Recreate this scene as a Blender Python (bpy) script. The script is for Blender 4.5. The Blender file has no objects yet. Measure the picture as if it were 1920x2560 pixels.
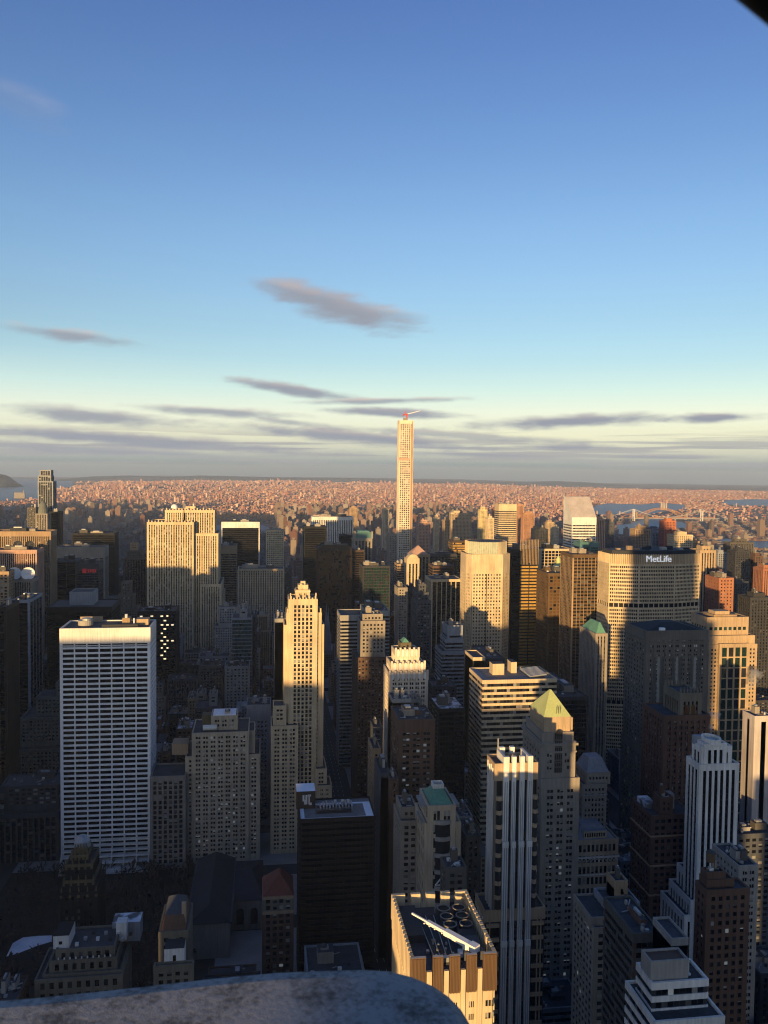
import bpy, bmesh, math, random
from mathutils import Matrix, Vector
C = bpy.context.scene.collection
RND = random.Random(7)
pi = math.pi
# ------------------------------------------------------------------ camera model (photo of 1659 x 2212 reading units)
EYE = Vector((0.0, 0.0, 320.0))
YAW, PITCH, ROLL = math.radians(8.0), math.radians(2.72), math.radians(0.65)
FPX, SC = 2145.0, 1920.0 / 1659.0
_f = Vector((math.sin(YAW) * math.cos(PITCH), math.cos(YAW) * math.cos(PITCH), -math.sin(PITCH)))
_r0 = Vector((math.cos(YAW), -math.sin(YAW), 0.0))
_u0 = _r0.cross(_f)
_r = _r0 * math.cos(ROLL) + _u0 * math.sin(ROLL)
_u = _u0 * math.cos(ROLL) - _r0 * math.sin(ROLL)
def ray(dx, dy):
    return _f + _r * ((dx * SC - 960.0) / FPX) + _u * ((1280.0 - dy * SC) / FPX)
def atY(dx, dy, Y):
    d = ray(dx, dy); t = Y / d.y
    return d.x * t, EYE.z + d.z * t
def atZ(dx, dy, Z):
    d = ray(dx, dy); t = (Z - EYE.z) / d.z
    return d.x * t, d.y * t
def proj(x, y, z):
    v = Vector((x, y, z)) - EYE
    w = v.dot(_f)
    if w < 0.01: return None
    return ((v.dot(_r) / w * FPX + 960) / SC, (1280 - v.dot(_u) / w * FPX) / SC)
def srgb(r, g, b):
    f = lambda c: (c / 255 / 12.92) if c / 255 <= .04045 else ((c / 255 + .055) / 1.055) ** 2.4
    return (f(r), f(g), f(b))
# ------------------------------------------------------------------ materials
MATS = {}
def _new(name):
    m = bpy.data.materials.new(name); m.use_nodes = True
    nt = m.node_tree; b = nt.nodes['Principled BSDF']
    return m, nt, b
def wallmat(name, col, rough=.85, var=.3, scale=.06, bump=0.0, streak=True, spec=.3, metal=0.0):
    """masonry or metal: broad weathering, fine grain and rain streaks that belong to the surface itself"""
    if name in MATS: return MATS[name]
    m, nt, b = _new(name); N = nt.nodes; L = nt.links
    geo = N.new('ShaderNodeNewGeometry')
    n1 = N.new('ShaderNodeTexNoise'); n1.inputs['Scale'].default_value = scale; n1.inputs['Detail'].default_value = 5
    L.new(geo.outputs['Position'], n1.inputs['Vector'])
    mp = N.new('ShaderNodeMapping'); mp.inputs['Scale'].default_value = (1.1, 1.1, .07 if streak else 1.1)
    L.new(geo.outputs['Position'], mp.inputs['Vector'])
    n2 = N.new('ShaderNodeTexNoise'); n2.inputs['Scale'].default_value = .9; n2.inputs['Detail'].default_value = 4
    L.new(mp.outputs[0], n2.inputs['Vector'])
    ad = N.new('ShaderNodeMath'); ad.operation = 'ADD'
    L.new(n1.outputs['Fac'], ad.inputs[0]); L.new(n2.outputs['Fac'], ad.inputs[1])
    mr = N.new('ShaderNodeMapRange'); mr.inputs['From Min'].default_value = .6; mr.inputs['From Max'].default_value = 1.4
    mr.inputs['To Min'].default_value = 1 - var; mr.inputs['To Max'].default_value = 1 + var
    L.new(ad.outputs[0], mr.inputs['Value'])
    mx = N.new('ShaderNodeVectorMath'); mx.operation = 'MULTIPLY'; mx.inputs[0].default_value = col
    L.new(mr.outputs[0], mx.inputs[1])
    L.new(mx.outputs[0], b.inputs['Base Color'])
    b.inputs['Roughness'].default_value = rough; b.inputs['Specular IOR Level'].default_value = spec
    b.inputs['Metallic'].default_value = metal
    if bump:
        bp = N.new('ShaderNodeBump'); bp.inputs['Strength'].default_value = bump; bp.inputs['Distance'].default_value = .3
        L.new(n2.outputs['Fac'], bp.inputs['Height']); L.new(bp.outputs[0], b.inputs['Normal'])
    MATS[name] = m
    return m
def glassmat(name, col, rough=.12, spec=.5, emit=None, estr=0.0):
    if name in MATS: return MATS[name]
    m, nt, b = _new(name); N = nt.nodes; L = nt.links
    geo = N.new('ShaderNodeNewGeometry')
    n1 = N.new('ShaderNodeTexNoise'); n1.inputs['Scale'].default_value = .35; n1.inputs['Detail'].default_value = 2
    L.new(geo.outputs['Position'], n1.inputs['Vector'])
    mr = N.new('ShaderNodeMapRange'); mr.inputs['To Min'].default_value = .5; mr.inputs['To Max'].default_value = 1.5
    L.new(n1.outputs['Fac'], mr.inputs['Value'])
    mx = N.new('ShaderNodeVectorMath'); mx.operation = 'MULTIPLY'; mx.inputs[0].default_value = col
    L.new(mr.outputs[0], mx.inputs[1]); L.new(mx.outputs[0], b.inputs['Base Color'])
    b.inputs['Roughness'].default_value = rough; b.inputs['Specular IOR Level'].default_value = spec
    if emit:
        b.inputs['Emission Color'].default_value = (*emit, 1); b.inputs['Emission Strength'].default_value = estr
    MATS[name] = m
    return m
W = {}
for k, c in dict(
    limestone=(.40, .33, .24), buff=(.36, .265, .17), cream=(.50, .395, .255), tan=(.30, .21, .13), greystone=(.24, .21, .175),
    white=(.60, .585, .555), terracotta=(.56, .48, .38), concrete=(.27, .255, .235), lavender=(.40, .36, .345),
    redbrick=(.20, .075, .048), brownbrick=(.105, .062, .043), rustbrick=(.29, .125, .07), pinkstone=(.40, .25, .19), orangebrick=(.36, .19, .11),
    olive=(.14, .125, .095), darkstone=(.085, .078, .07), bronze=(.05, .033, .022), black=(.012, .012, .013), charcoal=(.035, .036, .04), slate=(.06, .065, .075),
    browncorduroy=(.115, .07, .04), greygreen=(.12, .13, .12), bluegrey=(.22, .235, .26), gold=(.10, .08, .045), duskstone=(.135, .118, .098),
).items():
    W[k] = wallmat('wall_' + k, c)
W['coping'] = wallmat('coping_grey', (.30, .29, .28))
W['tar'] = wallmat('roof_tar', (.055, .055, .06), var=.45, scale=.15, streak=False)
W['gravel'] = wallmat('roof_gravel', (.17, .165, .16), var=.35, scale=.2, streak=False)
W['copper'] = wallmat('green_copper', (.10, .25, .185), rough=.7, var=.3)
W['yellowcopper'] = wallmat('pale_copper', (.40, .45, .19), rough=.7, var=.18)
W['redtile'] = wallmat('red_tile', (.16, .05, .032), var=.3)
W['steel'] = wallmat('galvanised_steel', (.30, .31, .32), rough=.5, metal=.4)
W['darksteel'] = wallmat('dark_steel', (.04, .04, .045), rough=.5, metal=.3)
W['whitepaint'] = wallmat('white_paint', (.74, .72, .68), rough=.5, var=.08)
W['redpaint'] = wallmat('red_paint', (.42, .055, .035), rough=.5, var=.1)
W['wood'] = wallmat('tank_wood', (.11, .07, .045))
W['tealpanel'] = wallmat('teal_panel', (.075, .17, .17), rough=.35, var=.2)
def snowmat():
    """roof with patches of blown snow"""
    m, nt, b = _new('snowy_roof'); N = nt.nodes; L = nt.links
    geo = N.new('ShaderNodeNewGeometry'); n1 = N.new('ShaderNodeTexNoise'); n1.inputs['Scale'].default_value = .13; n1.inputs['Detail'].default_value = 6
    L.new(geo.outputs['Position'], n1.inputs['Vector'])
    cr = N.new('ShaderNodeValToRGB'); cr.color_ramp.elements[0].position = .44; cr.color_ramp.elements[1].position = .58
    cr.color_ramp.elements[0].color = (.10, .10, .105, 1); cr.color_ramp.elements[1].color = (.60, .62, .66, 1)
    L.new(n1.outputs['Fac'], cr.inputs[0]); L.new(cr.outputs[0], b.inputs['Base Color']); b.inputs['Roughness'].default_value = .9
    return m
W['snow'] = snowmat()
W['purewhite'] = wallmat('packed_snow', (.75, .77, .80), var=.15, scale=.1, streak=False)
G = dict(
    dark=glassmat('glass_dark', (.008, .009, .011)), dark2=glassmat('glass_dim', (.02, .022, .026)),
    blind=glassmat('glass_blinds', (.22, .215, .20), rough=.4), shade=glassmat('glass_half_blinds', (.075, .075, .072), rough=.3),
    green=glassmat('glass_green', (.012, .03, .024), rough=.06, spec=.8), teal=glassmat('glass_teal', (.02, .06, .06), rough=.1, spec=.7),
    bronze=glassmat('glass_bronze', (.10, .052, .02), rough=.14, spec=.8), black=glassmat('glass_black', (.004, .004, .005), rough=.05, spec=.5),  # bronze: orange reflections added to the brown base colour
    gold=glassmat('glass_gold_reflection', (.36, .22, .06), rough=.25, spec=.8), blue=glassmat('glass_blue', (.015, .025, .045), rough=.06, spec=.6),  # gold glass: the low sun's reflection put into its colour
    crown=glassmat('glass_crown', (.30, .36, .30), rough=.3, spec=.6),
    lit=glassmat('glass_lit_office', (.3, .28, .22), emit=(1, .82, .55), estr=.55), paleglow=glassmat('glass_pale_glow', (.3, .3, .28), emit=(.85, .95, 1), estr=.05),  # pale panes: sky reflections and blinds put in as a faint glow
    litb=glassmat('glass_lit_bright', (.3, .28, .22), emit=(1, .80, .45), estr=.75),
)
# ------------------------------------------------------------------ mesh builder
class MB:
    def __init__(s): s.v = []; s.f = []; s.m = []; s.mats = []
    def mi(s, mat):
        if mat not in s.mats: s.mats.append(mat)
        return s.mats.index(mat)
    def quad(s, a, b, c, d, mat):
        n = len(s.v); s.v += [a, b, c, d]; s.f.append((n, n + 1, n + 2, n + 3)); s.m.append(s.mi(mat))
    def ngon(s, pts, mat):
        n = len(s.v); s.v += list(pts); s.f.append(tuple(range(n, n + len(pts)))); s.m.append(s.mi(mat))
    def prism(s, poly, z0, z1, mat, top=True, bottom=False, topmat=None, poly1=None):
        """poly counter-clockwise seen from above"""
        q = poly1 or poly; n = len(poly); o = len(s.v); k = s.mi(mat)
        zz0 = z0 if isinstance(z0, (list, tuple)) else [z0] * n
        zz1 = z1 if isinstance(z1, (list, tuple)) else [z1] * n
        s.v += [(p[0], p[1], zz0[i]) for i, p in enumerate(poly)] + [(p[0], p[1], zz1[i]) for i, p in enumerate(q)]
        for i in range(n):
            j = (i + 1) % n; s.f.append((o + i, o + j, o + n + j, o + n + i)); s.m.append(k)
        if top: s.f.append(tuple(range(o + n, o + 2 * n))); s.m.append(s.mi(topmat or mat))
        if bottom: s.f.append(tuple(range(o + n - 1, o - 1, -1))); s.m.append(k)
    def box(s, x0, x1, y0, y1, z0, z1, mat, topmat=None, bottom=False):
        s.prism([(x0, y0), (x1, y0), (x1, y1), (x0, y1)], z0, z1, mat, topmat=topmat, bottom=bottom)
    def ring(s, poly, dout, din, z0, z1, mat, inner=True):
        a = offs(poly, dout); b = offs(poly, -din); n = len(poly); o = len(s.v); k = s.mi(mat)
        s.v += [(p[0], p[1], z0) for p in a] + [(p[0], p[1], z1) for p in a] + [(p[0], p[1], z1) for p in b] + [(p[0], p[1], z0) for p in b]
        for i in range(n):
            j = (i + 1) % n
            s.f.append((o + i, o + j, o + n + j, o + n + i)); s.f.append((o + n + i, o + n + j, o + 2 * n + j, o + 2 * n + i))
            s.f.append((o + 3 * n + i, o + 3 * n + j, o + j, o + i)); s.m += [k] * 3
            if inner: s.f.append((o + 2 * n + i, o + 2 * n + j, o + 3 * n + j, o + 3 * n + i)); s.m.append(k)
    def tube(s, a, b, r, mat, n=6, r1=None):
        a = Vector(a); b = Vector(b); d = (b - a).normalized(); r1 = r if r1 is None else r1
        t = Vector((0, 0, 1)) if abs(d.z) < .9 else Vector((1, 0, 0)); u = d.cross(t).normalized(); w = d.cross(u)
        o = len(s.v); k = s.mi(mat)
        for p, rr in ((a, r), (b, r1)):
            for i in range(n):
                q = 2 * pi * i / n; s.v.append(tuple(p + u * (rr * math.cos(q)) + w * (rr * math.sin(q))))
        for i in range(n):
            j = (i + 1) % n; s.f.append((o + i, o + n + i, o + n + j, o + j)); s.m.append(k)
        s.f.append(tuple(range(o, o + n))); s.f.append(tuple(range(o + 2 * n - 1, o + n - 1, -1))); s.m += [k, k]
    def cyl(s, x, y, z0, z1, r, mat, n=16, r1=None, cone=0.0, topmat=None):
        P = [(x + r * math.cos(2 * pi * i / n), y + r * math.sin(2 * pi * i / n)) for i in range(n)]
        rr = r if r1 is None else r1
        Q = [(x + rr * math.cos(2 * pi * i / n), y + rr * math.sin(2 * pi * i / n)) for i in range(n)]
        s.prism(P, z0, z1, mat, poly1=Q, topmat=topmat)
        if cone:
            Q2 = [(x + .05 * math.cos(2 * pi * i / n), y + .05 * math.sin(2 * pi * i / n)) for i in range(n)]
            P2 = [(x + rr * 1.06 * math.cos(2 * pi * i / n), y + rr * 1.06 * math.sin(2 * pi * i / n)) for i in range(n)]
            s.prism(P2, z1 + .01, z1 + cone, topmat or mat, poly1=Q2)
    def lathe(s, x, y, prof, mat, n=16, a0=0.0):
        """prof: (radius, z) from bottom to top"""
        for (r0, z0), (r1, z1) in zip(prof, prof[1:]):
            P = [(x + r0 * math.cos(a0 + 2 * pi * i / n), y + r0 * math.sin(a0 + 2 * pi * i / n)) for i in range(n)]
            Q = [(x + r1 * math.cos(a0 + 2 * pi * i / n), y + r1 * math.sin(a0 + 2 * pi * i / n)) for i in range(n)]
            s.prism(P, z0, z1, mat, poly1=Q, top=False)
    def build(s, name, parent=None, origin=(0, 0, 0), smooth=False):
        if not s.f: return None
        me = bpy.data.meshes.new(name)
        ox, oy, oz = origin
        me.from_pydata([(v[0] - ox, v[1] - oy, v[2] - oz) for v in s.v], [], s.f)
        for m in s.mats: me.materials.append(m)
        me.polygons.foreach_set('material_index', s.m)
        if smooth: me.polygons.foreach_set('use_smooth', [True] * len(s.f))
        me.update()
        ob = bpy.data.objects.new(name, me); C.objects.link(ob)
        if parent is not None: ob.parent = parent
        else: ob.location = origin
        return ob
def build_each(mb, name, parent, origin):
    """every separate solid of the builder becomes an object of its own"""
    root = list(range(len(mb.v)))
    def find(i):
        while root[i] != i: root[i] = root[root[i]]; i = root[i]
        return i
    for f in mb.f:
        for q in f[1:]: root[find(q)] = find(f[0])
    grp = {}
    for f, k in zip(mb.f, mb.m): grp.setdefault(find(f[0]), []).append((f, k))
    for fs in grp.values():
        o = MB(); o.mats = list(mb.mats); mp = {}
        for f, k in fs:
            for q in f:
                if q not in mp: mp[q] = len(o.v); o.v.append(mb.v[q])
            o.f.append(tuple(mp[q] for q in f)); o.m.append(k)
        o.build(name, parent, origin)
def offs(poly, d):
    n = len(poly); out = []
    for i in range(n):
        p0, p, p2 = poly[i - 1], poly[i], poly[(i + 1) % n]
        e1 = Vector((p[0] - p0[0], p[1] - p0[1])).normalized(); e2 = Vector((p2[0] - p[0], p2[1] - p[1])).normalized()
        n1 = Vector((e1.y, -e1.x)); n2 = Vector((e2.y, -e2.x)); m = n1 + n2
        q = max(.25, m.dot(n1)); m = m * (d / q) if m.length > 1e-6 else n1 * d
        out.append((p[0] + m.x, p[1] + m.y))
    return out
def rect(x0, x1, y0, y1): return [(x0, y0), (x1, y0), (x1, y1), (x0, y1)]
def octa(x0, x1, y0, y1, cx, cy): return [(x0 + cx, y0), (x1 - cx, y0), (x1, y0 + cy), (x1, y1 - cy), (x1 - cx, y1), (x0 + cx, y1), (x0, y1 - cy), (x0, y0 + cy)]
def empty(name, loc):
    o = bpy.data.objects.new(name, None); C.objects.link(o); o.location = loc; o.empty_display_size = 1
    return o
def tag(o, label=None, cat=None, group=None, kind=None):
    if label: o['label'] = label
    if cat: o['category'] = cat
    if group: o['group'] = group
    if kind: o['kind'] = kind
    return o
# ------------------------------------------------------------------ facades and towers
MIX = dict(
    dark=[('dark', .6), ('dark2', .28), ('shade', .12)], office=[('dark', .46), ('dark2', .2), ('shade', .16), ('blind', .18)],
    old=[('dark', .42), ('dark2', .2), ('shade', .16), ('blind', .22)], black=[('black', .9), ('dark', .1)], green=[('green', .7), ('dark2', .3)],
    teal=[('teal', .6), ('green', .4)], bronze=[('bronze', .75), ('dark', .25)], gold=[('gold', .8), ('dark', .2)], blue=[('blue', .7), ('dark', .3)],
    glowsome=[('dark', .60), ('dark2', .2), ('shade', .1), ('blind', .06), ('paleglow', .04)], bright=[('dark', .44), ('paleglow', .12), ('blind', .22), ('dark2', .22)], crown=[('crown', 1)],
)
def pick(mix, rnd):
    q = rnd.random(); a = 0
    for k, w in MIX[mix]:
        a += w
        if q <= a: return G[k]
    return G[MIX[mix][0][0]]
def st(bay=3.2, fl=3.7, pier=1.5, sp=1.6, rp=.3, rs=.22, fascia=2.2, core='limestone', pm=None, sm=None, mix='old', split=1, gap=.35, corner=1.2, base=0.0, roof='tar', fm=None):
    return dict(bay=bay, fl=fl, pier=pier, sp=sp, rp=rp, rs=rs, fascia=fascia, core=core, pm=pm or core, sm=sm or core, mix=mix, split=split, gap=gap, corner=corner, base=base, roof=roof, fm=fm or core)
QUADS = {}
def pane_mesh(w, h, mat, drawn=0):
    k = (round(w, 2), round(h, 2), mat.name, drawn)
    if k not in QUADS:
        me = bpy.data.meshes.new('window'); w2 = k[0] / 2; h2 = k[1] / 2
        if drawn:      # blind pulled part of the way down
            zm = h2 - k[1] * drawn; me.from_pydata([(-w2, 0, -h2), (w2, 0, -h2), (w2, 0, zm), (-w2, 0, zm), (w2, 0, h2), (-w2, 0, h2)], [], [(0, 1, 2, 3), (3, 2, 4, 5)]); me.materials.append(G['dark']); me.materials.append(mat); me.polygons[1].material_index = 1; me.update()
        else: me.from_pydata([(-w2, 0, -h2), (w2, 0, -h2), (w2, 0, h2), (-w2, 0, h2)], [], [(0, 1, 2, 3)]); me.materials.append(mat); me.update()
        QUADS[k] = me
    return QUADS[k]
def facade(wall, panes, poly, z0, z1, s, rnd, faces=None):
    """wall: MB for masonry; panes: list that receives (edge, bay, floor, p_left, along, normal, w, zlo, zhi, material)"""
    n = len(poly); zt = z1 - s['fascia']
    rooflev = z1 - .9
    wall.prism(poly, z0, rooflev, W[s['core']], top=False)
    wall.ring(poly, max(s['rp'], s['rs']) + .06, .45, zt, z1, W[s['fm']])
    fl = s['fl']; nf = max(0, int((zt - z0 - s['base'] + 1e-6) / fl))
    if s['rs'] > 0:
        for j in range(nf):
            a = zt - (j + 1) * fl; wall.ring(poly, s['rs'], .05, a, a + s['sp'], W[s['sm']], inner=False)
    for e in range(n):
        p0 = Vector(poly[e]); p1 = Vector(poly[(e + 1) % n]); d = p1 - p0; L = d.length
        if L < 1.5: continue
        d /= L; nn = Vector((d.y, -d.x)); mid = (p0 + p1) / 2
        toc = Vector((EYE.x, EYE.y)) - mid
        vis = nn.dot(toc.normalized())
        if faces is None and vis < -.12 and nn.y > -.3: continue
        if nn.y > .5: continue
        c = min(s['corner'], L * .3); U = L - 2 * c; nb = max(1, round(U / s['bay'])); bw = U / nb
        if s['rp'] > 0 and s['pier'] > 0:
            for i in range(0, nb + 1):
                x = c + i * bw; lo = max(x - s['pier'] / 2, .02); hi = min(x + s['pier'] / 2, L - .02)
                if i == 0: lo = .0 - 0
                if i == nb: hi = L
                q = []
                for (t, o) in ((lo, -.02), (lo, s['rp']), (hi, s['rp']), (hi, -.02)):
                    if i == 0 and t == lo and o > 0:
                        v = Vector(offs(poly, s['rp'])[e]); q.append((v.x, v.y)); continue
                    if i == nb and t == hi and o > 0:
                        v = Vector(offs(poly, s['rp'])[(e + 1) % n]); q.append((v.x, v.y)); continue
                    v = p0 + d * t + nn * o; q.append((v.x, v.y))
                wall.prism(q, z0, zt + .3, W[s['pm']], top=False)
        for j in range(nf):
            zhi = zt - j * fl; zlo = zhi - (fl - s['sp'])
            for i in range(nb):
                x0 = c + i * bw + s['pier'] / 2; w = bw - s['pier']
                k = s['split']; ww = (w - s['gap'] * (k - 1)) / k
                if ww < .2: continue
                for q in range(k):
                    panes.append((e, i, j, p0 + d * (x0 + q * (ww + s['gap'])) + nn * .03, d, nn, ww, zlo, zhi, pick(s['mix'], rnd)))
def put_panes(panes, parent, org, mode):
    ox, oy = org
    def drawn(p):
        if p[9].name not in ('glass_blinds', 'glass_half_blinds', 'glass_pale_glow'): return 0
        return (.3, .45, .6, .8, 0)[(p[1] * 7 + p[2] * 13 + p[0] * 5 + (p[1] * p[2]) % 11) % 5]
    def quad(mb, p):
        e, i, j, a, d, nn, w, zl, zh, m = p; b = a + d * w; dr = drawn(p)
        if dr:
            zm = zh - (zh - zl) * dr; mb.quad((a.x, a.y, zl), (b.x, b.y, zl), (b.x, b.y, zm), (a.x, a.y, zm), G['dark']); zl = zm
        mb.quad((a.x, a.y, zl), (b.x, b.y, zl), (b.x, b.y, zh), (a.x, a.y, zh), m)
    if mode == 'window':
        def key(p):
            e, i, j, a, d, nn, w, zl, zh, m = p
            q = proj(a.x, a.y, zl)
            inside = q is not None and -5 < q[0] < 1664 and q[1] < 2212
            to = (Vector((EYE.x, EYE.y)) - a); D = to.length
            return -(w * (zh - zl) * max(0, nn.dot(to) / D) / D / D) * (1 if inside else .01) * (1.2 if nn.y < -.5 else 1) - zl * 1e-9
        panes = sorted(panes, key=key)
        for p in panes[:100]:
            e, i, j, a, d, nn, w, zl, zh, m = p
            o = bpy.data.objects.new('window', pane_mesh(w, zh - zl, m, drawn(p))); C.objects.link(o); o.parent = parent
            c = a + d * (w / 2); o.location = (c.x - ox, c.y - oy, (zl + zh) / 2); o.rotation_euler = (0, 0, math.atan2(d.y, d.x))
        rest = panes[100:]
        if rest:
            mb = MB()
            for p in rest: quad(mb, p)
            tag(mb.build('window_rows', parent, (ox, oy, 0)), kind='stuff')
    elif mode in ('band', 'strip'):
        grp = {}
        for p in panes: grp.setdefault((round(p[8], 1), p[0]) if mode == 'band' else (p[0], p[1], round(p[3].x, 0)), []).append(p)
        rows = sorted(grp.values(), key=lambda r: -r[0][8])
        for r in rows[:100]:
            mb = MB(); e, i, j, a, d, nn, w, zl, zh, m = r[0]
            if mode == 'strip':      # one continuous strip of panes, the spandrels stand in front of it
                r = sorted(r, key=lambda p: p[7]); zs = [p[7] for p in r] + [r[-1][8]]; b = a + d * w
                for z in zs: mb.v += [(a.x, a.y, z), (b.x, b.y, z)]
                for k, p in enumerate(r): mb.f.append((2 * k, 2 * k + 1, 2 * k + 3, 2 * k + 2)); mb.m.append(mb.mi(p[9]))
            else:
                r = sorted(r, key=lambda p: p[3].dot(d)); xs = [p[3] for p in r] + [r[-1][3] + d * r[-1][6]]
                for q in xs: mb.v += [(q.x, q.y, zl), (q.x, q.y, zh)]
                for k, p in enumerate(r): mb.f.append((2 * k, 2 * k + 2, 2 * k + 3, 2 * k + 1)); mb.m.append(mb.mi(p[9]))
            mb.build('window_band' if mode == 'band' else 'window_strip', parent, (ox, oy, 0))
        if rows[100:]:
            mb = MB()
            for r in rows[100:]:
                for p in r: quad(mb, p)
            tag(mb.build('window_rows', parent, (ox, oy, 0)), kind='stuff')
    else:
        mb = MB()
        for p in panes: quad(mb, p)
        mb.build('glazing', parent, (ox, oy, 0))
HERO = []      # (label noun, root, bbox) used to describe the smaller buildings beside them
FOOT = []      # footprints already built on
def tower(name, label, tiers, s, mode=None, cat='building', group=None, roofbits=2, tank=None, seed=None, extra=None, foot=True, nick=None):
    """tiers: (polygon or (x0,x1,y0,y1), z0, z1[, style])"""
    T = []
    for t in tiers:
        p = t[0]; p = rect(*p) if not isinstance(p[0], tuple) else p
        T.append((p, t[1], t[2], t[3] if len(t) > 3 and t[3] else s))
    xs = [q[0] for t in T for q in t[0]]; ys = [q[1] for t in T for q in t[0]]
    bx = (min(xs), max(xs), min(ys), max(ys)); ox, oy = (bx[0] + bx[1]) / 2, (bx[2] + bx[3]) / 2
    rnd = random.Random(seed if seed is not None else int(abs(ox * 13.7 + oy * 7.1)) + len(T))
    root = empty(name, (ox, oy, 0)); tag(root, label, cat, group)
    wall = MB(); panes = []
    for p, z0, z1, ss in T:
        facade(wall, panes, p, z0, z1, ss, rnd)
        roof = MB(); roof.ngon([(q[0], q[1], z1 - .9) for q in p], W[ss['roof']]); roof.build('roof', root, (ox, oy, 0))
    wall.build('wall', root, (ox, oy, 0))
    put_panes(panes, root, (ox, oy), mode)
    p, z0, z1, ss = T[-1]
    X0, X1, Y0, Y1 = min(q[0] for q in p), max(q[0] for q in p), min(q[1] for q in p), max(q[1] for q in p)
    w, d = X1 - X0, Y1 - Y0
    for k in range(roofbits):
        bw, bd, bh = w * rnd.uniform(.14, .36), d * rnd.uniform(.2, .42), rnd.uniform(2.5, 6.5)
        fx = X0 + 1.5 + (w - bw - 3) * ((k + rnd.uniform(.1, .8)) / max(1, roofbits)); fy = Y0 + 1.5 + (d - bd - 3) * rnd.uniform(.25, .95)
        b = MB(); b.box(fx, fx + bw, fy, fy + bd, z1 - .95, z1 - .9 + bh, W[rnd.choice([ss['core'], 'concrete', 'greystone', 'darkstone'])], topmat=W['tar'])
        bo = b.build('bulkhead', root, (ox, oy, 0)); b = MB()
        b.box(fx + bw * .2, fx + bw * .7, fy + bd * .25, fy + bd * .7, z1 - .9 + bh, z1 + .2 + bh, W['steel']); b.build('roof_duct', bo, (ox, oy, 0))
    if roofbits and w > 8 and bx[2] < 1100:
        for k in range((5 if bx[2] < 750 else 2) + roofbits * 3):
            b = MB()
            x = rnd.uniform(X0 + 1.5, X1 - 3); y = rnd.uniform(Y0 + 1.2, Y0 + d * .8); h = rnd.uniform(.6, 1.8)
            b.box(x, x + rnd.uniform(.8, 2.4), y, y + rnd.uniform(.8, 2), z1 - .88, z1 - .9 + h, W[rnd.choice(['steel', 'concrete', 'darksteel', 'white', 'tan'])]) if k % 3 else (b.cyl(x, y, z1 - .9, z1 - .3 + h, rnd.uniform(.35, .9), W['steel'], 10) if k % 2 else b.tube((x, y, z1 - .5), (min(X1 - 1, x + rnd.uniform(2, 6)), min(Y1 - 1, y + rnd.uniform(0, 5)), z1 - .5), .28, W['steel'], 6))
            b.build('roof_vent', root, (ox, oy, 0))
    if tank:
        for k in range(tank):
            x, y = rnd.uniform(X0 + w * .2, X1 - w * .2), rnd.uniform(Y0 + d * .3, Y1 - d * .2); b = MB()
            for q in range(4): b.tube((x + (q % 2 - .5) * 2.4, y + (q // 2 - .5) * 2.4, z1 - .9), (x + (q % 2 - .5) * 2.4, y + (q // 2 - .5) * 2.4, z1 + 3.2), .14, W['darksteel'], 5)
            fr = b; b = MB(); b.cyl(x, y, z1 + 3.2, z1 + 7.2, 1.9, W['wood'], 12, cone=1.5, topmat=W['tar']); fr.build('tank_legs', b.build('water_tank', root, (ox, oy, 0)), (ox, oy, 0))
    if extra: extra(root, (ox, oy, 0))
    if foot: FOOT.append(bx)
    HERO.append((nick, root, bx, T[-1][2]))
    return root
def face(xl, xr, top, Y):
    a = atY(xl, top, Y); b = atY(xr, top, Y); return a[0], b[0], (a[1] + b[1]) / 2
def ztop(dx, dy, Y): return atY(dx, dy, Y)[1]
# ------------------------------------------------------------------ render settings, camera, sun
sc = bpy.context.scene
sc.view_settings.view_transform = 'Standard'; sc.view_settings.look = 'None'; sc.view_settings.gamma = 1.0
sc.view_settings.exposure = 0.9
sc.render.engine = 'CYCLES'
sc.cycles.use_denoising = True; sc.cycles.pixel_filter_type = 'BLACKMAN_HARRIS'; sc.cycles.filter_width = 1.15
sc.cycles.max_bounces = 6; sc.cycles.diffuse_bounces = 4; sc.cycles.glossy_bounces = 2; sc.cycles.volume_bounces = 0
sc.cycles.caustics_reflective = False; sc.cycles.caustics_refractive = False
cam = bpy.data.cameras.new('camera'); co = bpy.data.objects.new('camera', cam); C.objects.link(co); sc.camera = co
co.matrix_world = Matrix(((_r.x, _u.x, -_f.x, EYE.x), (_r.y, _u.y, -_f.y, EYE.y), (_r.z, _u.z, -_f.z, EYE.z), (0, 0, 0, 1)))
cam.sensor_fit = 'HORIZONTAL'; cam.sensor_width = 36; cam.lens = FPX / 1920 * 36
cam.clip_start = .05; cam.clip_end = 200000
cam.dof.use_dof = True; cam.dof.focus_distance = 900; cam.dof.aperture_fstop = 21
SUN_AZ, SUN_EL = math.radians(205.1), math.radians(3.2)
sl = bpy.data.lights.new('sun', 'SUN'); sl.energy = 5.0; sl.angle = math.radians(.55); sl.color = (1, .645, .262)
so = bpy.data.objects.new('sun', sl); C.objects.link(so)
sdir = Vector((math.sin(SUN_AZ) * math.cos(SUN_EL), math.cos(SUN_AZ) * math.cos(SUN_EL), math.sin(SUN_EL)))
so.rotation_euler = sdir.to_track_quat('Z', 'Y').to_euler(); so.location = (0, -300, 600)
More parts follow.
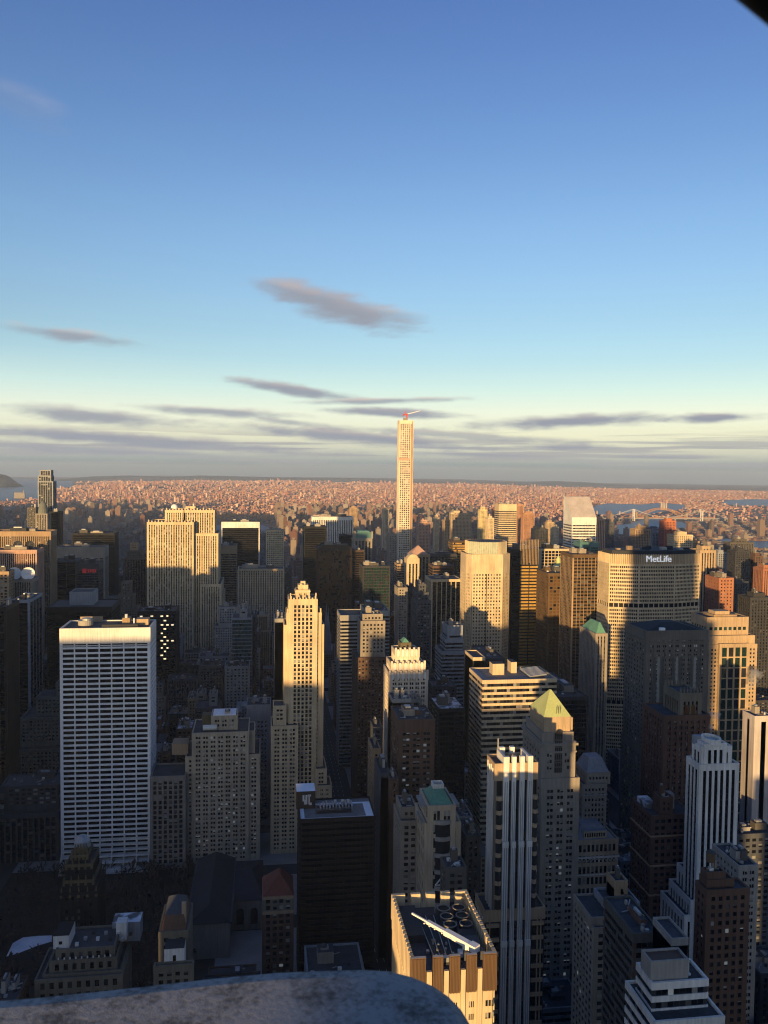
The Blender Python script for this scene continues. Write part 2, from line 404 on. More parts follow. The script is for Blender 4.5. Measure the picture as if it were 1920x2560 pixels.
# ------------------------------------------------------------------ sky: Nishita graded by elevation, with low evening clouds
def build_world():
    w = bpy.data.worlds.new('World'); sc.world = w; w.use_nodes = True
    nt = w.node_tree; N = nt.nodes; L = nt.links; bg = N['Background']
    def M(op, a, b=None, c=None, clamp=False):
        n = N.new('ShaderNodeMath'); n.operation = op; n.use_clamp = clamp
        for i, v in enumerate((a, b, c)):
            if v is None: continue
            if isinstance(v, (int, float)): n.inputs[i].default_value = v
            else: L.new(v, n.inputs[i])
        return n.outputs[0]
    def MAP(v, a, b, c=0.0, d=1.0, smooth=True):
        n = N.new('ShaderNodeMapRange'); n.interpolation_type = 'SMOOTHSTEP' if smooth else 'LINEAR'
        L.new(v, n.inputs[0])
        for i, q in enumerate((a, b, c, d)): n.inputs[i + 1].default_value = q
        return n.outputs[0]
    def MIXC(f, a, b, bt='MIX'):
        n = N.new('ShaderNodeMix'); n.data_type = 'RGBA'; n.blend_type = bt
        if isinstance(f, (int, float)): n.inputs[0].default_value = f
        else: L.new(f, n.inputs[0])
        for k, v in ((6, a), (7, b)):
            if isinstance(v, tuple): n.inputs[k].default_value = (*v, 1)
            else: L.new(v, n.inputs[k])
        return n.outputs[2]
    sky = N.new('ShaderNodeTexSky'); sky.sky_type = 'NISHITA'; sky.sun_disc = False
    sky.sun_elevation = SUN_EL; sky.sun_rotation = SUN_AZ
    tc = N.new('ShaderNodeTexCoord'); sp = N.new('ShaderNodeSeparateXYZ'); L.new(tc.outputs['Generated'], sp.inputs[0])
    el = M('MULTIPLY', M('ARCSINE', sp.outputs[2]), 180 / pi); az = M('MULTIPLY', M('ARCTAN2', sp.outputs[0], sp.outputs[1]), 180 / pi)
    def ramp(stops, lo, hi, v):
        n = N.new('ShaderNodeValToRGB'); e = n.color_ramp.elements
        for i, (p, c) in enumerate(stops):
            q = (p - lo) / (hi - lo)
            if i < 2: e[i].position = q; x = e[i]
            else: x = e.new(q)
            x.color = (*c, 1)
        L.new(MAP(v, lo, hi, smooth=False), n.inputs[0]); return n.outputs[0]
    K = 10.0 / 1.40
    tint = ramp([(4, (.165 * K, .215 * K, .36 * K)), (7, (.15 * K, .21 * K, .345 * K)), (10, (.147 * K, .199 * K, .318 * K)), (15.4, (.135 * K, .187 * K, .306 * K)), (21, (.112 * K, .160 * K, .284 * K)), (28, (.09 * K, .13 * K, .262 * K)), (60, (.07 * K, .115 * K, .24 * K))], 0, 60, el)
    # the ramp holds values up to 1, so it carries a tenth of the wanted factor
    upper = MIXC(1.0, sky.outputs[0], tint, 'MULTIPLY')
    low = ramp([(-3, (.045, .055, .065)), (-1.0, (.08, .10, .115)), (-.2, (.12, .145, .155)), (.5, (.165, .20, .20)), (1.2, (.37, .375, .30)), (2.4, (.555, .55, .385)), (3.9, (.56, .60, .475)), (5.4, (.45, .585, .545)), (7.5, (.345, .505, .58))], -3, 8, el)
    lowside = MIXC(M('MULTIPLY', MAP(az, -20, 38), .34), MIXC(.16, low, (.16, .19, .24)), MIXC(1.0, low, (1.12, 1.08, 1.0), 'MULTIPLY'))
    back = MAP(M('ABSOLUTE', M('SUBTRACT', az, 25)), 60, 130)
    lowside = MIXC(back, lowside, MIXC(1.0, lowside, (1.05, .95, .88), 'MULTIPLY'))
    lowc = MIXC(1.0, lowside, (10, 10, 10), 'MULTIPLY')
    col = MIXC(MAP(el, 9.5, 3.5), upper, lowc)
    # darkening of the sky behind the viewer, switched off
    col = MIXC(M('MULTIPLY', back, .0), col, MIXC(1.0, col, (.32, .36, .44), 'MULTIPLY'))
    # clouds
    cv = N.new('ShaderNodeCombineXYZ'); L.new(M('MULTIPLY', az, .34), cv.inputs[0]); L.new(M('MULTIPLY', el, 1.15), cv.inputs[1])
    nz = N.new('ShaderNodeTexNoise'); nz.inputs['Scale'].default_value = 1.0; nz.inputs['Detail'].default_value = 6; nz.inputs['Roughness'].default_value = .58
    L.new(cv.outputs[0], nz.inputs['Vector'])
    wob = M('SUBTRACT', nz.outputs['Fac'], .5)
    def direc(dx, dy):
        d = ray(dx, dy).normalized(); return math.degrees(math.atan2(d.x, d.y)), math.degrees(math.asin(d.z))
    def cloud(x0, x1, y0, y1, tilt, op, pink, col):
        a0, e0 = direc((x0 + x1) / 2, (y0 + y1) / 2); a1, e1 = direc(x1, (y0 + y1) / 2); _, e2 = direc((x0 + x1) / 2, y0)
        wa, we = abs(a1 - a0), max(.1, abs(e2 - e0) * .82); t = math.radians(tilt)
        da = M('SUBTRACT', az, a0); de = M('SUBTRACT', el, e0)
        u = M('DIVIDE', M('ADD', M('MULTIPLY', da, math.cos(t)), M('MULTIPLY', de, -math.sin(t))), wa)
        v = M('DIVIDE', M('ADD', M('MULTIPLY', da, math.sin(t)), M('MULTIPLY', de, math.cos(t))), we)
        d = M('SQRT', M('ADD', M('MULTIPLY', u, u), M('MULTIPLY', v, v)))
        d = M('ADD', d, M('MULTIPLY', wob, -1.75))
        a = M('MULTIPLY', MAP(d, 1.38, .30), op)
        cc = MIXC(M('MULTIPLY', MAP(M('ADD', v, M('MULTIPLY', wob, 1.5)), -.1, .95), pink), (1.85, 2.0, 2.35), (3.9, 3.15, 2.9))
        return MIXC(a, col, cc)
    # long thin streaks low over the horizon
    cv2 = N.new('ShaderNodeCombineXYZ'); L.new(M('MULTIPLY', az, .075), cv2.inputs[0]); L.new(M('MULTIPLY', el, 2.7), cv2.inputs[1])
    nz2 = N.new('ShaderNodeTexNoise'); nz2.inputs['Scale'].default_value = 1.0; nz2.inputs['Detail'].default_value = 7; nz2.inputs['Roughness'].default_value = .5
    L.new(cv2.outputs[0], nz2.inputs['Vector'])
    sa = M('MULTIPLY', MAP(nz2.outputs['Fac'], .46, .57), M('MULTIPLY', MAP(el, .1, .7), MAP(el, 3.1, 1.7)))
    col = MIXC(M('MULTIPLY', sa, .8), col, (2.3, 2.3, 2.4))
    for c in ((575, 885, 620, 706, 15, .97, .3, 0), (540, 720, 604, 656, 12, .6, .6, 0), (790, 930, 662, 700, 6, .45, .7, 0), (35, 285, 706, 744, 4, .85, .9, 0),
              (505, 770, 826, 858, 7, .95, .5, 0), (665, 975, 857, 875, -2, .8, 1, 0), (700, 995, 879, 904, 2, .95, .25, 0), (30, 380, 877, 921, 4, .9, .4, 0),
              (300, 640, 876, 903, 2, .85, .7, 0), (560, 690, 903, 921, 4, .7, .3, 0), (990, 1450, 893, 929, -3, 1, .35, 0), (1430, 1655, 888, 915, -1, 1, .45, 0),
              (-150, 700, 930, 968, 3, .95, .3, 0), (480, 1060, 926, 962, 4, .95, .45, 0), (690, 1250, 928, 950, 3, .7, .3, 0), (1120, 1330, 956, 976, 0, .85, .2, 0),
              (1310, 1560, 980, 992, 0, .7, .3, 0), (-80, 480, 958, 985, 2, .8, .2, 0), (860, 1200, 975, 990, 1, .7, .3, 0), (-60, 150, 170, 270, 14, .13, 1, 0)):
        col = cloud(*c[:7], col)
    L.new(col, bg.inputs[0]); bg.inputs[1].default_value = .093
build_world()
# ------------------------------------------------------------------ styles
def fins(stone, core='charcoal', bay=3.0, pier=1.3, mix='dark', fl=3.8, sp=1.3, fascia=4, rp=.5, **k): return st(bay=bay, fl=fl, pier=pier, sp=sp, rp=rp, rs=.12, fascia=fascia, core=core, pm=stone, sm=core, fm=stone, mix=mix, **k)
def ribbon(stone, bay=2.4, fl=3.8, sp=1.7, mix='dark', fascia=4, core='charcoal', pier=.18, **k): return st(bay=bay, fl=fl, pier=pier, sp=sp, rp=.06, rs=.35, fascia=fascia, core=core, pm=core, sm=stone, fm=stone, mix=mix, **k)
def punch(stone, bay=3.0, fl=3.6, pier=1.6, sp=1.7, mix='old', fascia=3, split=1, **k): return st(bay=bay, fl=fl, pier=pier, sp=sp, rp=.3, rs=.26, fascia=fascia, core=stone, mix=mix, split=split, **k)
def glassy(metal='black', mix='black', bay=1.9, fl=3.9, sp=.9, pier=.22, fascia=4, fm=None, **k): return st(bay=bay, fl=fl, pier=pier, sp=sp, rp=.16, rs=.05, fascia=fascia, core=metal, mix=mix, fm=fm or metal, **k)
def B(name, label, nick, xl, xr, top, Y, D, s, mode=None, **kw):
    x0, x1, H = face(xl, xr, top, Y)
    tiers = kw.pop('tiers', None); T = [((x0, x1, Y, Y + D), 0, H)]
    if tiers:      # extra set-back tiers: (fraction x0, fraction x1, fraction y0, fraction y1, height above)
        z = H
        for a, b, c, d, h, *ss in tiers:
            T.append(((x0 + (x1 - x0) * a, x0 + (x1 - x0) * b, Y + D * c, Y + D * d), z - .95, z + h, ss[0] if ss else None)); z += h
    return tower(name, label, T, s, mode, nick=nick, **kw)
# ------------------------------------------------------------------ the tower the viewer stands on
def viewer_tower():
    root = empty('observation_tower', (0, -20, 0)); tag(root, 'weathered grey stone parapet of the viewing tower in the near foreground', 'tower'); org = (0, -20, 0)
    m = MB(); m.box(-17.5, 39.5, -40, .62, 0, 318.2, W['limestone']); m.box(-24, 46, -46, .3, 0, 236, W['limestone']); m.build('shaft', root, org)
    m = MB(); m.box(-6, 28, -34, -12, 318.2, 333, W['limestone']); m.cyl(11, -22, 333, 381, 6.5, W['steel'], 20, r1=4.5); m.cyl(11, -22, 381, 440, 1.2, W['steel'], 8, r1=.4); m.build('mast', root, org)
    ZL = 319.42
    far = [(-120, 2164), (0, 2150), (80, 2144), (150, 2137), (300, 2121), (450, 2104), (600, 2090), (700, 2086), (790, 2084), (840, 2087), (880, 2097), (920, 2114), (950, 2134), (975, 2160), (990, 2185), (1000, 2212), (1009, 2260), (1014, 2340)]
    P = [atZ(-150, 2900, ZL), atZ(1020, 2900, ZL)] + [atZ(x, y, ZL) for x, y in reversed(far)]
    mt, nt, b = _new('granite_ledge'); N = nt.nodes; L = nt.links
    tc = N.new('ShaderNodeNewGeometry'); n1 = N.new('ShaderNodeTexNoise'); n1.inputs['Scale'].default_value = 110; n1.inputs['Detail'].default_value = 7; n1.inputs['Roughness'].default_value = .7
    n2 = N.new('ShaderNodeTexNoise'); n2.inputs['Scale'].default_value = 16; n2.inputs['Detail'].default_value = 4
    L.new(tc.outputs['Position'], n1.inputs['Vector']); L.new(tc.outputs['Position'], n2.inputs['Vector'])
    a = N.new('ShaderNodeMath'); a.operation = 'MULTIPLY_ADD'; a.inputs[1].default_value = .8; L.new(n2.outputs['Fac'], a.inputs[0]); L.new(n1.outputs['Fac'], a.inputs[2])
    cr = N.new('ShaderNodeValToRGB'); e = cr.color_ramp.elements; e[0].position = .72; e[0].color = (.075, .08, .085, 1); e[1].position = 1.0; e[1].color = (.30, .315, .33, 1)
    L.new(a.outputs[0], cr.inputs[0]); L.new(cr.outputs[0], b.inputs['Base Color']); b.inputs['Roughness'].default_value = .9
    bp = N.new('ShaderNodeBump'); bp.inputs['Strength'].default_value = .7; bp.inputs['Distance'].default_value = .004; L.new(n1.outputs['Fac'], bp.inputs['Height']); L.new(bp.outputs[0], b.inputs['Normal'])
    m = MB(); rings = [(0, -.9), (0, -.06), (.004, -.035), (.014, -.014), (.03, -.004), (.05, 0)]
    for (i0, z0), (i1, z1) in zip(rings, rings[1:]):
        m.prism(offs(P, .026 - i0), ZL + z0, ZL + z1, mt, poly1=offs(P, .026 - i1), top=False)
    m.ngon([(q[0], q[1], ZL) for q in offs(P, -.024)], mt); m.build('parapet', root, org, smooth=True)
    D = .27
    def at(dx, dy): return tuple(EYE + ray(dx, dy) * D)
    m = MB(); m.tube(at(1457, -331), at(1698 + 90, -136 + 74), .0205, W['black'], 20); m.tube(at(1698 + 90, -136 + 74), at(1967, 209), .0205, W['black'], 20); m.build('fence_rail', root, org, smooth=True)
viewer_tower()
# ------------------------------------------------------------------ nearest towers
def crown_tower():
    H = 175.0; u = .853; rnd0 = random.Random(31)
    fl_, fr, bl, br = atZ(889, 2072, H), atZ(1075, 2060, H), atZ(844, 1931, H), atZ(1008, 1921, H)
    x0, x1 = (fl_[0] + bl[0]) / 2, (fr[0] + br[0]) / 2; y0, y1 = (fl_[1] + fr[1]) / 2, (bl[1] + br[1]) / 2
    org = ((x0 + x1) / 2, (y0 + y1) / 2, 0); root = empty('office_tower', org)
    tag(root, 'sunlit office tower with notched brown crown and sunken machinery roof', 'building')
    cm, bm, gm = W['cream'], W['browncorduroy'], W['terracotta']
    m = MB(); m.box(x0 + u * 1.2, x1 - u * 1.2, y0 + u * 1.2, y1 - u * 1.2, 0, H - u * 7.6, cm)
    wd = x1 - x0; dp = y1 - y0
    # piers of the crown, brown ribbed outside
    fr_ = [(0, .175), (.255, .375), (.45, .57), (.645, .765), (.84, 1)]
    for i, (a, b) in enumerate(fr_):
        xa, xb = x0 + wd * a, x0 + wd * b
        n = max(3, int((xb - xa) / .42))
        m.box(xa, xb, y0 + u * .35, y0 + u * 1.6, H - u * 13.5, H, bm, topmat=gm)
        for k in range(n):
            q = xa + (xb - xa) * (k + .25) / n; m.box(q, q + (xb - xa) / n * .5, y0, y0 + u * .36, H - u * 13.5, H - u * .3, bm)
        m.box(xa, xb, y1 - u * 1.5, y1, H - u * 10, H, cm)
    for i in range(4):
        xa, xb = x0 + wd * (fr_[i][1] + .004), x0 + wd * (fr_[i + 1][0] - .004)
        m.box(xa + u * .25, xb - u * .25, y0 + u * .2, y0 + u * 1.3, 0, H - u * 5.2, cm)
    nw = 15
    for i in range(nw):
        ya, yb = y0 + u * 1.6 + (dp - u * 3.2) * (i + .18) / nw, y0 + u * 1.6 + (dp - u * 3.2) * (i + .82) / nw
        m.box(x0, x0 + u * 1.3, ya, yb, H - u * 13, H, cm); m.box(x1 - u * 1.3, x1, ya, yb, H - u * 13, H, cm)
        m.box(x0 + u * .15, x0 + u * 1.3, ya + u * .3, yb - u * .3, 0, H - u * 12.9, cm); m.box(x1 - u * 1.3, x1 - u * .15, ya + u * .3, yb - u * .3, 0, H - u * 12.9, cm)
        if i % 3 == 1: m.box(x0 - u * .25, x0 + u * .2, ya + u * .2, yb - u * .5, 0, H - u * 24 - (i % 4) * 6, cm)
    m.build('wall', root, org)
    r = MB(); r.box(x0 + u * 1.7, x1 - u * 1.7, y0 + u * 1.7, y1 - u * 1.6, H - u * 7.6, H - u * 5.6, W['slate'])
    r.box(x0 + wd * .30, x0 + wd * .62, y0 + u * 4, y0 + dp * .80, H - u * 5.6, H - u * 4.7, W['charcoal']); r.box(x0 + u * 2.4, x0 + wd * .28, y0 + dp * .42, y1 - u * 5, H - u * 5.6, H - u * 2.6, W['charcoal'])
    r.build('roof', root, org)
    b = MB(); b.box(x0 + wd * .66, x0 + wd * .9, y0 + u * 6, y0 + u * 17, H - u * 5.6, H - u * 2.4, W['slate']); b.box(x0 + wd * .7, x1 - u * 2.5, y0 + u * 19, y0 + u * 24, H - u * 5.6, H - u * 3.6, W['charcoal']); build_each(b, 'bulkhead', root, org)
    b = MB(); b.box(x0 + wd * .34, x0 + wd * .5, y0 + u * 4.5, y0 + u * 6.2, H - u * 4.7, H - u * 3.0, W['steel'])
    for k in range(7): b.box(x0 + wd * .34 + k * .9, x0 + wd * .34 + k * .9 + .5, y0 + u * 8 + (k * 3.1) % 9, y0 + u * 9 + (k * 3.1) % 9, H - u * 4.7, H - u * 4.0, W[('steel', 'concrete')[k % 2]])
    build_each(b, 'roof_vent', root, org)
    for k in range(6):
        b = MB(); cx = x0 + wd * (.64 if k % 2 == 0 else .84); cy = y0 + u * 27 + (k // 2) * 6.1 * u
        b.cyl(cx, cy, H - u * 5.6, H - u * 3.2, 2.5 * u, W['darksteel'], 20, topmat=W['black']); b.ring([(cx + 2.5 * u * math.cos(2 * pi * i / 20), cy + 2.5 * u * math.sin(2 * pi * i / 20)) for i in range(20)], .12, .22, H - u * 3.25, H - u * 2.95, W['greystone'])
        b.build('cooling_fan', root, org)
    for k in range(4):
        b = MB(); xx = x0 + wd * (.32 + .07 * k); b.tube((xx, y0 + 4, H - u * 4.4), (xx + u * (k - 1), y0 + dp * .78, H - u * 4.4), .16, W['steel'], 6); b.build('roof_pipe', root, org)
    for k in range(16):
        b = MB(); xx = x0 + wd * rnd0.uniform(.08, .92); yy = y0 + dp * rnd0.uniform(.08, .9); s_ = rnd0.uniform(.4, 1.3)
        if k % 3: b.box(xx, xx + s_, yy, yy + s_ * 1.3, H - u * 5.6, H - u * 5.6 + s_ * .9, W[('steel', 'concrete', 'charcoal', 'tan')[k % 4]])
        else: b.cyl(xx, yy, H - u * 5.6, H - u * 5.6 + s_ * 1.6, .3, W['steel'], 8)
        b.build('roof_vent', root, org)
    for k in range(3):
        b = MB(); yy = y0 + dp * (.2 + .27 * k); b.box(x0 + wd * .3, x0 + wd * .94, yy, yy + .5, H - u * 5.6, H - u * 5.0, W['darksteel']); b.build('cable_tray', root, org)
    # windows below the brown piers on the south side and their mullions
    panes = []; rnd = random.Random(5)
    for i, (a, b) in enumerate(fr_):
        xa, xb = x0 + wd * a + .9, x0 + wd * b - .5
        for j in range(14):
            zt = H - u * 17.5 - j * 3.9
            for k in range(3):
                w = (xb - xa) / 3; panes.append((0, i * 3 + k, j, Vector((xa + k * w + .12, y0 + u * 1.17)), Vector((1, 0)), Vector((0, -1)), w - .24, zt - u * 2.2, zt, pick('office', rnd)))
    put_panes(panes, root, org[:2], 'window')
    FOOT.append((x0, x1, y0, y1)); HERO.append(('notched crown tower', root, (x0, x1, y0, y1), H))
    # window washing crane lying across the roof
    A = Vector((x0 + wd * .77, y0 + u * 6.0, H - .6)); Bp = Vector((x0 + wd * .17, y0 + dp * .60, H + 1.2)); d = (Bp - A).normalized(); sd = Vector((d.y, -d.x, 0)).normalized()
    cr = empty('roof_crane', (A.x, A.y, H - u * 4.7)); o2 = (A.x, A.y, H - u * 4.7); tag(cr, 'long white roof crane lying slantwise above the notched roof', 'crane')
    def beam(mb, p, q, w, h, mat):
        p = Vector(p); q = Vector(q); dd = (q - p).normalized(); s2 = Vector((dd.y, -dd.x, 0)).normalized() * w; up = Vector((0, 0, h)); n = len(mb.v)
        c = [p - s2 - up, p + s2 - up, p + s2 + up, p - s2 + up, q - s2 - up, q + s2 - up, q + s2 + up, q - s2 + up]
        mb.v += [tuple(v) for v in c]; k = mb.mi(mat)
        mb.f += [tuple(n + i for i in f) for f in ((0, 1, 2, 3), (5, 4, 7, 6), (1, 5, 6, 2), (4, 0, 3, 7), (3, 2, 6, 7), (4, 5, 1, 0))]; mb.m += [k] * 6
    b = MB(); beam(b, A, A + d * 13 * u, 1.15 * u, .95 * u, W['whitepaint']); beam(b, A + d * 12.6 * u, A + d * 21.5 * u, .75 * u, .6 * u, W['whitepaint']); beam(b, A + d * 21.2 * u, Bp, .32 * u, .32 * u, W['whitepaint'])
    beam(b, A - d * 1.6 * u, A + d * 1.6 * u, 1.5 * u, 1.2 * u, W['whitepaint']); b.build('boom', cr, o2)
    b = MB()
    for k, t in enumerate((9.5, 13.5, 17, 19.5, 22)): beam(b, A + d * t * u - sd * 1.5 * u - Vector((0, 0, .3)), A + d * t * u + sd * 1.0 * u - Vector((0, 0, .3)), .16, .16, W['whitepaint'])
    b.build('cross_arm', cr, o2)
    b = MB(); P5 = A + d * 3.5 * u; b.cyl(P5.x, P5.y, H - u * 4.7, P5.z - u * .7, 1.1, W['whitepaint'], 12); b.box(P5.x - u * 2.6, P5.x + u * 1.6, P5.y - u * 1.6, P5.y + u * 1.8, H - u * 4.7, H - u * 3.4, W['whitepaint']); b.build('base', cr, o2)
crown_tower()
def striped_tower():
    Y = 420.0; x0, x1, H = face(1069, 1162, 1648, Y); D = 15.0; w = x1 - x0
    org = ((x0 + x1) / 2, Y + D / 2, 0); root = empty('apartment_tower', org)
    tag(root, 'slim residential tower with white pilasters and bowed beige corner balconies', 'building')
    z1, z2 = ztop(1115, 1822, Y), ztop(1115, 1967, Y); xl, xr = atY(1046, 1985, Y)[0], atY(1176, 1985, Y)[0]
    bg, wp, ol = W['buff'], W['white'], W['olive']
    m = MB(); m.box(x0 + .3, x1 - .3, Y + .9, Y + D, z2, H - 2, W['black'], topmat=W['tar']); m.box(xl, xr, Y - .2, Y + D + 3, 0, z2, W['charcoal'], topmat=W['tar'])
    m.ring(rect(x0, x1, Y, Y + D), .1, .5, H - 9, H, bg); m.ring(rect(xl, xr, Y - .2, Y + D + 3), .3, .5, z2 - 5, z2 + 1.2, bg)
    for a, b in ((0, .05), (.18, .215), (.885, .9), (.985, 1)): m.box(x0 + w * a, x0 + w * b, Y - .1, Y + 1, z2, H - 9, ol)
    for a, b in ((-.2, -.06), (1.06, 1.14)):
        for q in (a, b): m.box(x0 + w * q - .35, x0 + w * q + .35, Y - .5, Y + .5, 0, z2 - 4, bg)
    m.build('wall', root, org)
    r = MB(); r.box(x0 + 1, x1 - 1, Y + 1, Y + D - 1, H - 2, H - 1.4, W['tar']); r.box(x0 + w * .4, x0 + w * .62, Y + 7, Y + 9, H - 1.4, H + 2, W['tan']); r.box(x0 + w * .25, x0 + w * .37, Y + 11, Y + 13.5, H - 1.4, H + 4.6, W['white']); r.box(x0 + w * .5, x0 + w * .6, Y + 11, Y + 13.5, H - 1.4, H + 4.6, W['white'])
    r.tube((x0 + w * .23, Y + 13, H), (x0 + w * .23, Y + 13, H + 9), .35, W['steel']); r.build('roof', root, org)
    fr_ = ((.2, .33), (.40, .495), (.58, .69), (.765, .88))
    for i, (a, b) in enumerate(fr_):
        p = MB(); xa, xb = x0 + w * a, x0 + w * b; q = (xb - xa)
        p.box(xa, xb, Y - .55, Y + 1.5, H - 9.6, H + 3.4, wp)
        for u in (0, .4, .78): p.box(xa + q * u, xa + q * (u + .22), Y - .5, Y + 1, z1 + 1.8, H - 9.6, wp)
        p.box(xa + q * .05, xa + q * .95, Y - .2, Y + .98, z1, H - 9.6, W['bluegrey'])
        p.box(xa - .15, xb + .15, Y - 1.6, Y + .8, z1 - 1.5, z1 + 1.6, wp)
        for u in (0, .4, .78): p.box(xa + q * u, xa + q * (u + .22), Y - 1.4, Y + .8, z2 - 16, z1 - 1.5, wp)
        p.box(xa + q * .05, xa + q * .95, Y - 1.05, Y + .78, 0, z1 - 1.5, W['bluegrey'])
        p.box(xa - .15, xb + .15, Y - 2.2, Y + .7, z2 - 18, z2 - 15, wp)
        for u in (0, .4, .78): p.box(xa + q * u, xa + q * (u + .22), Y - 2.0, Y + .6, 0, z2 - 18, wp)
        if i in (0, 3): p.box(xa, xa + 1.3, Y + 1.5, Y + D - 2, H - 1, H + 3.4, wp)
        p.build('pilaster', root, org)
    for i in range(4):
        p = MB(); yy = Y + 2.4 + i * 3.2; p.box(x0 - .55, x0 + .4, yy, yy + .9, z2, H - 3 + (i % 2), wp); p.box(xl - .5, xl + .3, yy - 1, yy, 0, z2 - 3, wp); p.build('pilaster', root, org)
    rnd = random.Random(3); panes = []
    gl = MB()
    for a, b in ((.33, .40), (.495, .58), (.69, .765)):
        for j in range(48):
            zt = H - 10 - j * 3.7
            if zt < 6: break
            gl_m = pick('blue' if rnd.random() < .9 else 'glowsome', rnd); yy = Y + .87 if zt > z2 else Y - .24
            panes.append((0, int(a * 100), j, Vector((x0 + w * a + .08, yy)), Vector((1, 0)), Vector((0, -1)), w * (b - a) - .16, zt - 2.9, zt, gl_m))
    put_panes(panes, root, org[:2], 'window')
    for side in (0, 1):
        xa, xb = (x0 + w * .04, x0 + w * .2) if side == 0 else (x0 + w * .89, x1 + .2)
        for j in range(11):
            zt = H - 17 - j * 7.4
            if zt < z2 + 4: break
            b = MB(); P = [(xa + (xb - xa) * t, Y - .25 - 1.25 * math.sin(pi * t)) for t in [k / 8 for k in range(9)]] + [(xb, Y + .6), (xa, Y + .6)]
            b.prism(P, zt - 2.1, zt, bg, bottom=True); g = [(q[0], q[1] + .35) for q in P[:9]] + P[9:]
            b.prism(g, zt - 7.3, zt - 2.15, G['dark2'], top=False)
            for t in range(1, 8): b.box(g[t][0] - .07, g[t][0] + .07, g[t][1] - .08, g[t][1] + .2, zt - 7.3, zt - 2.12, W['darksteel'])
            b.build('balcony', root, org)
    for j in range(12):
        zt = z2 - 6 - j * 7.6
        for (a, b) in ((xl + 1, x0 + w * .16), (x0 + w * .92, xr - .6)):
            lo = MB(); lo.box(a, b, Y - .9, Y, zt - 2, zt, bg); lo.quad((a, Y - .24, zt - 7), (b, Y - .24, zt - 7), (b, Y - .24, zt - 2), (a, Y - .24, zt - 2), pick('office', rnd)); lo.build('balcony', root, org)
    FOOT.append((xl, xr, Y - 1, Y + D + 3)); HERO.append(('white pilaster tower', root, (xl, xr, Y, Y + D), H))
striped_tower()
def pyramid_tower():
    Y = 500.0; k = 4.366
    def d(zx, zy): return (1140 + zx / k) / SC, (1540 + zy / k) / SC
    x0, x1, _ = face(d(935, 0)[0], d(1298, 0)[0], d(0, 1420)[1], Y); zc = ztop(*d(1100, 1375), Y)
    ux0, ux1, _ = face(d(968, 0)[0], d(1238, 0)[0], d(0, 1095)[1], Y + 3.5); zu = ztop(*d(1090, 1098), Y + 3.5)
    D = 38.0; s1 = st(bay=5.6, fl=4.0, pier=2.6, sp=2.0, rp=.35, rs=.3, fascia=7, core='greystone', split=2, gap=.5, corner=2.2, mix='bright')
    s2 = st(bay=4.2, fl=13.5, pier=2.1, sp=7.5, rp=.5, rs=.2, fascia=5, core='buff', corner=1.5, mix='dark')
    zt = ztop(*d(1090, 800), Y + 17)
    zlow = ztop(*d(1100, 1760), Y); lx1 = atY(*d(1330, 1800), Y)[0]
    T = [((x0, lx1, Y - 1.5, Y + D), 0, zlow, s1), ((x0, x1, Y, Y + D - 1), zlow - .95, zc, s1), ((ux0, ux1, Y + 3.5, Y + D - 8), zc - .95, zu, s2)]
    def extra(root, org):
        m = MB(); m.ring(rect(x0, x1, Y, Y + D - 1), 1.6, .2, zc - 2.0, zc - .6, W['greystone']); m.ring(rect(x0, x1, Y, Y + D - 1), 1.0, .2, zc - 6.5, zc - 5.6, W['greystone'])
        m.box(x0 + 1, x1 - .5, Y + 1.5, Y + D - 3, zc - .9, zc + 5.5, W['greystone']); m.build('cornice', root, org)
        m = MB(); e = .8; P = rect(ux0 - e, ux1 + e, Y + 3.5 - e, Y + D - 8 + e); cx, cy = (ux0 + ux1) / 2 , Y + 17
        m.prism(P, zu + .02, zt, W['yellowcopper'], poly1=[(cx - .5, cy - .5), (cx + .5, cy - .5), (cx + .5, cy + .5), (cx - .5, cy + .5)]); m.build('pyramid_roof', root, org)
        m = MB(); m.box(ux1 + .2, ux1 + 3.2, Y + 6, Y + D - 10, zc - .9, zu - 1.5, W['buff']); build_each(m, 'side_wing', root, org)
        m = MB()
        for q in (0, 1, 2): m.tube((ux0 + (ux1 - ux0) * (.5 + q * .07), Y + 4.4, zu + .5), (ux0 + (ux1 - ux0) * (.5 + q * .07), Y + 4.4, zu + 6), .14, W['darksteel'])
        build_each(m, 'antenna', root, org)
        for q in range(4):
            xa = x0 + 2.2 + 5.6 * q
        m = MB(); cx = (x0 + x1) / 2; m.box(cx - 2.6, cx + 2.6, Y - .9, Y + .2, zlow + 9, zlow + 9.6, W['darkstone'])
        P = [(cx - 2.4, zlow + 3), (cx + 2.4, zlow + 3)] + [(cx + 2.4 * math.cos(a * pi / 8), zlow + 27 + 2.4 * math.sin(a * pi / 8)) for a in range(9)]
        m.ngon([(q[0], Y - .42, q[1]) for q in P], G['dark2'])
        for q in (-1, 0, 1): m.box(cx + q * 1.3 - .2, cx + q * 1.3 + .2, Y - .62, Y - .45, zlow + 3, zlow + 26, W['darkstone'])
        for j in range(5): m.box(cx - 2.3, cx + 2.3, Y - .58, Y - .44, zlow + 6 + j * 4.2, zlow + 7 + j * 4.2, W['darkstone'])
        m.build('arched_window', root, org)
    tower('stone_tower', 'stone tower with pale green pyramid roof catching the sun', T, s1, 'window', roofbits=0, extra=extra, nick='pale pyramid roof tower')
pyramid_tower()
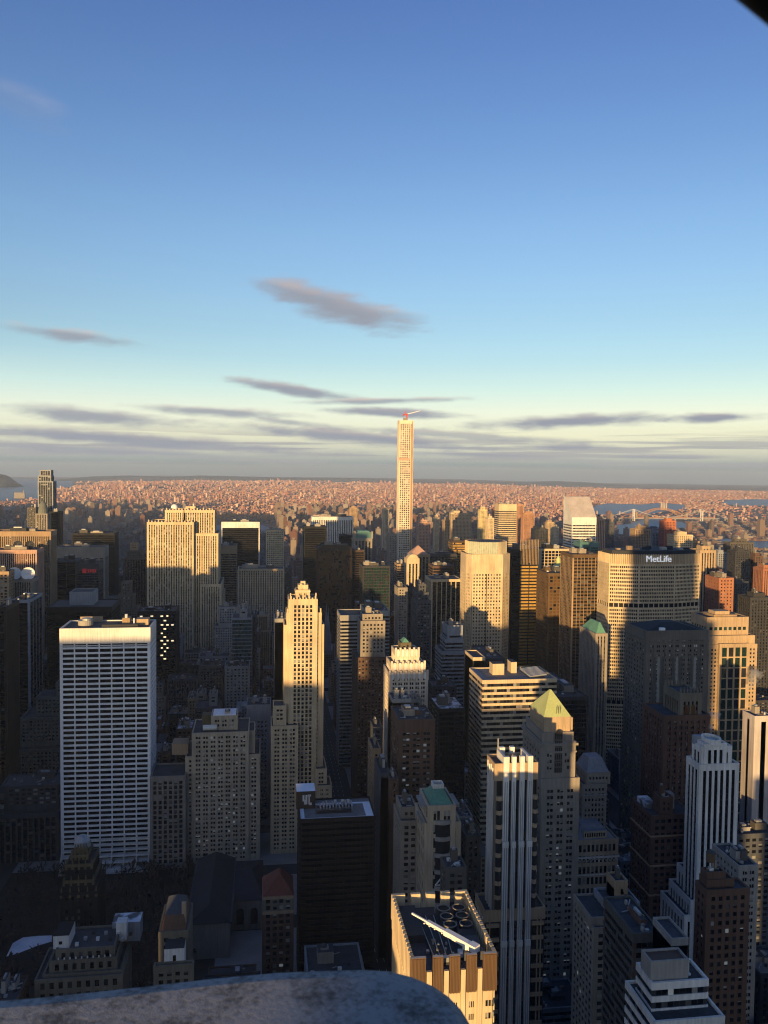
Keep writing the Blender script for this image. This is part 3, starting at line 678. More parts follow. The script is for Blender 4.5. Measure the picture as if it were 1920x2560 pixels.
def black_slab():
    H = 108.0
    fl_, fr, bl, br = atZ(648, 1769, H), atZ(811, 1763, H), atZ(645, 1733, H), atZ(799, 1729, H)
    x0, x1 = fl_[0], (fr[0] + br[0]) / 2; y0, y1 = (fl_[1] + fr[1]) / 2, (bl[1] + br[1]) / 2
    zp = ztop(660, 1706, y1)
    def extra(root, org):
        w = x1 - x0
        m = MB(); m.box(x0 - 1.5, x0 + w * .225, y1 - 8, y1 + 6, H - 1, zp + 2, W['bronze'], topmat=W['purewhite'])
        for a, b, c, d in ((.05, .075, 4, 8), (.07, .1, 2, 5), (.09, .115, 2, 8), (.13, .15, 2, 8), (.12, .165, 7, 8.2), (.14, .175, 1.5, 3)): m.box(x0 + w * a, x0 + w * b, y1 - 8.25, y1 - 7.9, H + c, H + d, W['white'])
        build_each(m, 'bulkhead', root, org)
        m = MB(); yb = y1 - y0
        m.ring(rect(x0 + .6, x1 - .6, y0 + .6, y1 - .6), 0, 2.2, H - .88, H - .75, W['purewhite'])
        m.box(x0 + .6, x0 + 3.0, y0 + 2, y1 - 1, H - .9, H - .7, W['purewhite']); m.box(x1 - 5.2, x1 - .6, y0 + 1, y1 - 1, H - .9, H - .72, W['purewhite']); build_each(m, 'snow_strip', root, org)
        m = MB()
        for q in range(11): m.box(x0 + w * (.28 + q * .043), x0 + w * (.30 + q * .043), y0 + yb * .45, y0 + yb * .8, H - .9, H + 1.5 + (q % 3) * .7, W['steel'])
        m.box(x0 + w * .22, x0 + w * .7, y0 + yb * .35, y0 + yb * .42, H - .9, H + 1.2, W['darksteel']); m.box(x0 + w * .24, x0 + w * .72, y0 + yb * .62, y0 + yb * .66, H + .2, H + 1.2, W['darksteel'])
        for q in (.5, .6, .68): m.cyl(x0 + w * q, y0 + yb * .75, H, H + 3.4, .9, W['white'], 10)
        build_each(m, 'roof_vent', root, org)
    W['umber'] = wallmat('wall_umber', (.022, .015, .012)); s = ribbon('umber', bay=2.6, fl=3.7, sp=1.9, mix='black', core='black', roof='gravel', fascia=2.4)
    tower('office_tower', 'dark brown slab tower with snow along its flat roof edge', [((x0, x1, y0, y1 + 6), 0, H)], s, 'band', roofbits=0, extra=extra, nick='snow edged dark slab')
black_slab()
W['slabwhite'] = wallmat('slab_white', (.76, .755, .75), var=.12)
def white_grid():
    Y = 700.0; x0, x1, H = face(131, 289 + 14, 1357, Y); D = 36.0
    x0, x1, H = face(131.5, 323 * 0 + (0 + 1290 / 3.456) / SC, (1500 + 240 / 3.456) / SC, Y)
    s = st(bay=(x1 - x0 - 2.4) / 7, fl=4.1, pier=.95, sp=1.5, rp=.9, rs=.86, fascia=12.5, core='black', pm='slabwhite', sm='slabwhite', fm='white', mix='black', corner=.9)
    def extra(root, org):
        m = MB(); m.cyl(x0 + 15, Y + 20, H - .9, H + 3.0, 6, W['concrete'], 20, topmat=W['steel']); m.cyl(x0 + 16, Y + 20, H + 3, H + 4.6, 4, W['steel'], 18); m.build('cooling_tower', root, org)
        m = MB(); m.box(x0 + 44, x0 + 50, Y + 18, Y + 26, H - .9, H + 4.5, W['tan']); m.box(x0 + 55, x0 + 65, Y + 16, Y + 26, H - .9, H + 3.8, W['buff']); m.box(x0 + 30, x0 + 58, Y + 6, Y + 9, H - .9, H + 1.4, W['charcoal']); build_each(m, 'bulkhead', root, org)
        m = MB(); m.cyl(x0 + 47, Y + 20, H + 4.5, H + 7.5, 1.2, W['white'], 10); m.cyl(x0 + 54, Y + 14, H - .9, H + 5, .7, W['white'], 8); m.box(x0 + 8, x0 + 26, Y + D - 3, Y + D - 2, H - .9, H + 3.5, W['buff']); build_each(m, 'roof_vent', root, org)
        m = MB(); m.ring(rect(x0, x1, Y, Y + D), .98, -.9, H - 14.4, H - 13.5, W['white'], inner=False); m.build('upper_band', root, org)
        rows = MB()
        for j in range(7): # the walls sweep outward at the foot
            z = 26 - j * 4.1; o0 = 11 * (max(0, 26 - z) / 26) ** 2; o1 = 11 * (max(0, 26 - z + 4.1) / 26) ** 2
            if z - 4.1 < -3: break
            for i in range(8):
                xa = x0 + (x1 - x0) * i / 7; rows.prism([(xa - .4, Y - .9 - o1), (xa + .4, Y - .9 - o1), (xa + .4, Y), (xa - .4, Y)], max(0, z - 4.1), z, W['white'], poly1=[(xa - .4, Y - .9 - o0), (xa + .4, Y - .9 - o0), (xa + .4, Y), (xa - .4, Y)])
            rows.box(x0, x1, Y - .95 - o1, Y, max(.2, z - 4.1), max(1.4, z - 2.9), W['white'])
        rows.build('flared_base', root, org)
    tower('office_tower', 'tall white gridded office slab with seven wide window bays', [((x0, x1, Y, Y + D), 0, H)], s, 'window', roofbits=0, extra=extra, nick='white gridded slab')
white_grid()
def deco_lit():
    Y = 715.0; k = 3.456
    def d(zx, zy): return (360 + zx / k) / SC, (1450 + zy / k) / SC
    def X(a, b, zy): q = face(d(a, 0)[0], d(b, 0)[0], d(0, zy)[1], Y); return q
    s = st(bay=3.05, fl=3.55, pier=1.35, sp=1.0, rp=.5, rs=.12, fascia=5.0, core='cream', mix='old', corner=3.2)
    s2 = st(bay=5.5, fl=3.55, pier=2.4, sp=1.7, rp=.3, rs=.25, fascia=3.0, core='cream', split=2, gap=.6, corner=1.4)
    a0, a1, za = X(1215, 1555, 390); b0, b1, zb = X(1237, 1533, 285); c0, c1, zc = X(1257, 1495, 165); e0, e1, ze = X(1316, 1435, 95); f0, f1, zf = X(1340, 1420, 55)
    m0, m1, zm = X(1292, 1488, 1530)
    T = [((a0, a1, Y + 3, Y + 34), 0, za, s2), ((b0, b1, Y + 2, Y + 33), 0, zb, s2), ((c0, c1, Y, Y + 30), 0, zc, s), ((e0, e1, Y + 8, Y + 23), zc - .95, ze, s2), ((f0, f1, Y + 10, Y + 21), ze - .95, zf, s2)]
    r0, r1, zr = X(1480, 1572, 1610); l0, l1, zl = X(1100, 1212, 1235); t0, t1, ztt = X(1118, 1225, 1075); q0, q1, zq = X(1490, 1610, 1730)
    T = [((r0, r1, Y - 6, Y + 26), 0, zr, s2), ((q0, q1 , Y - 12, Y + 10), 0, zq, s2), ((l0, t1 + 10, Y - 8, Y + 20), 0, zl, s2), ((t0, t1, Y - 4, Y + 14), zl - .95, ztt, s2)] + T
    def extra(root, org):
        m = MB()
        for q in range(9):
            xa = c0 + (c1 - c0) * (q + .25) / 9; m.box(xa, xa + (c1 - c0) / 18, Y - .55, Y + 1, zc - 4, zc + (1.2 if q % 2 else 2.6), W['cream'])
        for xx in (c0 + .4, c1 - 1.4): m.box(xx, xx + 1, Y + .5, Y + 2, zc - .5, zc + 5, W['cream'])
        for xx in (b0, b1 - 1.1): m.box(xx, xx + 1.1, Y + 1.6, Y + 3, zb - .5, zb + 3.6, W['cream'])
        m.build('parapet_crest', root, org)
        m = MB(); m.ring(rect(e0, e1, Y + 8, Y + 23), .9, .2, zc + 5, zc + 5.5, W['terracotta']); m.box(f0 + 1, f0 + 3, Y + 9.4, Y + 11, ze, ze + 5, W['cream']); m.box((f0 + f1) / 2 - 2, (f0 + f1) / 2 + 2, Y + 13, Y + 18, zf - 1, zf + 2.6, W['cream']); m.build('crown', root, org)
    tower('stone_tower', 'slender cream setback tower glowing in low sun', T, s, 'window', roofbits=0, extra=extra, nick='glowing cream setback tower')
deco_lit()
def setback_cream():
    Y = 700.0; k = 3.456
    def X(a, b, zy): return face((360 + a / k) / SC, (360 + b / k) / SC, (1450 + zy / k) / SC, Y)
    s = st(bay=6.0, fl=3.7, pier=2.3, sp=1.75, rp=.4, rs=.32, fascia=3.2, core='limestone', split=2, gap=.6, corner=1.6, mix='bright')
    s3 = st(bay=4.3, fl=4.0, pier=1.5, sp=1.2, rp=.8, rs=.1, fascia=4, core='greystone', corner=1.0)
    m0, m1, zm = X(420, 905, 1305); p0, p1, zp = X(580, 803, 1190); w0, w1, zw = X(362, 1000, 1508); q0, q1, zq = X(908, 955, 1315); a0, a1, za = X(75, 362, 1655)
    T = [((a0, a1, Y - 10, Y + 20), 0, za, s3), ((w0, w1, Y - 1.5, Y + 40), 0, zw, s), ((m0, m1, Y - 3, Y + 36), 0, zm, s), ((m1 - 1, q1, Y + 4, Y + 30), zw - .95, zq, s), ((p0, p1, Y + 6, Y + 26), zm - .95, zp, s)]
    def extra(root, org):
        m = MB(); m.cyl(m0 + 14, Y + 3, zm + .5, zm + .6, .1, W['white']); b = MB()
        n = 10; P = [(Y + 4 + 2.2 * math.cos(2 * pi * i / n), zm + 2.0 + 2.2 * math.sin(2 * pi * i / n)) for i in range(n)]
        for i in range(n): j = (i + 1) % n; b.quad((m0 + 8, *P[j]), (m0 + 8, *P[i]), (m0 + 19, *P[i]), (m0 + 19, *P[j]), W['white'])
        b.ngon([(m0 + 8, *q) for q in P], W['white']); b.ngon([(m0 + 19, *q) for q in reversed(P)], W['white']); b.build('water_tank', root, org)
        m = MB(); m.box(p0 + 1, p1 - 1, Y + 7, Y + 25, zp - .5, zp + .6, W['purewhite']); build_each(m, 'snow_strip', root, org)
        m = MB(); m.box(m0 - 17, m0 - 4, Y + 6, Y + 22, zw - 1, zw + 8, W['tan']); m.box(p0 - 8, p0 + .5, Y + 12, Y + 22, zm - 1, zm + 10, W['gold']); build_each(m, 'bulkhead', root, org)
    tower('stone_building', 'broad buff setback office block with paired windows and snowy penthouse', T, s, 'window', roofbits=1, extra=extra, nick='broad buff setback block')
setback_cream()
ZV = dict(a=(0, 1120, 2.592), b=(540, 1120, 2.592), c=(1080, 1120, 3.95), d=(1400, 1120, 3.19), e=(1440, 1500, 3.456), f=(0, 1500, 3.456), g=(360, 1450, 3.456), h=(800, 1450, 3.318), i=(1140, 1540, 4.366), j=(900, 1960, 3.318), k=(1380, 1960, 3.072), l=(360, 1960, 2.765), m=(0, 1960, 3.456), n=(380, 1600, 4.88), o=(800, 1700, 4.0975))
def V(z, xl, xr, top):
    ox, oy, k = ZV[z]; return (ox + xl / k) / SC, (ox + xr / k) / SC, (oy + top / k) / SC
def Q(z, xl, xr, top, Y, D, name, label, nick, s, mode=None, **kw):
    return B(name, label, nick, *V(z, xl, xr, top), Y, D, s, mode, **kw)
OT, ST_, GT, AT = 'office_tower', 'stone_tower', 'glass_tower', 'apartment_tower'
SIGNM = glassmat('sign_letters', (.7, .7, .7), rough=.5, emit=(.9, .95, 1), estr=.22)
W['bronzed'] = wallmat('wall_bronzed', (.10, .062, .03))
# ------------------------------------------------------------------ west side, from the left edge of the view
Q('a', -60, 328, 540, 1245, 34, OT, 'broad tan office slab with fine vertical fins and plain top band at left edge', 'tan finned slab', fins('tan', bay=2.6, pier=1.1, fascia=7))
Q('a', -60, 237, 660, 1165, 34, OT, 'pinkish tan finned office slab just in front of the taller finned slab', 'pinkish finned slab', fins('pinkstone', bay=2.6, pier=1.1, fascia=5))
Q('a', 58, 207, 850, 1085, 30, OT, 'grey finned office slab carrying two white satellite dishes', 'dish topped slab', fins('greystone', bay=2.6, pier=1.2, fascia=4))
Q('a', -60, 56, 800, 1060, 22, OT, 'sunlit tan block at the left edge beside the dish topped slab', 'sunlit edge block', punch('tan', bay=4, fascia=4))
Q('a', 78, 190, 985, 905, 50, GT, 'black glass tower with pale vertical stripes on its narrow side', 'black striped tower', fins('bluegrey', core='black', bay=11, pier=1.0, mix='black', fl=4, fascia=3), 'strip')
Q('a', 302, 724, 1030, 965, 58, OT, 'broad black office block with grey bluish machinery boxes on its roof', 'broad black block', glassy('black', fascia=6), roofbits=0,
  tiers=[(.30, .66, .3, .8, 14, st(bay=60, sp=2, pier=.2, core='bluegrey', fascia=12)), ])
Q('a', 365, 676, 640, 1560, 40, OT, 'grey office block with tall louvred top storeys behind the small red sign', 'louvred grey block', st(bay=8.2, fl=4, pier=1.6, sp=1.6, rp=.6, rs=.3, fascia=20, core='charcoal', pm='greystone', sm='greystone', fm='greystone', mix='dark'))
def redsign(root, org):
    pass
REDM = glassmat('red_sign', (.5, .02, .03), rough=.5, emit=(1, .05, .08), estr=.05)
def redlogo(root, org):
    x, z = atY(V('a', 548, 0, 796)[0], V('a', 0, 0, 796)[2], 1329.0); m = MB(); m.box(x - 3.2, x + 2.6, 1328.9, 1329.6, z - 3.4, z + 3.2, REDM, bottom=True); m.build('sign_emblem', root, org)
    for k in range(4):
        m = MB(); q = x + 4.4 + k * 3.3; m.box(q, q + 2.2, 1328.9, 1329.6, z - 2.4, z + 2.3, REDM, bottom=True); m.build('sign_letter', root, org)
sign_host = Q('a', 495, 640, 748, 1330, 36, OT, 'dark ribbed office block wearing a small red roof sign', 'red sign block', ribbon('slate', fascia=11, sp=1.4), extra=redlogo)
Q('a', 366, 493, 728, 1345, 40, GT, 'black glass block with three thin pale mullions left of the red sign', 'black mullioned block', fins('slate', core='black', bay=13, pier=.8, mix='black', fascia=3))
Q('a', 470, 742, 552, 1640, 45, GT, 'broad black glass tower standing behind the louvred grey block', 'broad black glass tower', glassy('black'))
Q('a', 800, 950, 715, 1420, 40, ST_, 'dark slender tower with close fins and a small pale crown', 'pale crowned dark tower', fins('darkstone', core='black', bay=4.2, pier=1.3, mix='black', fascia=2), roofbits=0,
  tiers=[(.1, .8, .2, .7, 12, punch('darkstone')), (.25, .55, .3, .6, 12, punch('tan'))])
Q('a', 730, 890, 1040, 1150, 34, ST_, 'dark old stepped tower in shade left of the golden slab', 'dark stepped tower', punch('darkstone'), roofbits=0, tiers=[(.18, .82, .1, .8, 17), (.32, .68, .2, .7, 17)])
Q('f', -20, 50, 60, 800, 40, OT, 'tall dark brown tower cut by the left edge of the view', 'dark edge tower', fins('bronze', core='black', bay=3, pier=1.2))
Q('f', 100, 560, 1290, 838, 50, OT, 'low dark greenish stepped office block left of the white gridded slab', 'greenish stepped block', punch('greygreen', bay=3.4, mix='dark', sp=1.9), roofbits=1, tiers=[(.1, 1, .25, 1, 27), (.36, .98, .4, .95, 18), (.72, .86, .5, .8, 12)])
Q('m', -20, 500, 250, 715, 40, OT, 'wide dark finned block at the lower left edge with machinery on its roof', 'wide dark finned block', fins('slate', core='black', bay=4.6, pier=1.2, rp=.9), 'strip', roofbits=1, tiers=[(0, .97, .2, .9, 20, punch('slate', bay=5))])
def one57(root, org):
    pass
t = V('a', 246, 342, 215)
x0, x1, H = face(*t, 1885); zz = lambda y: ztop(*[(295 / 2.592) / SC, (1120 + y / 2.592) / SC], 1885)
tower(GT, 'tall dark glass tower with stepped curved crown near the river', [((x0, x1, 1885, 1915), 0, zz(215)), ((x0, x0 + (x1 - x0) * .86, 1887, 1912), zz(216), zz(178)), ((x0 + 3, x0 + (x1 - x0) * .83, 1890, 1910), zz(180), zz(142))], fins('bluegrey', core='charcoal', bay=4.5, pier=1.0, mix='dark', fascia=2.5), roofbits=0, nick='dark riverside glass tower')
def dome_tower():
    t = V('a', 232, 305, 425); x0, x1, H = face(*t, 1790); zt = ztop((265 / 2.592) / SC, (1120 + 340 / 2.592) / SC, 1800)
    def extra(root, org):
        m = MB(); cx, cy, r = (x0 + x1) / 2, 1790 + 13, (x1 - x0) / 2 - 1
        m.lathe(cx, cy, [(r * math.cos(a), H - 1 + (zt - H) * math.sin(a)) for a in [k * pi / 2 / 8 for k in range(8)]] + [(.1, zt)], W['greygreen'], 16); m.build('dome', root, org)
    tower('domed_tower', 'slim residential tower under a tall pale dome', [((x0, x1, 1790, 1816), 0, H)], fins('greystone', bay=3.4, pier=1.5, fascia=2), roofbits=0, extra=extra, nick='pale domed tower')
dome_tower()
Q('a', 176, 232, 385, 1815, 25, AT, 'narrow grey tower pressed against the domed tower on its left', 'narrow grey tower', punch('darkstone'))
Q('a', 308, 390, 412, 1850, 25, GT, 'slender black glass tower right of the domed tower', 'slender black glass tower', glassy('black'))
# satellite dishes
for zx, zy, DY, R, dm, lab in ((90, 818, 1092.0, 8.0, 'whitepaint', 'white satellite dish on the grey finned slab, the one nearer the edge of the view'), (178, 818, 1092.0, 8.0, 'whitepaint', 'white satellite dish on the grey finned slab, the one nearer the red sign'), (113, 632, 1185.0, 6.0, 'charcoal', 'dark satellite dish on the pinkish slab, the one nearer the edge of the view'), (190, 632, 1185.0, 6.0, 'charcoal', 'dark satellite dish on the pinkish slab, the one nearer the red sign')):
    dx, dy = (zx / 2.592) / SC, (1120 + zy / 2.592) / SC; X, Z = atY(dx, dy, DY); D2 = DY + 2; o = empty('satellite_dish', (X, D2, Z - 8)); og = (X, D2, Z - 8)
    tag(o, lab, 'satellite dish', 'rooftop satellite dishes')
    m = MB(); prev = None; ax = Vector((.25, -.9, .36)).normalized(); u = ax.cross(Vector((0, 0, 1))).normalized(); w = ax.cross(u)
    for q in range(5):
        rr = R * q / 4; ring = [Vector((X, D2, Z)) + u * rr * math.cos(2 * pi * i / 16) + w * rr * math.sin(2 * pi * i / 16) + ax * (rr * rr / R * .3) for i in range(16)]
        if prev:
            for i in range(16): j = (i + 1) % 16; m.quad(tuple(prev[i]), tuple(prev[j]), tuple(ring[j]), tuple(ring[i]), W[dm])
        prev = ring
    m.build('dish', o, og); m = MB(); m.tube((X, D2 + 2, Z - 9), (X, D2 + 2, Z), 1.3, W['steel'], 8); m.tube((X, D2, Z), tuple(Vector((X, D2, Z)) + ax * 8), .3, W['steel'], 5); m.build('mount', o, og)
# golden slab with stepped shoulders
def slab30():
    Y = 1262.0
    def X(a, b, t): return face(*V('a', a, b, t), Y)
    s = fins('cream', core='olive', bay=3.35, pier=1.75, fl=3.75, sp=1.6, rp=.7, fascia=4, mix='office')
    a0, a1, za = X(955, 1252, 480); b0, b1, zb = X(1065, 1385, 405); c0, c1, zc = X(1250, 1410, 555); e0, e1, ze = X(1300, 1432, 880); f0, f1, zf = X(1385, 1440, 965)
    tp0, tp1, ztp = X(1150, 1300, 392)
    y = Y
    T = [((f0 - 8, f1, y + 26, y + 90), 0, zf, s), ((e0, e1, y - 3, y + 80), 0, ze, s), ((a0, a1, y, y + 70), 0, za, s), ((c0, c1, y + 6, y + 75), 0, zc, s), ((a1 - 14, b1, y + 14, y + 60), za - .95 if False else 0, zb, s), ((b0, a1 - 13, y + 14, y + 62), za - .95, zb, s)]
    w0, w1, zw = X(965, 1250, 520)
    def extra(root, org):
        m = MB()
        for k in range(14): q = a0 + (a1 - a0) * (k + .2) / 14; m.box(q, q + 1.7, y - .8, y + 1, za - 4, za + (2.0 if k % 3 else 3.4), W['cream'])
        for k in range(16): q = b0 + (b1 - b0) * (k + .2) / 16; m.box(q, q + 1.7, y + 13.2, y + 15, zb - 4, zb + (1.6 if k % 2 else 3.0), W['cream'])
        m.build('parapet_crest', root, org)
        m = MB(); q = b0 + (b1 - b0) * .16; m.lathe(q, y + 30, [(5 * math.cos(a), zb + 3 + 5 * math.sin(a)) for a in [-.9 + k * .24 for k in range(10)]] + [(.1, zb + 8)], W['whitepaint'], 14); m.cyl(q, y + 30, zb - 1, zb + 2, 3.6, W['concrete'], 12); m.build('radome', root, org)
        m = MB(); q = b0 + (b1 - b0) * .5; m.box(q - 7, q + 7, y + 25, y + 45, zb - 1, zb + 5, W['cream']); m.box(q + 3, q + 5, y + 25, y + 28, zb + 5, zb + 9, W['steel']); build_each(m, 'bulkhead', root, org)
    tower(ST_, 'giant stepped limestone slab with close vertical ribs, golden above and shaded below', T, s, 'strip', roofbits=0, extra=extra, nick='giant golden slab')
slab30()
def gemlit():
    s = st(bay=3.6, fl=4.2, pier=1.0, sp=1.5, rp=.5, rs=.3, fascia=4, core='black', mix='black')
    def extra(root, org):
        x0, x1, H = face(*V('f', 1192, 1520, 95), 1042.0)
        for zx, zy in ((1220, 142), (1446, 138), (1425, 178), (1400, 215), (1447, 215), (1424, 250), (1398, 288), (1424, 320), (1448, 351), (1424, 382), (1398, 414), (1447, 414), (1426, 444), (1398, 478), (1424, 508), (1312, 140), (1398, 140), (1398, 352), (1490, 215), (1490, 352)):
            t = V('f', zx, zx, zy); X, Z = atY(t[0], t[2], 1041.3); m = MB(); h = .8; w = 1.5 if zy % 3 else 1.1
            m.quad((X - w, 1041.3, Z - h), (X + w, 1041.3, Z - h), (X + w, 1041.3, Z + h), (X - w, 1041.3, Z + h), G['litb' if zx < 1460 and zx > 1350 else 'lit']); m.build('window', root, org)
    Q('f', 1192, 1520, 95, 1042, 40, GT, 'black tower with a checkered column of lit windows', 'tower of lit windows', s, extra=extra)
gemlit()
# ------------------------------------------------------------------ middle distance, centre
Q('a', 1412, 1532, 632, 1450, 40, GT, 'ribboned glass tower with sunlit stone top between golden slab and black framed tower', 'ribboned sunlit top tower', ribbon('tan', fascia=14, sp=1.2, fl=4))
def black_frame(root, org):
    x0, x1, H = face(*V('b', 38, 280, 478), 1700)
    m = MB(); 
    for xa in (x0 - .9, x1 - 1.0): m.box(xa, xa + 1.9, 1698.6, 1700.4, 0, H - .2, W['white'])
    m.box(x0 + 1, x1 - 1, 1698.6, 1700.2, H - 12, H - .1, W['white']); m.build('white_frame', root, org)
Q('b', 38, 280, 478, 1700, 40, GT, 'black glass tower in a thin white frame with lit white top band', 'white framed black tower', glassy('black'), extra=black_frame)
Q('b', 325, 440, 532, 1600, 30, AT, 'pale gridded tower half lit, with a slanting shadow over its lower right', 'half lit pale tower', punch('cream', bay=3.6, fl=3.9, pier=1.9, sp=1.8))
Q('b', 143, 440, 783, 1340, 40, ST_, 'grey ribbed stone office tower with crenellated roofline right of golden slab', 'grey ribbed tower', fins('limestone', core='greystone', bay=3.5, pier=1.9, rp=.6, fascia=3), 'strip')
Q('b', 440, 490, 778, 1420, 40, ST_, 'narrow shaded block tucked behind the grey ribbed tower', 'narrow shaded block', punch('darkstone'))
Q('b', 104, 232, 1100, 1010, 36, GT, 'shaded teal ribbon glass tower with boxed roof', 'teal ribbon tower', ribbon('bluegrey', core='slate', mix='teal', fl=4.4, sp=.9, fascia=2.5), 'band', tiers=[(.38, .75, .2, .8, 9, punch('concrete', bay=30)), ])
Q('b', 152, 218, 1030, 1060, 20, ST_, 'small grey rooftop block behind the teal ribbon tower', 'small grey block', punch('greystone'))
Q('b', 232, 262, 1075, 1030, 30, OT, 'slim dark finned slab beside the teal ribbon tower', 'slim dark finned slab', fins('slate', core='black'))
Q('b', 380, 445, 1105, 880, 34, OT, 'plain beige windowless slab behind the glowing cream tower', 'plain beige slab', st(bay=40, fl=3.8, pier=36, sp=3.4, rp=.1, rs=0, fascia=4, core='concrete'))
Q('b', 414, 446, 1090, 930, 30, OT, 'lavender grey slab with one column of small windows', 'lavender windowed slab', punch('lavender', bay=4.5))
Q('b', 572, 715, 508, 1560, 42, GT, 'plain black glass block left of the brown glass block', 'plain black block', glassy('black'))
Q('b', 625, 888, 445, 1990, 45, OT, 'white striped slab with sunlit vertical piers, partly in shadow', 'white striped slab', fins('white', core='charcoal', bay=4.2, pier=2.1, rp=.8, fascia=8, mix='dark'))
Q('b', 805, 890, 562, 1850, 30, GT, 'small black box tower in front of the white striped slab', 'small black box', glassy('black'))
def tealtop(root, org):
    x0, x1, H = face(*V('b', 895, 1010, 585), 1515); z2 = ztop(*[V('b', 950, 950, 537)[0], V('b', 950, 950, 537)[2]], 1515)
    m = MB(); P = [(x0 + 4, H - 1), (x1 - 1, H - 1), (x1 - 1, H + (z2 - H) * .75), (x1 - 6, z2), (x0 + 10, z2), (x0 + 4, H + (z2 - H) * .75)]
    n = len(P); a = [(q[0], 1518, q[1]) for q in P]; b = [(q[0], 1540, q[1]) for q in P]; m.ngon(a, W['tealpanel']); m.ngon(list(reversed(b)), W['tealpanel'])
    for i in range(n): j = (i + 1) % n; m.quad(a[j], a[i], b[i], b[j], W['copper'])
    m.box(x0, x0 + 3.5, 1515, 1545, H - 1, z2 - 1, W['greystone']); m.box(x1 - 1, x1 + 2, 1515, 1545, H - 1, z2 - 1, W['greystone']); m.build('vaulted_roof', root, org)
Q('b', 895, 1010, 585, 1515, 36, ST_, 'grey tower with teal vaulted top and tall dark slots', 'teal vaulted tower', fins('greystone', core='charcoal', bay=6, pier=2.6, rp=.7, fascia=5), roofbits=0, extra=tealtop)
Q('b', 660, 880, 645, 1440, 50, GT, 'broad brown glass block mirroring orange light', 'brown glass block', glassy('bronze', 'bronze', bay=2.6, fl=4.2, sp=1.1, fascia=6), tiers=[(.12, .92, .2, .9, 4, st(bay=60, core='bronze', sp=2, pier=.2, fascia=3))])
Q('b', 882, 962, 660, 1455, 40, GT, 'dark maroon block joined behind the brown glass block', 'dark maroon block', glassy('bronze', 'black'))
Q('b', 952, 1128, 765, 1180, 42, GT, 'dark green glass block with pale vents along its roof', 'dark green glass block', glassy('charcoal', 'green', bay=3.6, fl=4.0, sp=.8, fascia=2.5), roofbits=3)
Q('b', 1175, 1226, 750, 1420, 30, OT, 'small ribboned block at the foot of the tallest tower', 'small ribboned block', ribbon('tan', fl=4))
Q('b', 1122, 1172, 560, 1700, 30, AT, 'grey block just left of the foot of the tallest tower', 'grey foot block', punch('greystone'))
def tall432():
    Y = 1840.0; x0, x1, H = face(*V('b', 1186, 1286, 0), Y); H = ztop(879, 908, Y); x0 = atY(863.5, 930, Y)[0]; x1 = x0 + 29.5
    s = st(bay=4.75, fl=4.75, pier=1.75, sp=1.75, rp=.5, rs=.48, fascia=8.5, core='charcoal', pm='terracotta', sm='terracotta', fm='terracotta', mix='office', corner=.9)
    def extra(root, org):
        m = MB(); m.box(x1 - 4.6, x1 - 2.6, Y - 2.2, Y - .5, 150, H - 18, W['orangebrick']); m.box(x1 - 2.6, x1 - .9, Y - 1.6, Y - .5, 120, H - 2, W['tan']); build_each(m, 'construction_hoist', root, org)
        m = MB(); m.box(x0 - .7, x1 - 6, Y - .95, Y - .6, H - 86, H - 81.5, W['pinkstone']); m.box(x0 - 1.5, x0 + 4, Y - 1.4, Y - .6, H - 82, H - 80.8, W['rustbrick']); build_each(m, 'safety_net', root, org)
        m = MB(); m.box(x1 + .5, x1 + 2.6, Y + 5, Y + 9, H - 118, H - 112, W['yellowcopper']); m.box(x1 + .5, x1 + 2.0, Y + 5, Y + 9, H - 34, H - 31, W['darksteel']); build_each(m, 'work_platform', root, org)
    tower(AT, 'tallest tower, a pencil thin cream grid topped by a red crane', [((x0, x1, Y, Y + 29), 0, H)], s, 'strip', roofbits=1, extra=extra, nick='tallest thin tower')
    X, Z = atY(*[(960 + 635 / 11.06) / SC, (1000 + 405 / 11.06) / SC], Y + 12); c = empty('tower_crane', (X, Y + 12, H - 1)); og = (X, Y + 12, H - 1); tag(c, 'red and white construction crane on top of the tallest tower', 'crane')
    m = MB(); m.box(X - 1.3, X + 1.3, Y + 10.7, Y + 13.3, H - 1, Z, W['redpaint']); m.build('mast', c, og)
    m = MB(); m.tube((X, Y + 12, Z + 1), (X + 29, Y + 12, Z + 9), .9, W['whitepaint'], 6, r1=.5); m.build('jib', c, og)
    m = MB(); m.box(X - 8, X + 2, Y + 10.5, Y + 13.5, Z - 1, Z + 1.6, W['redpaint']); m.box(X - 8.4, X - 5.4, Y + 10, Y + 14, Z - 2.5, Z + 1.5, W['redpaint']); m.tube((X - 1, Y + 12, Z), (X - 4, Y + 12, Z + 8), .5, W['redpaint']); m.tube((X - 4, Y + 12, Z + 8), (X - 7, Y + 12, Z), .35, W['redpaint']); m.build('counter_jib', c, og)
tall432()
def rounded_top(root, org):
    x0, x1, H = face(*V('b', 1241, 1316, 715), 1250); m = MB(); P = [(x0 + (x1 - x0) * t, H - 1 + 7 * math.sin(pi * t) ** .6) for t in [k / 10 for k in range(11)]]
    a = [(q[0], 1250.5, q[1]) for q in P]; b = [(q[0], 1268, q[1]) for q in P]; m.ngon(list(a), W['cream']); m.ngon(list(reversed(b)), W['cream'])
    for i in range(10): m.quad(a[i + 1], a[i], b[i], b[i + 1], W['cream'])
    m.build('arched_top', root, org)
Q('b', 1241, 1316, 715, 1250, 26, ST_, 'slim cream tower with an arched top and tall window slots', 'arched top cream tower', fins('cream', bay=5, pier=2.4, fascia=8), roofbits=0, extra=rounded_top)
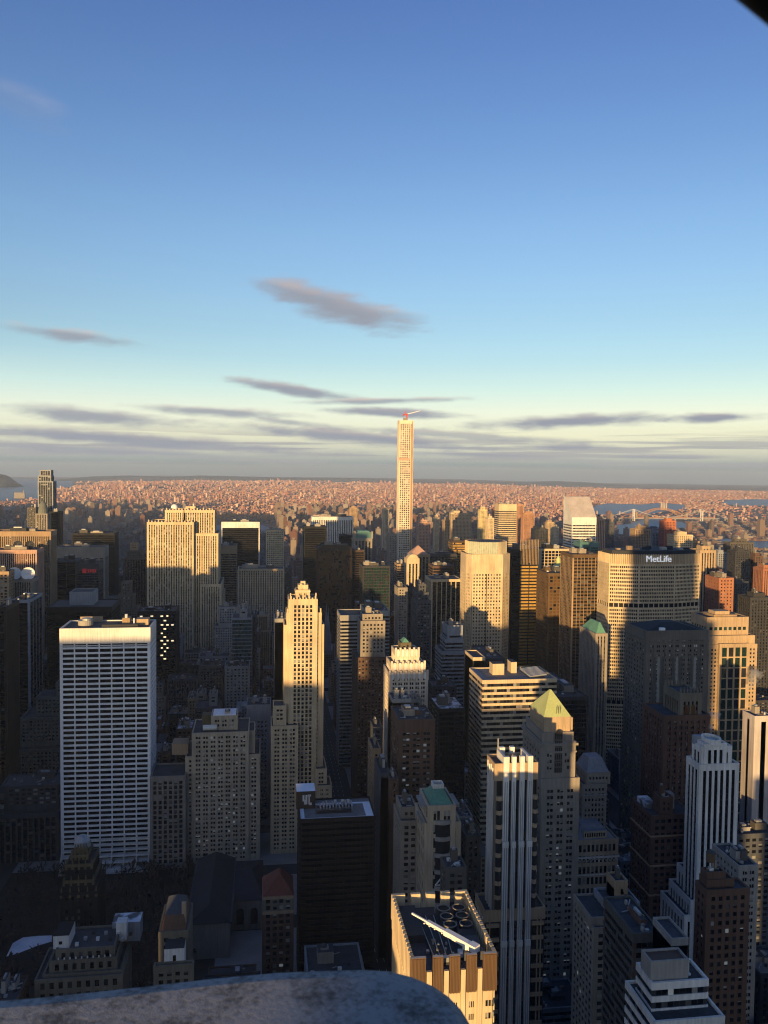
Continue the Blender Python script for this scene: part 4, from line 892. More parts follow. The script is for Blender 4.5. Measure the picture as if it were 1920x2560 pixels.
def pinkpyr(root, org):
    x0, x1, H = face(*V('b', 1285, 1385, 690), 1330); cx = (x0 + x1) / 2 - 4; zt = ztop(V('b', 1318, 0, 630)[0], V('b', 0, 0, 630)[2], 1345); m = MB()
    m.prism(rect(cx - 15, cx + 15, 1332, 1360), H - 1, zt, W['pinkstone'], poly1=rect(cx - .4, cx + .4, 1345, 1346)); m.build('pyramid_roof', root, org)
Q('b', 1285, 1385, 690, 1330, 36, ST_, 'tan block with small pink pyramid roof behind the arched top tower', 'pink pyramid block', fins('tan', bay=5, pier=2.2, fascia=4), roofbits=0, extra=pinkpyr)
Q('b', 1385, 1560, 688, 1440, 40, OT, 'dark olive block with mossy flat roof', 'dark olive block', glassy('charcoal', 'dark'))
Q('b', 1530, 1630, 600, 1480, 34, GT, 'dark bronze tower with golden glints in its ribbons', 'glinting bronze tower', ribbon('bronze', mix='gold', fl=4.3, sp=2.0, core='bronze'))  # golden glints put into the ribbon glass colour
Q('b', 1405, 1540, 762, 1260, 36, OT, 'dark reddish block with stepped machinery roof', 'dark reddish block', ribbon('brownbrick', mix='black', fl=4.2), roofbits=3)
Q('b', 1396, 1590, 850, 1120, 42, OT, 'dark office tower with thin white vertical piers, lit at one upper corner', 'white piered tower', fins('cream', core='black', bay=6.4, pier=1.1, rp=.8, mix='black', fascia=3.5), 'strip')
Q('b', 1590, 1640, 850, 1190, 40, OT, 'narrow reddish brown block left of the chamfered beige tower', 'narrow reddish block', punch('rustbrick'))
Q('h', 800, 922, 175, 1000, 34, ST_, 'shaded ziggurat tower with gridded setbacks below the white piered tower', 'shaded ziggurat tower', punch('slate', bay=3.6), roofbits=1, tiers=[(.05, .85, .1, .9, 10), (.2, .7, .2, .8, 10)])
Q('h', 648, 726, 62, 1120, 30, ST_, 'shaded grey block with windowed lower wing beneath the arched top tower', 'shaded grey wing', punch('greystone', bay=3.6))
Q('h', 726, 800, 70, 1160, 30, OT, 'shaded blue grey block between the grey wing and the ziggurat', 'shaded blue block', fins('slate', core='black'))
# cathedral with two spires
def cathedral():
    Y = 1378.0; xs, zs = atY(V('b', 728, 728, 1035)[0], V('b', 0, 0, 1035)[2], Y); o = empty('cathedral', (xs, Y + 40, 0)); og = (xs, Y + 40, 0); tag(o, 'pale gothic cathedral with a needle spire', 'cathedral')
    for q in (0, 1):
        x = xs + q * 32 * 0 ; y = Y + q * 42; m = MB()
        m.box(x - 5, x + 5, y - 5, y + 5, 0, zs - 52, W['bluegrey'])
        for sx in (-1, 1):
            for sy in (-1, 1): m.prism(rect(x + sx * 4.4 - .9, x + sx * 4.4 + .9, y + sy * 4.4 - .9, y + sy * 4.4 + .9), zs - 53, zs - 40, W['bluegrey'], poly1=rect(x + sx * 4.4 - .05, x + sx * 4.4 + .05, y + sy * 4.4 - .05, y + sy * 4.4 + .05))
        P = [(x + 4.6 * math.cos(2 * pi * i / 8 + .39), y + 4.6 * math.sin(2 * pi * i / 8 + .39)) for i in range(8)]; m.prism(P, zs - 52.2, zs, W['bluegrey'], poly1=[(x + .1 * math.cos(2 * pi * i / 8 + .39), y + .1 * math.sin(2 * pi * i / 8 + .39)) for i in range(8)])
        m.build('spire', o, og)
    m = MB(); m.box(xs + 6, xs + 96, Y + 6, Y + 32, 0, 22, W['bluegrey']); m.build('nave', o, og)
    m = MB(); a, b = xs + 5.5, xs + 97
    m.quad((a, Y + 5, 22), (b, Y + 5, 22), (b, Y + 21, 36), (a, Y + 21, 36), W['snow']); m.quad((b, Y + 37, 22), (a, Y + 37, 22), (a, Y + 21, 36), (b, Y + 21, 36), W['slate']); m.ngon([(a, Y + 37, 22), (a, Y + 5, 22), (a, Y + 21, 36)], W['bluegrey']); m.build('roof', o, og)
    FOOT.append((xs - 8, xs + 98, Y - 8, Y + 50)); HERO.append(('cathedral spire', o, (xs - 6, xs + 98, Y - 6, Y + 48), zs))
cathedral()
s = ribbon('concrete', fl=3.9, sp=1.8, fascia=6, mix='black', bay=3)
x0, x1, H = face(*V('h', 170, 573, 290), 905); xm = atY(V('h', 375, 0, 290)[0], V('h', 0, 0, 290)[2], 905)[0]
tower(OT, 'grey ribbon windowed office slab with a taller right part', [((x0, xm, 905, 945), 0, H, s), ((xm, x1, 903, 950), 0, ztop(V('h', 470, 0, 252)[0], V('h', 0, 0, 252)[2], 905), s)], s, 'band', nick='grey ribbon slab')
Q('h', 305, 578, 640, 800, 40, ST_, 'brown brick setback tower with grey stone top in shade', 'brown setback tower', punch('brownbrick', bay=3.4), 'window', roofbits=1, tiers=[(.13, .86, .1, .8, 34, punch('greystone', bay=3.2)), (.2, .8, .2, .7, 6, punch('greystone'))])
def whitecrown():
    Y = 715.0
    def X(a, b, t): return face(*V('h', a, b, t), Y)
    s = st(bay=5.2, fl=3.7, pier=1.7, sp=1.5, rp=.5, rs=.3, fascia=4, core='terracotta', split=2, gap=.5, corner=1.5)
    s2 = st(bay=4.6, fl=9, pier=2.2, sp=3, rp=.5, rs=.15, fascia=4.5, core='terracotta', corner=1.2, mix='dark')
    a0, a1, za = X(580, 892, 775); b0, b1, zb = X(600, 872, 700); c0, c1, zc = X(640, 830, 598); e0, e1, ze = X(688, 772, 540); l0, l1, zl = X(568, 612, 640)
    def extra(root, org):
        m = MB()
        for (p0, p1, z, y, n) in ((c0, c1, zc, Y + 7, 5), (b0, b1, zb, Y + 2.5, 6), (a0, a1, za, Y, 7)):
            for k in range(n + 1):
                q = p0 + (p1 - p0) * k / n; m.box(q - .8, q + .8, y - .9, y + .8, z - 6, z + 2.6, W['terracotta'])
                if k < n:
                    w = (p1 - p0) / n; m.box(q + w * .3, q + w * .7, y - .7, y + .5, z - 5, z + 1.0, W['white'])
        m.build('crown_crest', root, org)
        m = MB(); m.prism(rect(e0 + 1, e1 - 1, Y + 11, Y + 24), ze - .5, ze + 3.2, W['copper'], poly1=rect(e0 + 4, e1 - 4, Y + 14, Y + 21)); m.build('copper_cap', root, org)
    tower(ST_, 'small pale tower with tiered scalloped crown and green cap', [((a0, a1, Y, Y + 36), 0, za, s), ((b0, b1, Y + 2.5, Y + 33), za - .95, zb, s2), ((c0, c1, Y + 7, Y + 29), zb - .95, zc, s2), ((e0, e1, Y + 11, Y + 25), zc - .95, ze, punch('gold', bay=3, fascia=2))], s, 'window', roofbits=0, extra=extra, nick='scalloped crown tower')
whitecrown()
Q('h', 1010, 1195, 590, 870, 34, OT, 'stepped grey ribbon block in shade left of the chamfered beige tower', 'stepped ribbon block', ribbon('bluegrey', fl=4, sp=1.9, core='black'), 'band', roofbits=1, tiers=[(.2, .98, .1, .9, 12), (.3, .98, .2, .9, 14, st(bay=60, core='bluegrey', fascia=11))])
Q('h', 655, 948, 1155, 560, 34, OT, 'dark brown tower with scattered glinting window groups', 'glinting dark brown tower', st(bay=6.2, fl=3.9, pier=2.6, sp=2.1, rp=.35, rs=.3, fascia=9, core='brownbrick', split=2, gap=.4, mix='bright', corner=1.5), 'window', roofbits=2)
Q('h', 600, 755, 985, 622, 20, OT, 'plain concrete box with square top behind the glinting dark tower', 'concrete box', st(bay=80, fl=3.8, pier=76, sp=3.4, rp=.1, rs=0, fascia=3, core='concrete'))
Q('h', 756, 840, 985, 660, 14, OT, 'shaded grey slab behind the concrete box', 'shaded grey slab', punch('greystone', bay=4))
Q('h', 985, 1205, 1065, 640, 36, GT, 'black cube like office block with snow patches on its flat roof', 'snowy roofed black block', st(bay=2.4, fl=3.9, pier=.4, sp=1.4, rp=.12, rs=.05, fascia=3, core='black', mix='black', roof='snow'), 'band')
# ------------------------------------------------------------------ around Park Avenue
def octcrown():
    Y = 1010.0; x0, x1, H = face(*V('c', 360, 795, 1050), Y); c0, c1, zc = face(*V('c', 390, 762, 930), Y + 4); k0 = atY(V('c', 700, 0, 1100)[0], V('c', 0, 0, 1100)[2], Y)[0]
    cx = x1 - k0; P = octa(x0, x1, Y, Y + 52, cx * .35, cx); P[1] = (k0, Y)
    zb = H - 26; s = st(bay=3.6, fl=4.05, pier=1.9, sp=1.9, rp=.3, rs=.26, fascia=24, core='cream', mix='office', corner=1.6)
    def extra(root, org):
        m = MB(); cy = Y + 26; r = (c1 - c0) / 2; a0 = pi / 8; R = r / math.cos(pi / 8); cxx = (c0 + c1) / 2; Pc = [(cxx + R * math.cos(a0 + pi / 4 * i), cy + R * math.sin(a0 + pi / 4 * i)) for i in range(8)]
        m.prism(Pc, H - 1.5, zc, G['crown'], topmat=W['tar'])
        for i in range(8):
            a, b = Vector(Pc[i]), Vector(Pc[(i + 1) % 8]); L = (b - a).length; d = (b - a) / L; n = Vector((d.y, -d.x)); k = 7
            for q in range(k + 1):
                p = a + d * (L * q / k) ; m.prism([tuple(p - d * .35 + n * .0), tuple(p - d * .35 + n * .5), tuple(p + d * .35 + n * .5), tuple(p + d * .35)], H - 1.5, zc + .3, W['cream'])
        m.build('glass_crown', root, org)
        m = MB(); a = x0 + (x1 - x0) * .17
        for q in range(5): m.box(a + q * 6.2, a + q * 6.2 + .5, Y - .55, Y, H - 22, H - 1, W['cream'])
        m.box((x0 + k0) / 2 - 17, (x0 + k0) / 2 - 16.6, Y - .5, Y, 30, H - 24, G['green']); m.box((x0 + k0) / 2 + 1, (x0 + k0) / 2 + 1.8, Y - .5, Y, 30, H - 24, G['green']); m.build('bay_line', root, org)
    tower(OT, 'chamfered beige tower with octagonal green glass crown', [(P, 0, H, s)], s, 'band', roofbits=0, extra=extra, nick='chamfered beige tower')
octcrown()
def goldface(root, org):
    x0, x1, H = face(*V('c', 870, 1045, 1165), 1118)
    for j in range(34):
        zt = H - j * 4.35; m = MB(); m.box(x0, x1, 1117.0, 1118.2, zt - 2.5, zt, G['gold']); m.build('window_band', root, org)  # gold reflections painted as coloured glass bands
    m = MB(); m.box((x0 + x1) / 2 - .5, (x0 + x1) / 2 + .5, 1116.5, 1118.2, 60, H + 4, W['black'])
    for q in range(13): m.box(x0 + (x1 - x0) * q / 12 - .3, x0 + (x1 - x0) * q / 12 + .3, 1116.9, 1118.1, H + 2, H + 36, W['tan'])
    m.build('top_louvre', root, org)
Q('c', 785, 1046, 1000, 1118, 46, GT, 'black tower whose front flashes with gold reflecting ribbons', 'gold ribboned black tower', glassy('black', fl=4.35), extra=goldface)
Q('c', 1046, 1385, 995, 1180, 40, OT, 'dark gridded tower with white lattice and a sunlit end', 'white latticed tower', st(bay=5.4, fl=4.4, pier=.9, sp=.8, rp=.5, rs=.45, fascia=3, core='black', pm='cream', sm='cream', fm='cream', mix='black', corner=5))
def cap(root, org):
    x, z = atY(V('c', 1250, 0, 1105)[0], V('c', 0, 0, 1105)[2], 1075); m = MB(); m.prism(rect(x - 9, x + 9, 1066, 1084), z - 22, z - 2, W['yellowcopper'], poly1=rect(x - 3, x + 3, 1072, 1078)); m.lathe(x, 1075, [(3, z - 2), (3, z + 1), (1.5, z + 4), (.1, z + 6)], W['yellowcopper'], 8); m.box(x - 12, x + 12, 1063, 1087, z - 60, z - 22, W['tan']); m.build('cupola', root, org)
Q('c', 1152, 1390, 1235, 990, 44, OT, 'brownish gold gridded tower with a small pale pyramid cupola behind its roof', 'brown gold gridded tower', st(bay=4.6, fl=4.2, pier=1.3, sp=1.4, rp=.4, rs=.3, fascia=4, core='bronzed', mix='bronze'), )
sx, sz = atY(V('c', 1250, 0, 1105)[0], V('c', 0, 0, 1105)[2], 1100)
def cupola(root, org):
    m = MB(); m.prism(rect(sx - 9, sx + 9, 1092, 1110), sz - 20, sz - 2, W['yellowcopper'], poly1=rect(sx - 3, sx + 3, 1098, 1104)); m.lathe(sx, 1101, [(3, sz - 2), (3, sz + 1), (1.5, sz + 4), (.1, sz + 6)], W['yellowcopper'], 8); m.build('cupola', root, org)
tower(ST_, 'old stone tower showing only its sunlit pale cupola above the brown gold tower', [((sx - 14, sx + 14, 1088, 1114), 0, sz - 19)], punch('tan'), roofbits=0, extra=cupola, nick='pale cupola')
Q('c', 1392, 1660, 1050, 930, 40, OT, 'golden brown tower with white vertical mullions left of the broad lettered tower', 'white mullioned gold tower', fins('cream', core='bronzed', bay=4.2, pier=.5, rp=.4, mix='bronze', sp=1.9, fascia=4, fm='bronzed') if False else st(bay=4.2, fl=3.8, pier=.45, sp=1.9, rp=.3, rs=.12, fascia=4, core='bronzed', pm='tan', mix='dark'), 'strip')
Q('c', 1465, 1550, 930, 1290, 30, GT, 'teal glass box, the left of two beside the wedge roofed tower', 'teal glass box', glassy('tealpanel', 'teal', fascia=8))
Q('c', 1560, 1650, 930, 1285, 30, GT, 'teal glass box, the right of two beside the lettered tower', 'second teal box', glassy('tealpanel', 'teal', fascia=8))
def wedge():
    Y = 1605.0; x0, x1, H = face(*V('c', 1384, 1622, 685), Y); ta, tb = V('c', 1300, 1540, 478)[:2]; ty = V('c', 0, 0, 478)[2]
    D = 48.0; zt = ztop(ta, ty, Y + D * .82)
    s = ribbon('white', core='white', fl=5.4, sp=2.7, bay=3, fascia=15, mix='dark')
    def extra(root, org):
        m = MB(); x0b, x1b = x0, x1; yb = Y + D * .8
        a, b, c, d = (x0 - .5, Y - .4, H - .2), (x1 + .5, Y - .4, H - .2), (x1 + .5, yb, zt), (x0 - .5, yb, zt)
        m.quad(a, b, c, d, W['lavender']); m.quad(d, c, (x1 + .5, Y + D, zt), (x0 - .5, Y + D, zt), W['tar'])
        m.ngon([(x0 - .5, Y + D, H - 3), (x0 - .5, Y - .4, H - 3), a, d, (x0 - .5, Y + D, zt)], W['white']); m.ngon([(x1 + .5, Y - .4, H - 3), (x1 + .5, Y + D, H - 3), (x1 + .5, Y + D, zt), c, b], W['white'])
        m.quad((x1 + .5, Y + D, H - 3), (x0 - .5, Y + D, H - 3), (x0 - .5, Y + D, zt), (x1 + .5, Y + D, zt), W['white']); m.build('slanted_roof', root, org)
    tower(OT, 'white banded tower with a steep slanted wedge roof', [((x0, x1, Y, Y + D), 0, H, s)], s, 'band', roofbits=0, extra=extra, nick='wedge roofed tower')
wedge()
Q('c', 662, 835, 555, 1900, 36, GT, 'cream ribboned tower with blank lit crown beyond the chamfered beige tower', 'cream ribboned tower', ribbon('cream', fl=4.8, sp=2.4, fascia=16), roofbits=2)
def lettered():
    A = [(1495.6, 22), (1524, 0), (1599, 0), (1688, 0), (1749.5, 0)]
    Yc, Yr = 862.0, 871.0
    def X(px, Y, py=1400): return atY(px / SC, py / SC, Y)[0]
    c0, c1, l0, r0 = X(1599, Yc), X(1688, Yc), X(1524, Yr), X(1749.5, Yr)
    q = ray(1495.6 / SC, 1400 / SC); Yb = l0 / q.x * q.y
    P = [(l0, Yr), (c0, Yc), (c1, Yc), (r0, Yr), (r0, Yb), (c1, Yb + 9), (c0, Yb + 9), (l0, Yb)]
    H = ztop(1640 / SC, 1386 / SC, Yc); z1, z2 = ztop(1640 / SC, 1509 / SC, Yc), ztop(1640 / SC, 1752 / SC, Yc)
    s = st(bay=1.95, fl=3.98, pier=.62, sp=1.75, rp=.28, rs=.5, fascia=2.2, core='charcoal', pm='cream', sm='cream', fm='cream', mix='dark', corner=.8)
    root_tiers = [(P, 0, z2 - 4, s), (P, z2, z1 - 4.2, s), (P, z1, H - 10.5, s)]
    def extra(root, org):
        m = MB()
        for za, zb in ((z2 - 5, z2 + .2), (z1 - 5.2, z1 + .2)): m.prism(offs(P, -1.2), za, zb, W['black'], top=False)
        for za, zb in ((z2 - 4.2, z2), (z1 - 4.4, z1)):
            for e in range(8):
                a, b = Vector(P[e]), Vector(P[(e + 1) % 8]); L = (b - a).length; d = (b - a) / L; n = Vector((d.y, -d.x)); k = max(2, round(L / 5.5))
                for i in range(k + 1): p = a + d * (L * i / k); m.prism([tuple(p - d * .35 - n * .5), tuple(p - d * .35 + n * .2), tuple(p + d * .35 + n * .2), tuple(p + d * .35 - n * .5)], za, zb, W['cream'], top=False)
        m.build('dark_band', root, org)
        m = MB(); m.prism(offs(P, -.4), H - 11.5, H - .6, W['tan'], top=True, topmat=W['tar'])
        for e in range(8):
            a, b = Vector(P[e]), Vector(P[(e + 1) % 8]); L = (b - a).length; d = (b - a) / L; n = Vector((d.y, -d.x)); k = max(4, round(L / 1.95))
            for i in range(k + 1): p = a + d * (L * i / k); m.prism([tuple(p - d * .4 - n * .6), tuple(p - d * .4 + n * .35), tuple(p + d * .4 + n * .35), tuple(p + d * .4 - n * .6)], H - 10.6, H, W['cream'])
        m.build('ribbed_crown', root, org)
        m = MB(); m.prism(offs(P, -3.5), H - 1, H + 3.5, W['charcoal'], topmat=W['tar']); rn = random.Random(4)
        m.build('roof_house', root, org)
        for k in range(9):
            m = MB(); x = l0 + 12 + (r0 - l0 - 24) * k / 8; y = Yr + rn.uniform(4, 22); m.box(x, x + rn.uniform(3, 8), y, y + rn.uniform(3, 8), H + 3.4, H + 3.5 + rn.uniform(1, 4.5), W[rn.choice(['tan', 'steel', 'charcoal', 'darksteel'])]); build_each(m, 'bulkhead', root, org)
        # lettering on the middle of the crown
        fc = bpy.data.curves.new('lettering', 'FONT'); fc.body = 'MetLife'; fc.size = 9.6; fc.extrude = .25; fc.offset = 0.0; fc.resolution_u = 3; fc.align_x = 'CENTER'; fc.align_y = 'CENTER'
        to = bpy.data.objects.new('tmp', fc); C.objects.link(to); bpy.context.view_layer.update()
        me = bpy.data.meshes.new_from_object(to.evaluated_get(bpy.context.evaluated_depsgraph_get())); bpy.data.objects.remove(to)
        me.materials.clear(); me.materials.append(SIGNM); bm_ = bmesh.new(); bm_.from_mesh(me); g_ = bmesh.ops.duplicate(bm_, geom=bm_.verts[:] + bm_.edges[:] + bm_.faces[:])
        bmesh.ops.translate(bm_, verts=[v for v in g_['geom'] if isinstance(v, bmesh.types.BMVert)], vec=(.42, .012, .03)); bm_.to_mesh(me); bm_.free(); lo = bpy.data.objects.new('lettering', me); C.objects.link(lo); lo.parent = root
        cx, cz = atY((1400 + 786 / 3.19) / SC, (1120 + 886 / 3.19) / SC, Yc - 1); lo.location = (cx - org[0], Yc - .95 - org[1], cz); lo.rotation_euler = (pi / 2, 0, 0)
    tower(OT, 'broad faceted beige tower reading MetLife, crossed by a tall shadow', root_tiers, s, 'band', roofbits=0, extra=extra, nick='lettered faceted tower')
lettered()
Q('d', 1270, 1385, 1035, 1010, 34, AT, 'red brick tower with a slanting shadow on its lit side', 'red brick tower', punch('rustbrick', bay=4.2, fl=4.2, pier=2.6, sp=2.4), roofbits=3)
def glasscrown(root, org):
    pass
def stepped_green():
    Y = 712.0
    def X(a, b, t): return face(*V('d', a, b, t), Y)
    a0, a1, za = X(1200, 1580, 1568); b0, b1, zb = X(1205, 1565, 1500); c0, c1, zc = X(1208, 1535, 1358)
    s = st(bay=5.8, fl=9.5, pier=1.7, sp=1.2, rp=.5, rs=.35, fascia=3.5, core='buff', mix='green', corner=1.2)
    s2 = st(bay=4.4, fl=4.2, pier=1.6, sp=1.2, rp=.4, rs=.3, fascia=9, core='buff', mix='teal', corner=1.2)
    e0, e1, ze = X(1180, 1240, 1640)
    T = [((a0, a1, Y + 2, Y + 45), 0, za, punch('buff', bay=3.2, fascia=4)), ((a0 + 9, a1 - 9, Y, Y + 44), 0, za + 1, s), ((b0, b1, Y + 3, Y + 40), za - .95, zb, s2 | dict(fascia=4, fl=7, mix='dark')), ((c0, c1, Y + 7, Y + 36), zb - .95, zc, s2)]
    def extra(root, org):
        m = MB(); m.box(c0 + 10, c0 + 24, Y + 12, Y + 24, zc - 1, zc + 4.5, W['buff']); m.box(c0 + 8, c1 - 9, Y + 10, Y + 30, zc - 1, zc + 1.5, W['tan']); build_each(m, 'bulkhead', root, org)
    tower(OT, 'beige stepped tower with green windows, lit above a curved shadow', T, s, 'window', roofbits=0, extra=extra, nick='green windowed stepped tower')
stepped_green()
def grand_stone():
    Y = 640.0
    def X(a, b, t): return face(*V('e', a, b, t), Y)
    a0, a1, za = X(612, 1138, 262); s = st(bay=5.2, fl=3.75, pier=2.6, sp=1.9, rp=.4, rs=.3, fascia=8, core='duskstone', split=2, gap=.7, corner=2, mix='bright')
    zr = ztop(V('e', 870, 0, 185)[0], V('e', 0, 0, 185)[2], Y + 16)
    l0, l1, zl = X(590, 1160, 1270)
    def extra(root, org):
        m = MB(); r0, r1 = X(700, 1030, 230)[:2]; m.prism(rect(a0 + 3, a1 - 3, Y + 3, Y + 37), za - .8, zr, W['charcoal'], poly1=rect(a0 + 20, a1 - 20, Y + 15, Y + 25)); m.build('hip_roof', root, org)
        w = a1 - a0
        for u in (.20, .5, .80):
            m = MB(); cx = a0 + w * u
            for q in (-1, 0, 1):
                xx = cx + q * 3.1; P = [(xx - 1.1, za - 60), (xx + 1.1, za - 60)] + [(xx + 1.1 * math.cos(k * pi / 6), za - 24 + 3.2 * math.sin(k * pi / 6)) for k in range(7)]
                m.ngon([(p[0], Y - .48, p[1]) for p in P], G['shade'] if q else G['blind'])
            m.box(cx - 5.4, cx - 4.8, Y - .9, Y, za - 66, za - 14, W['duskstone']); m.box(cx + 4.8, cx + 5.4, Y - .9, Y, za - 66, za - 14, W['duskstone']); m.box(cx - 5, cx + 5, Y - 1.1, Y, za - 70, za - 67.5, W['duskstone'])
            m.build('arched_window', root, org)
        m = MB(); m.ring(rect(a0, a1, Y, Y + 40), 1.0, .2, za - 9.5, za - 8.4, W['duskstone']); m.ring(rect(a0, a1, Y, Y + 40), .8, .2, za - 21, za - 20.2, W['duskstone']); m.build('cornice', root, org)
        m = MB(); m.box(a0 + 12, a0 + 16, Y + 1, Y + 4, za - 1, za + 1.8, W['purewhite']); m.box(a0 + 30, a1 - 20, Y + 1, Y + 2.5, za - .9, za - .3, W['purewhite']); build_each(m, 'snow_strip', root, org)
    tower(ST_, 'massive grey stone tower with gothic arches and dark hipped roof', [((l0, l1, Y - 6, Y + 44), 0, zl), ((a0, a1, Y, Y + 40), zl - .95, za)], s, 'window', roofbits=0, extra=extra, nick='gothic grey tower')
grand_stone()
def gothic_brown():
    Y = 548.0
    def X(a, b, t): return face(*V('e', a, b, t), Y)
    a0, a1, za = X(752, 1135, 985); c0, c1, zc = X(905, 1075, 800); s = st(bay=4.4, fl=3.8, pier=2.2, sp=1.7, rp=.6, rs=.25, fascia=4, core='brownbrick', split=2, gap=.5, corner=1.6)
    s2 = fins('olive', core='brownbrick', bay=3.4, pier=1.5, rp=.8, fascia=6); b0, b1, zb = X(870, 1110, 985)
    def extra(root, org):
        m = MB()
        for k in range(7):
            q = c0 + (c1 - c0) * k / 6
            for yy in (Y - .5, Y + 22): m.box(q - .5, q + .5, yy, yy + 1.2, zc - 6, zc + 1.5, W['olive']); m.prism(rect(q - .6, q + .6, yy, yy + 1.2), zc + 1.5, zc + 4.4, W['olive'], poly1=rect(q - .05, q + .05, yy + .5, yy + .6))
        build_each(m, 'pinnacle', root, org)
        for u in (.3, .62):
            m = MB(); xx = c0 + (c1 - c0) * u; P = [(xx - 1.7, zc - 20), (xx + 1.7, zc - 20)] + [(xx + 1.7 * math.cos(k * pi / 6), zc - 11 + 3 * math.sin(k * pi / 6)) for k in range(7)]; m.ngon([(p[0], Y - .85, p[1]) for p in P], G['bronze']); m.build('arched_window', root, org)
    tower(ST_, 'dark brown gothic tower with pinnacled crown in front of the grey stone tower', [((a0, a1, Y - 2, Y + 30), 0, za, s), ((c0, c1, Y, Y + 23), za - .95, zc, s2)], s, 'window', roofbits=0, extra=extra, nick='pinnacled brown tower')
gothic_brown()
def greenroof():
    Y = 800.0; x0, x1, H = face(*V('e', 8, 172, 290), Y); zt = ztop(V('e', 188, 0, 190)[0], V('e', 0, 0, 190)[2], Y + 10); x0 = face(*V('e', 172, 270, 290), Y)[0]; x2 = face(*V('e', 172, 270, 290), Y)[1]
    def extra(root, org):
        m = MB(); m.prism(rect(x0 + .5, x2 - .5, Y + 1, Y + 41), H - 1, zt, W['copper'], poly1=rect(x2 - 5.5, x2 - 4, Y + 8, Y + 30)); m.build('green_roof', root, org)
    tower(ST_, 'grey stone block with green copper hip roof at the foot of the lettered tower', [((x0, x2, Y, Y + 42), 0, H)], fins('greystone', core='slate', bay=3.6, pier=1.9, rp=.4, fascia=3), 'strip', roofbits=0, extra=extra, nick='green hip roofed block')
greenroof()
def white_deco():
    Y = 470.0
    def X(a, b, t): return face(*V('e', a, b, t), Y)
    a0, a1, za = X(1105, 1400, 1412); c0, c1, zc = X(1120, 1300, 1240); b0, b1, zb = X(1100, 1350, 1268)
    s = fins('white', core='black', bay=3.7, pier=1.6, rp=.5, fl=3.7, sp=.8, mix='black', fascia=4)
    s2 = st(bay=3.6, fl=3.7, pier=1.5, sp=1.2, rp=.4, rs=.3, fascia=3, core='white', corner=1.2)
    D = 15; T = []
    for k, (zx0, ztp, yy) in enumerate(((1012, 1000, 10), (1062, 885, 14), (1108, 738, 18), (1148, 602, 22))):
        q0 = atY(V('k', zx0, 0, ztp)[0], V('k', 0, 0, ztp)[2], Y + 2)[0]; zq = ztop(V('k', zx0, 0, ztp)[0], V('k', 0, 0, ztp)[2], Y + 2); T.append(((q0, a1 + (8 - k) * .4, Y + 1 - k * .05, Y + 31 - k * 3), 0, zq, s2 if False else s))
    T += [((a0 - 2.5, a1, Y, Y + D), 0, za, s), ((b0, b1, Y + 1.5, Y + D - 3), za - .95, zb, s), ((c0, c1 , Y + .8, Y + D - 6), za - .95, zc, s)]
    w0, w1, zw = X(1300, 1400, 1420); 
    def extra(root, org):
        m = MB(); cx, cy = (c0 + c1) / 2, Y + 6
        m.ring([(cx + 5 * math.cos(2 * pi * i / 20), cy + 7 * math.sin(2 * pi * i / 20)) for i in range(20)], .3, .6, zc - .9, zc + 2.2, W['white']); m.cyl(cx, cy, zc - .9, zc + 1.0, 3, W['steel'], 14); m.build('roof_drum', root, org)
        m = MB(); m.box(b0 - 1, b0 + 4, Y + 9, Y + 12, zb - 1, zb + 4, W['bluegrey']); build_each(m, 'bulkhead', root, org)
    tower(ST_, 'slender white tower with bold black window stripes and stepped flank', T, s, 'strip', roofbits=0, extra=extra, nick='black striped white tower')
white_deco()
Q('e', 1545, 1700, 1000, 520, 14, OT, 'plain lavender beige slab with one slit at the right edge of the view', 'plain beige edge slab', st(bay=9, fl=3.9, pier=8.5, sp=.3, rp=.15, rs=0, fascia=4, core='lavender', mix='dark', corner=4), 'strip', roofbits=1)
# ------------------------------------------------------------------ ribbon block and neighbours
def ribbonblock():
    Y = 640.0; x0, x1, H = face(*V('i', 292, 1095, 690), Y); s = ribbon('cream', bay=2.6, fl=4.35, sp=2.0, fascia=3.0, core='bronze', mix='office', roof='gravel')
    D = 42
    def extra(root, org):
        w = x1 - x0; m = MB(); m.box(x0 + w * .22, x0 + w * .38, Y + 19, Y + 29, H - 1, H + 8, W['cream'], topmat=W['charcoal']); build_each(m, 'bulkhead', root, org)
        m = MB(); m.box(x0 + w * .5, x0 + w * .58, Y + 24, Y + 36, H - 1, H + 8, W['cream'], topmat=W['charcoal']); build_each(m, 'bulkhead', root, org)
        m = MB(); m.box(x0 + w * .66, x0 + w * .98, Y + 6, Y + 39, H - .95, H - .7, W['darksteel'])
        for q in range(9): m.tube((x0 + w * .68, Y + 9 + q * 3.2, H - .4), (x0 + w * .92, Y + 9 + q * 3.2, H + 1.2), .7, W['steel'], 6)
        m.build('louvre_plant', root, org)
        m = MB(); m.box(x0 + .5, x1 - .5, Y + .6, Y + 4.5, H - .88, H - .6, W['bluegrey']); m.box(x0 + .5, x0 + 5, Y + .6, Y + D, H - .88, H - .58, W['bluegrey']); m.build('roof_walk', root, org)
    tower(OT, 'long office block with brown ribbon windows and white rooftop boxes', [((x0, x1, Y, Y + D), 0, H)], s, 'band', roofbits=0, extra=extra, nick='brown ribbon block')
    x2, x3, H2 = face(*V('i', 188, 318, 450), 735)
    tower(OT, 'plain cream shaft block with blank walls behind the brown ribbon block', [((x2, x3, 735, 766), 0, H2)], st(bay=80, fl=3.8, pier=76, sp=3.5, rp=.1, rs=0, fascia=3, core='cream'), roofbits=0, nick='blank cream shaft')
    x4, x5, H4 = face(*V('i', 320, 530, 462), 742)
    tower(GT, 'dark roofed glass block joined to the blank cream shaft', [((x4, x5, 742, 800), 0, H4)], glassy('charcoal', 'dark', fascia=2), roofbits=1, nick='dark roofed glass block')
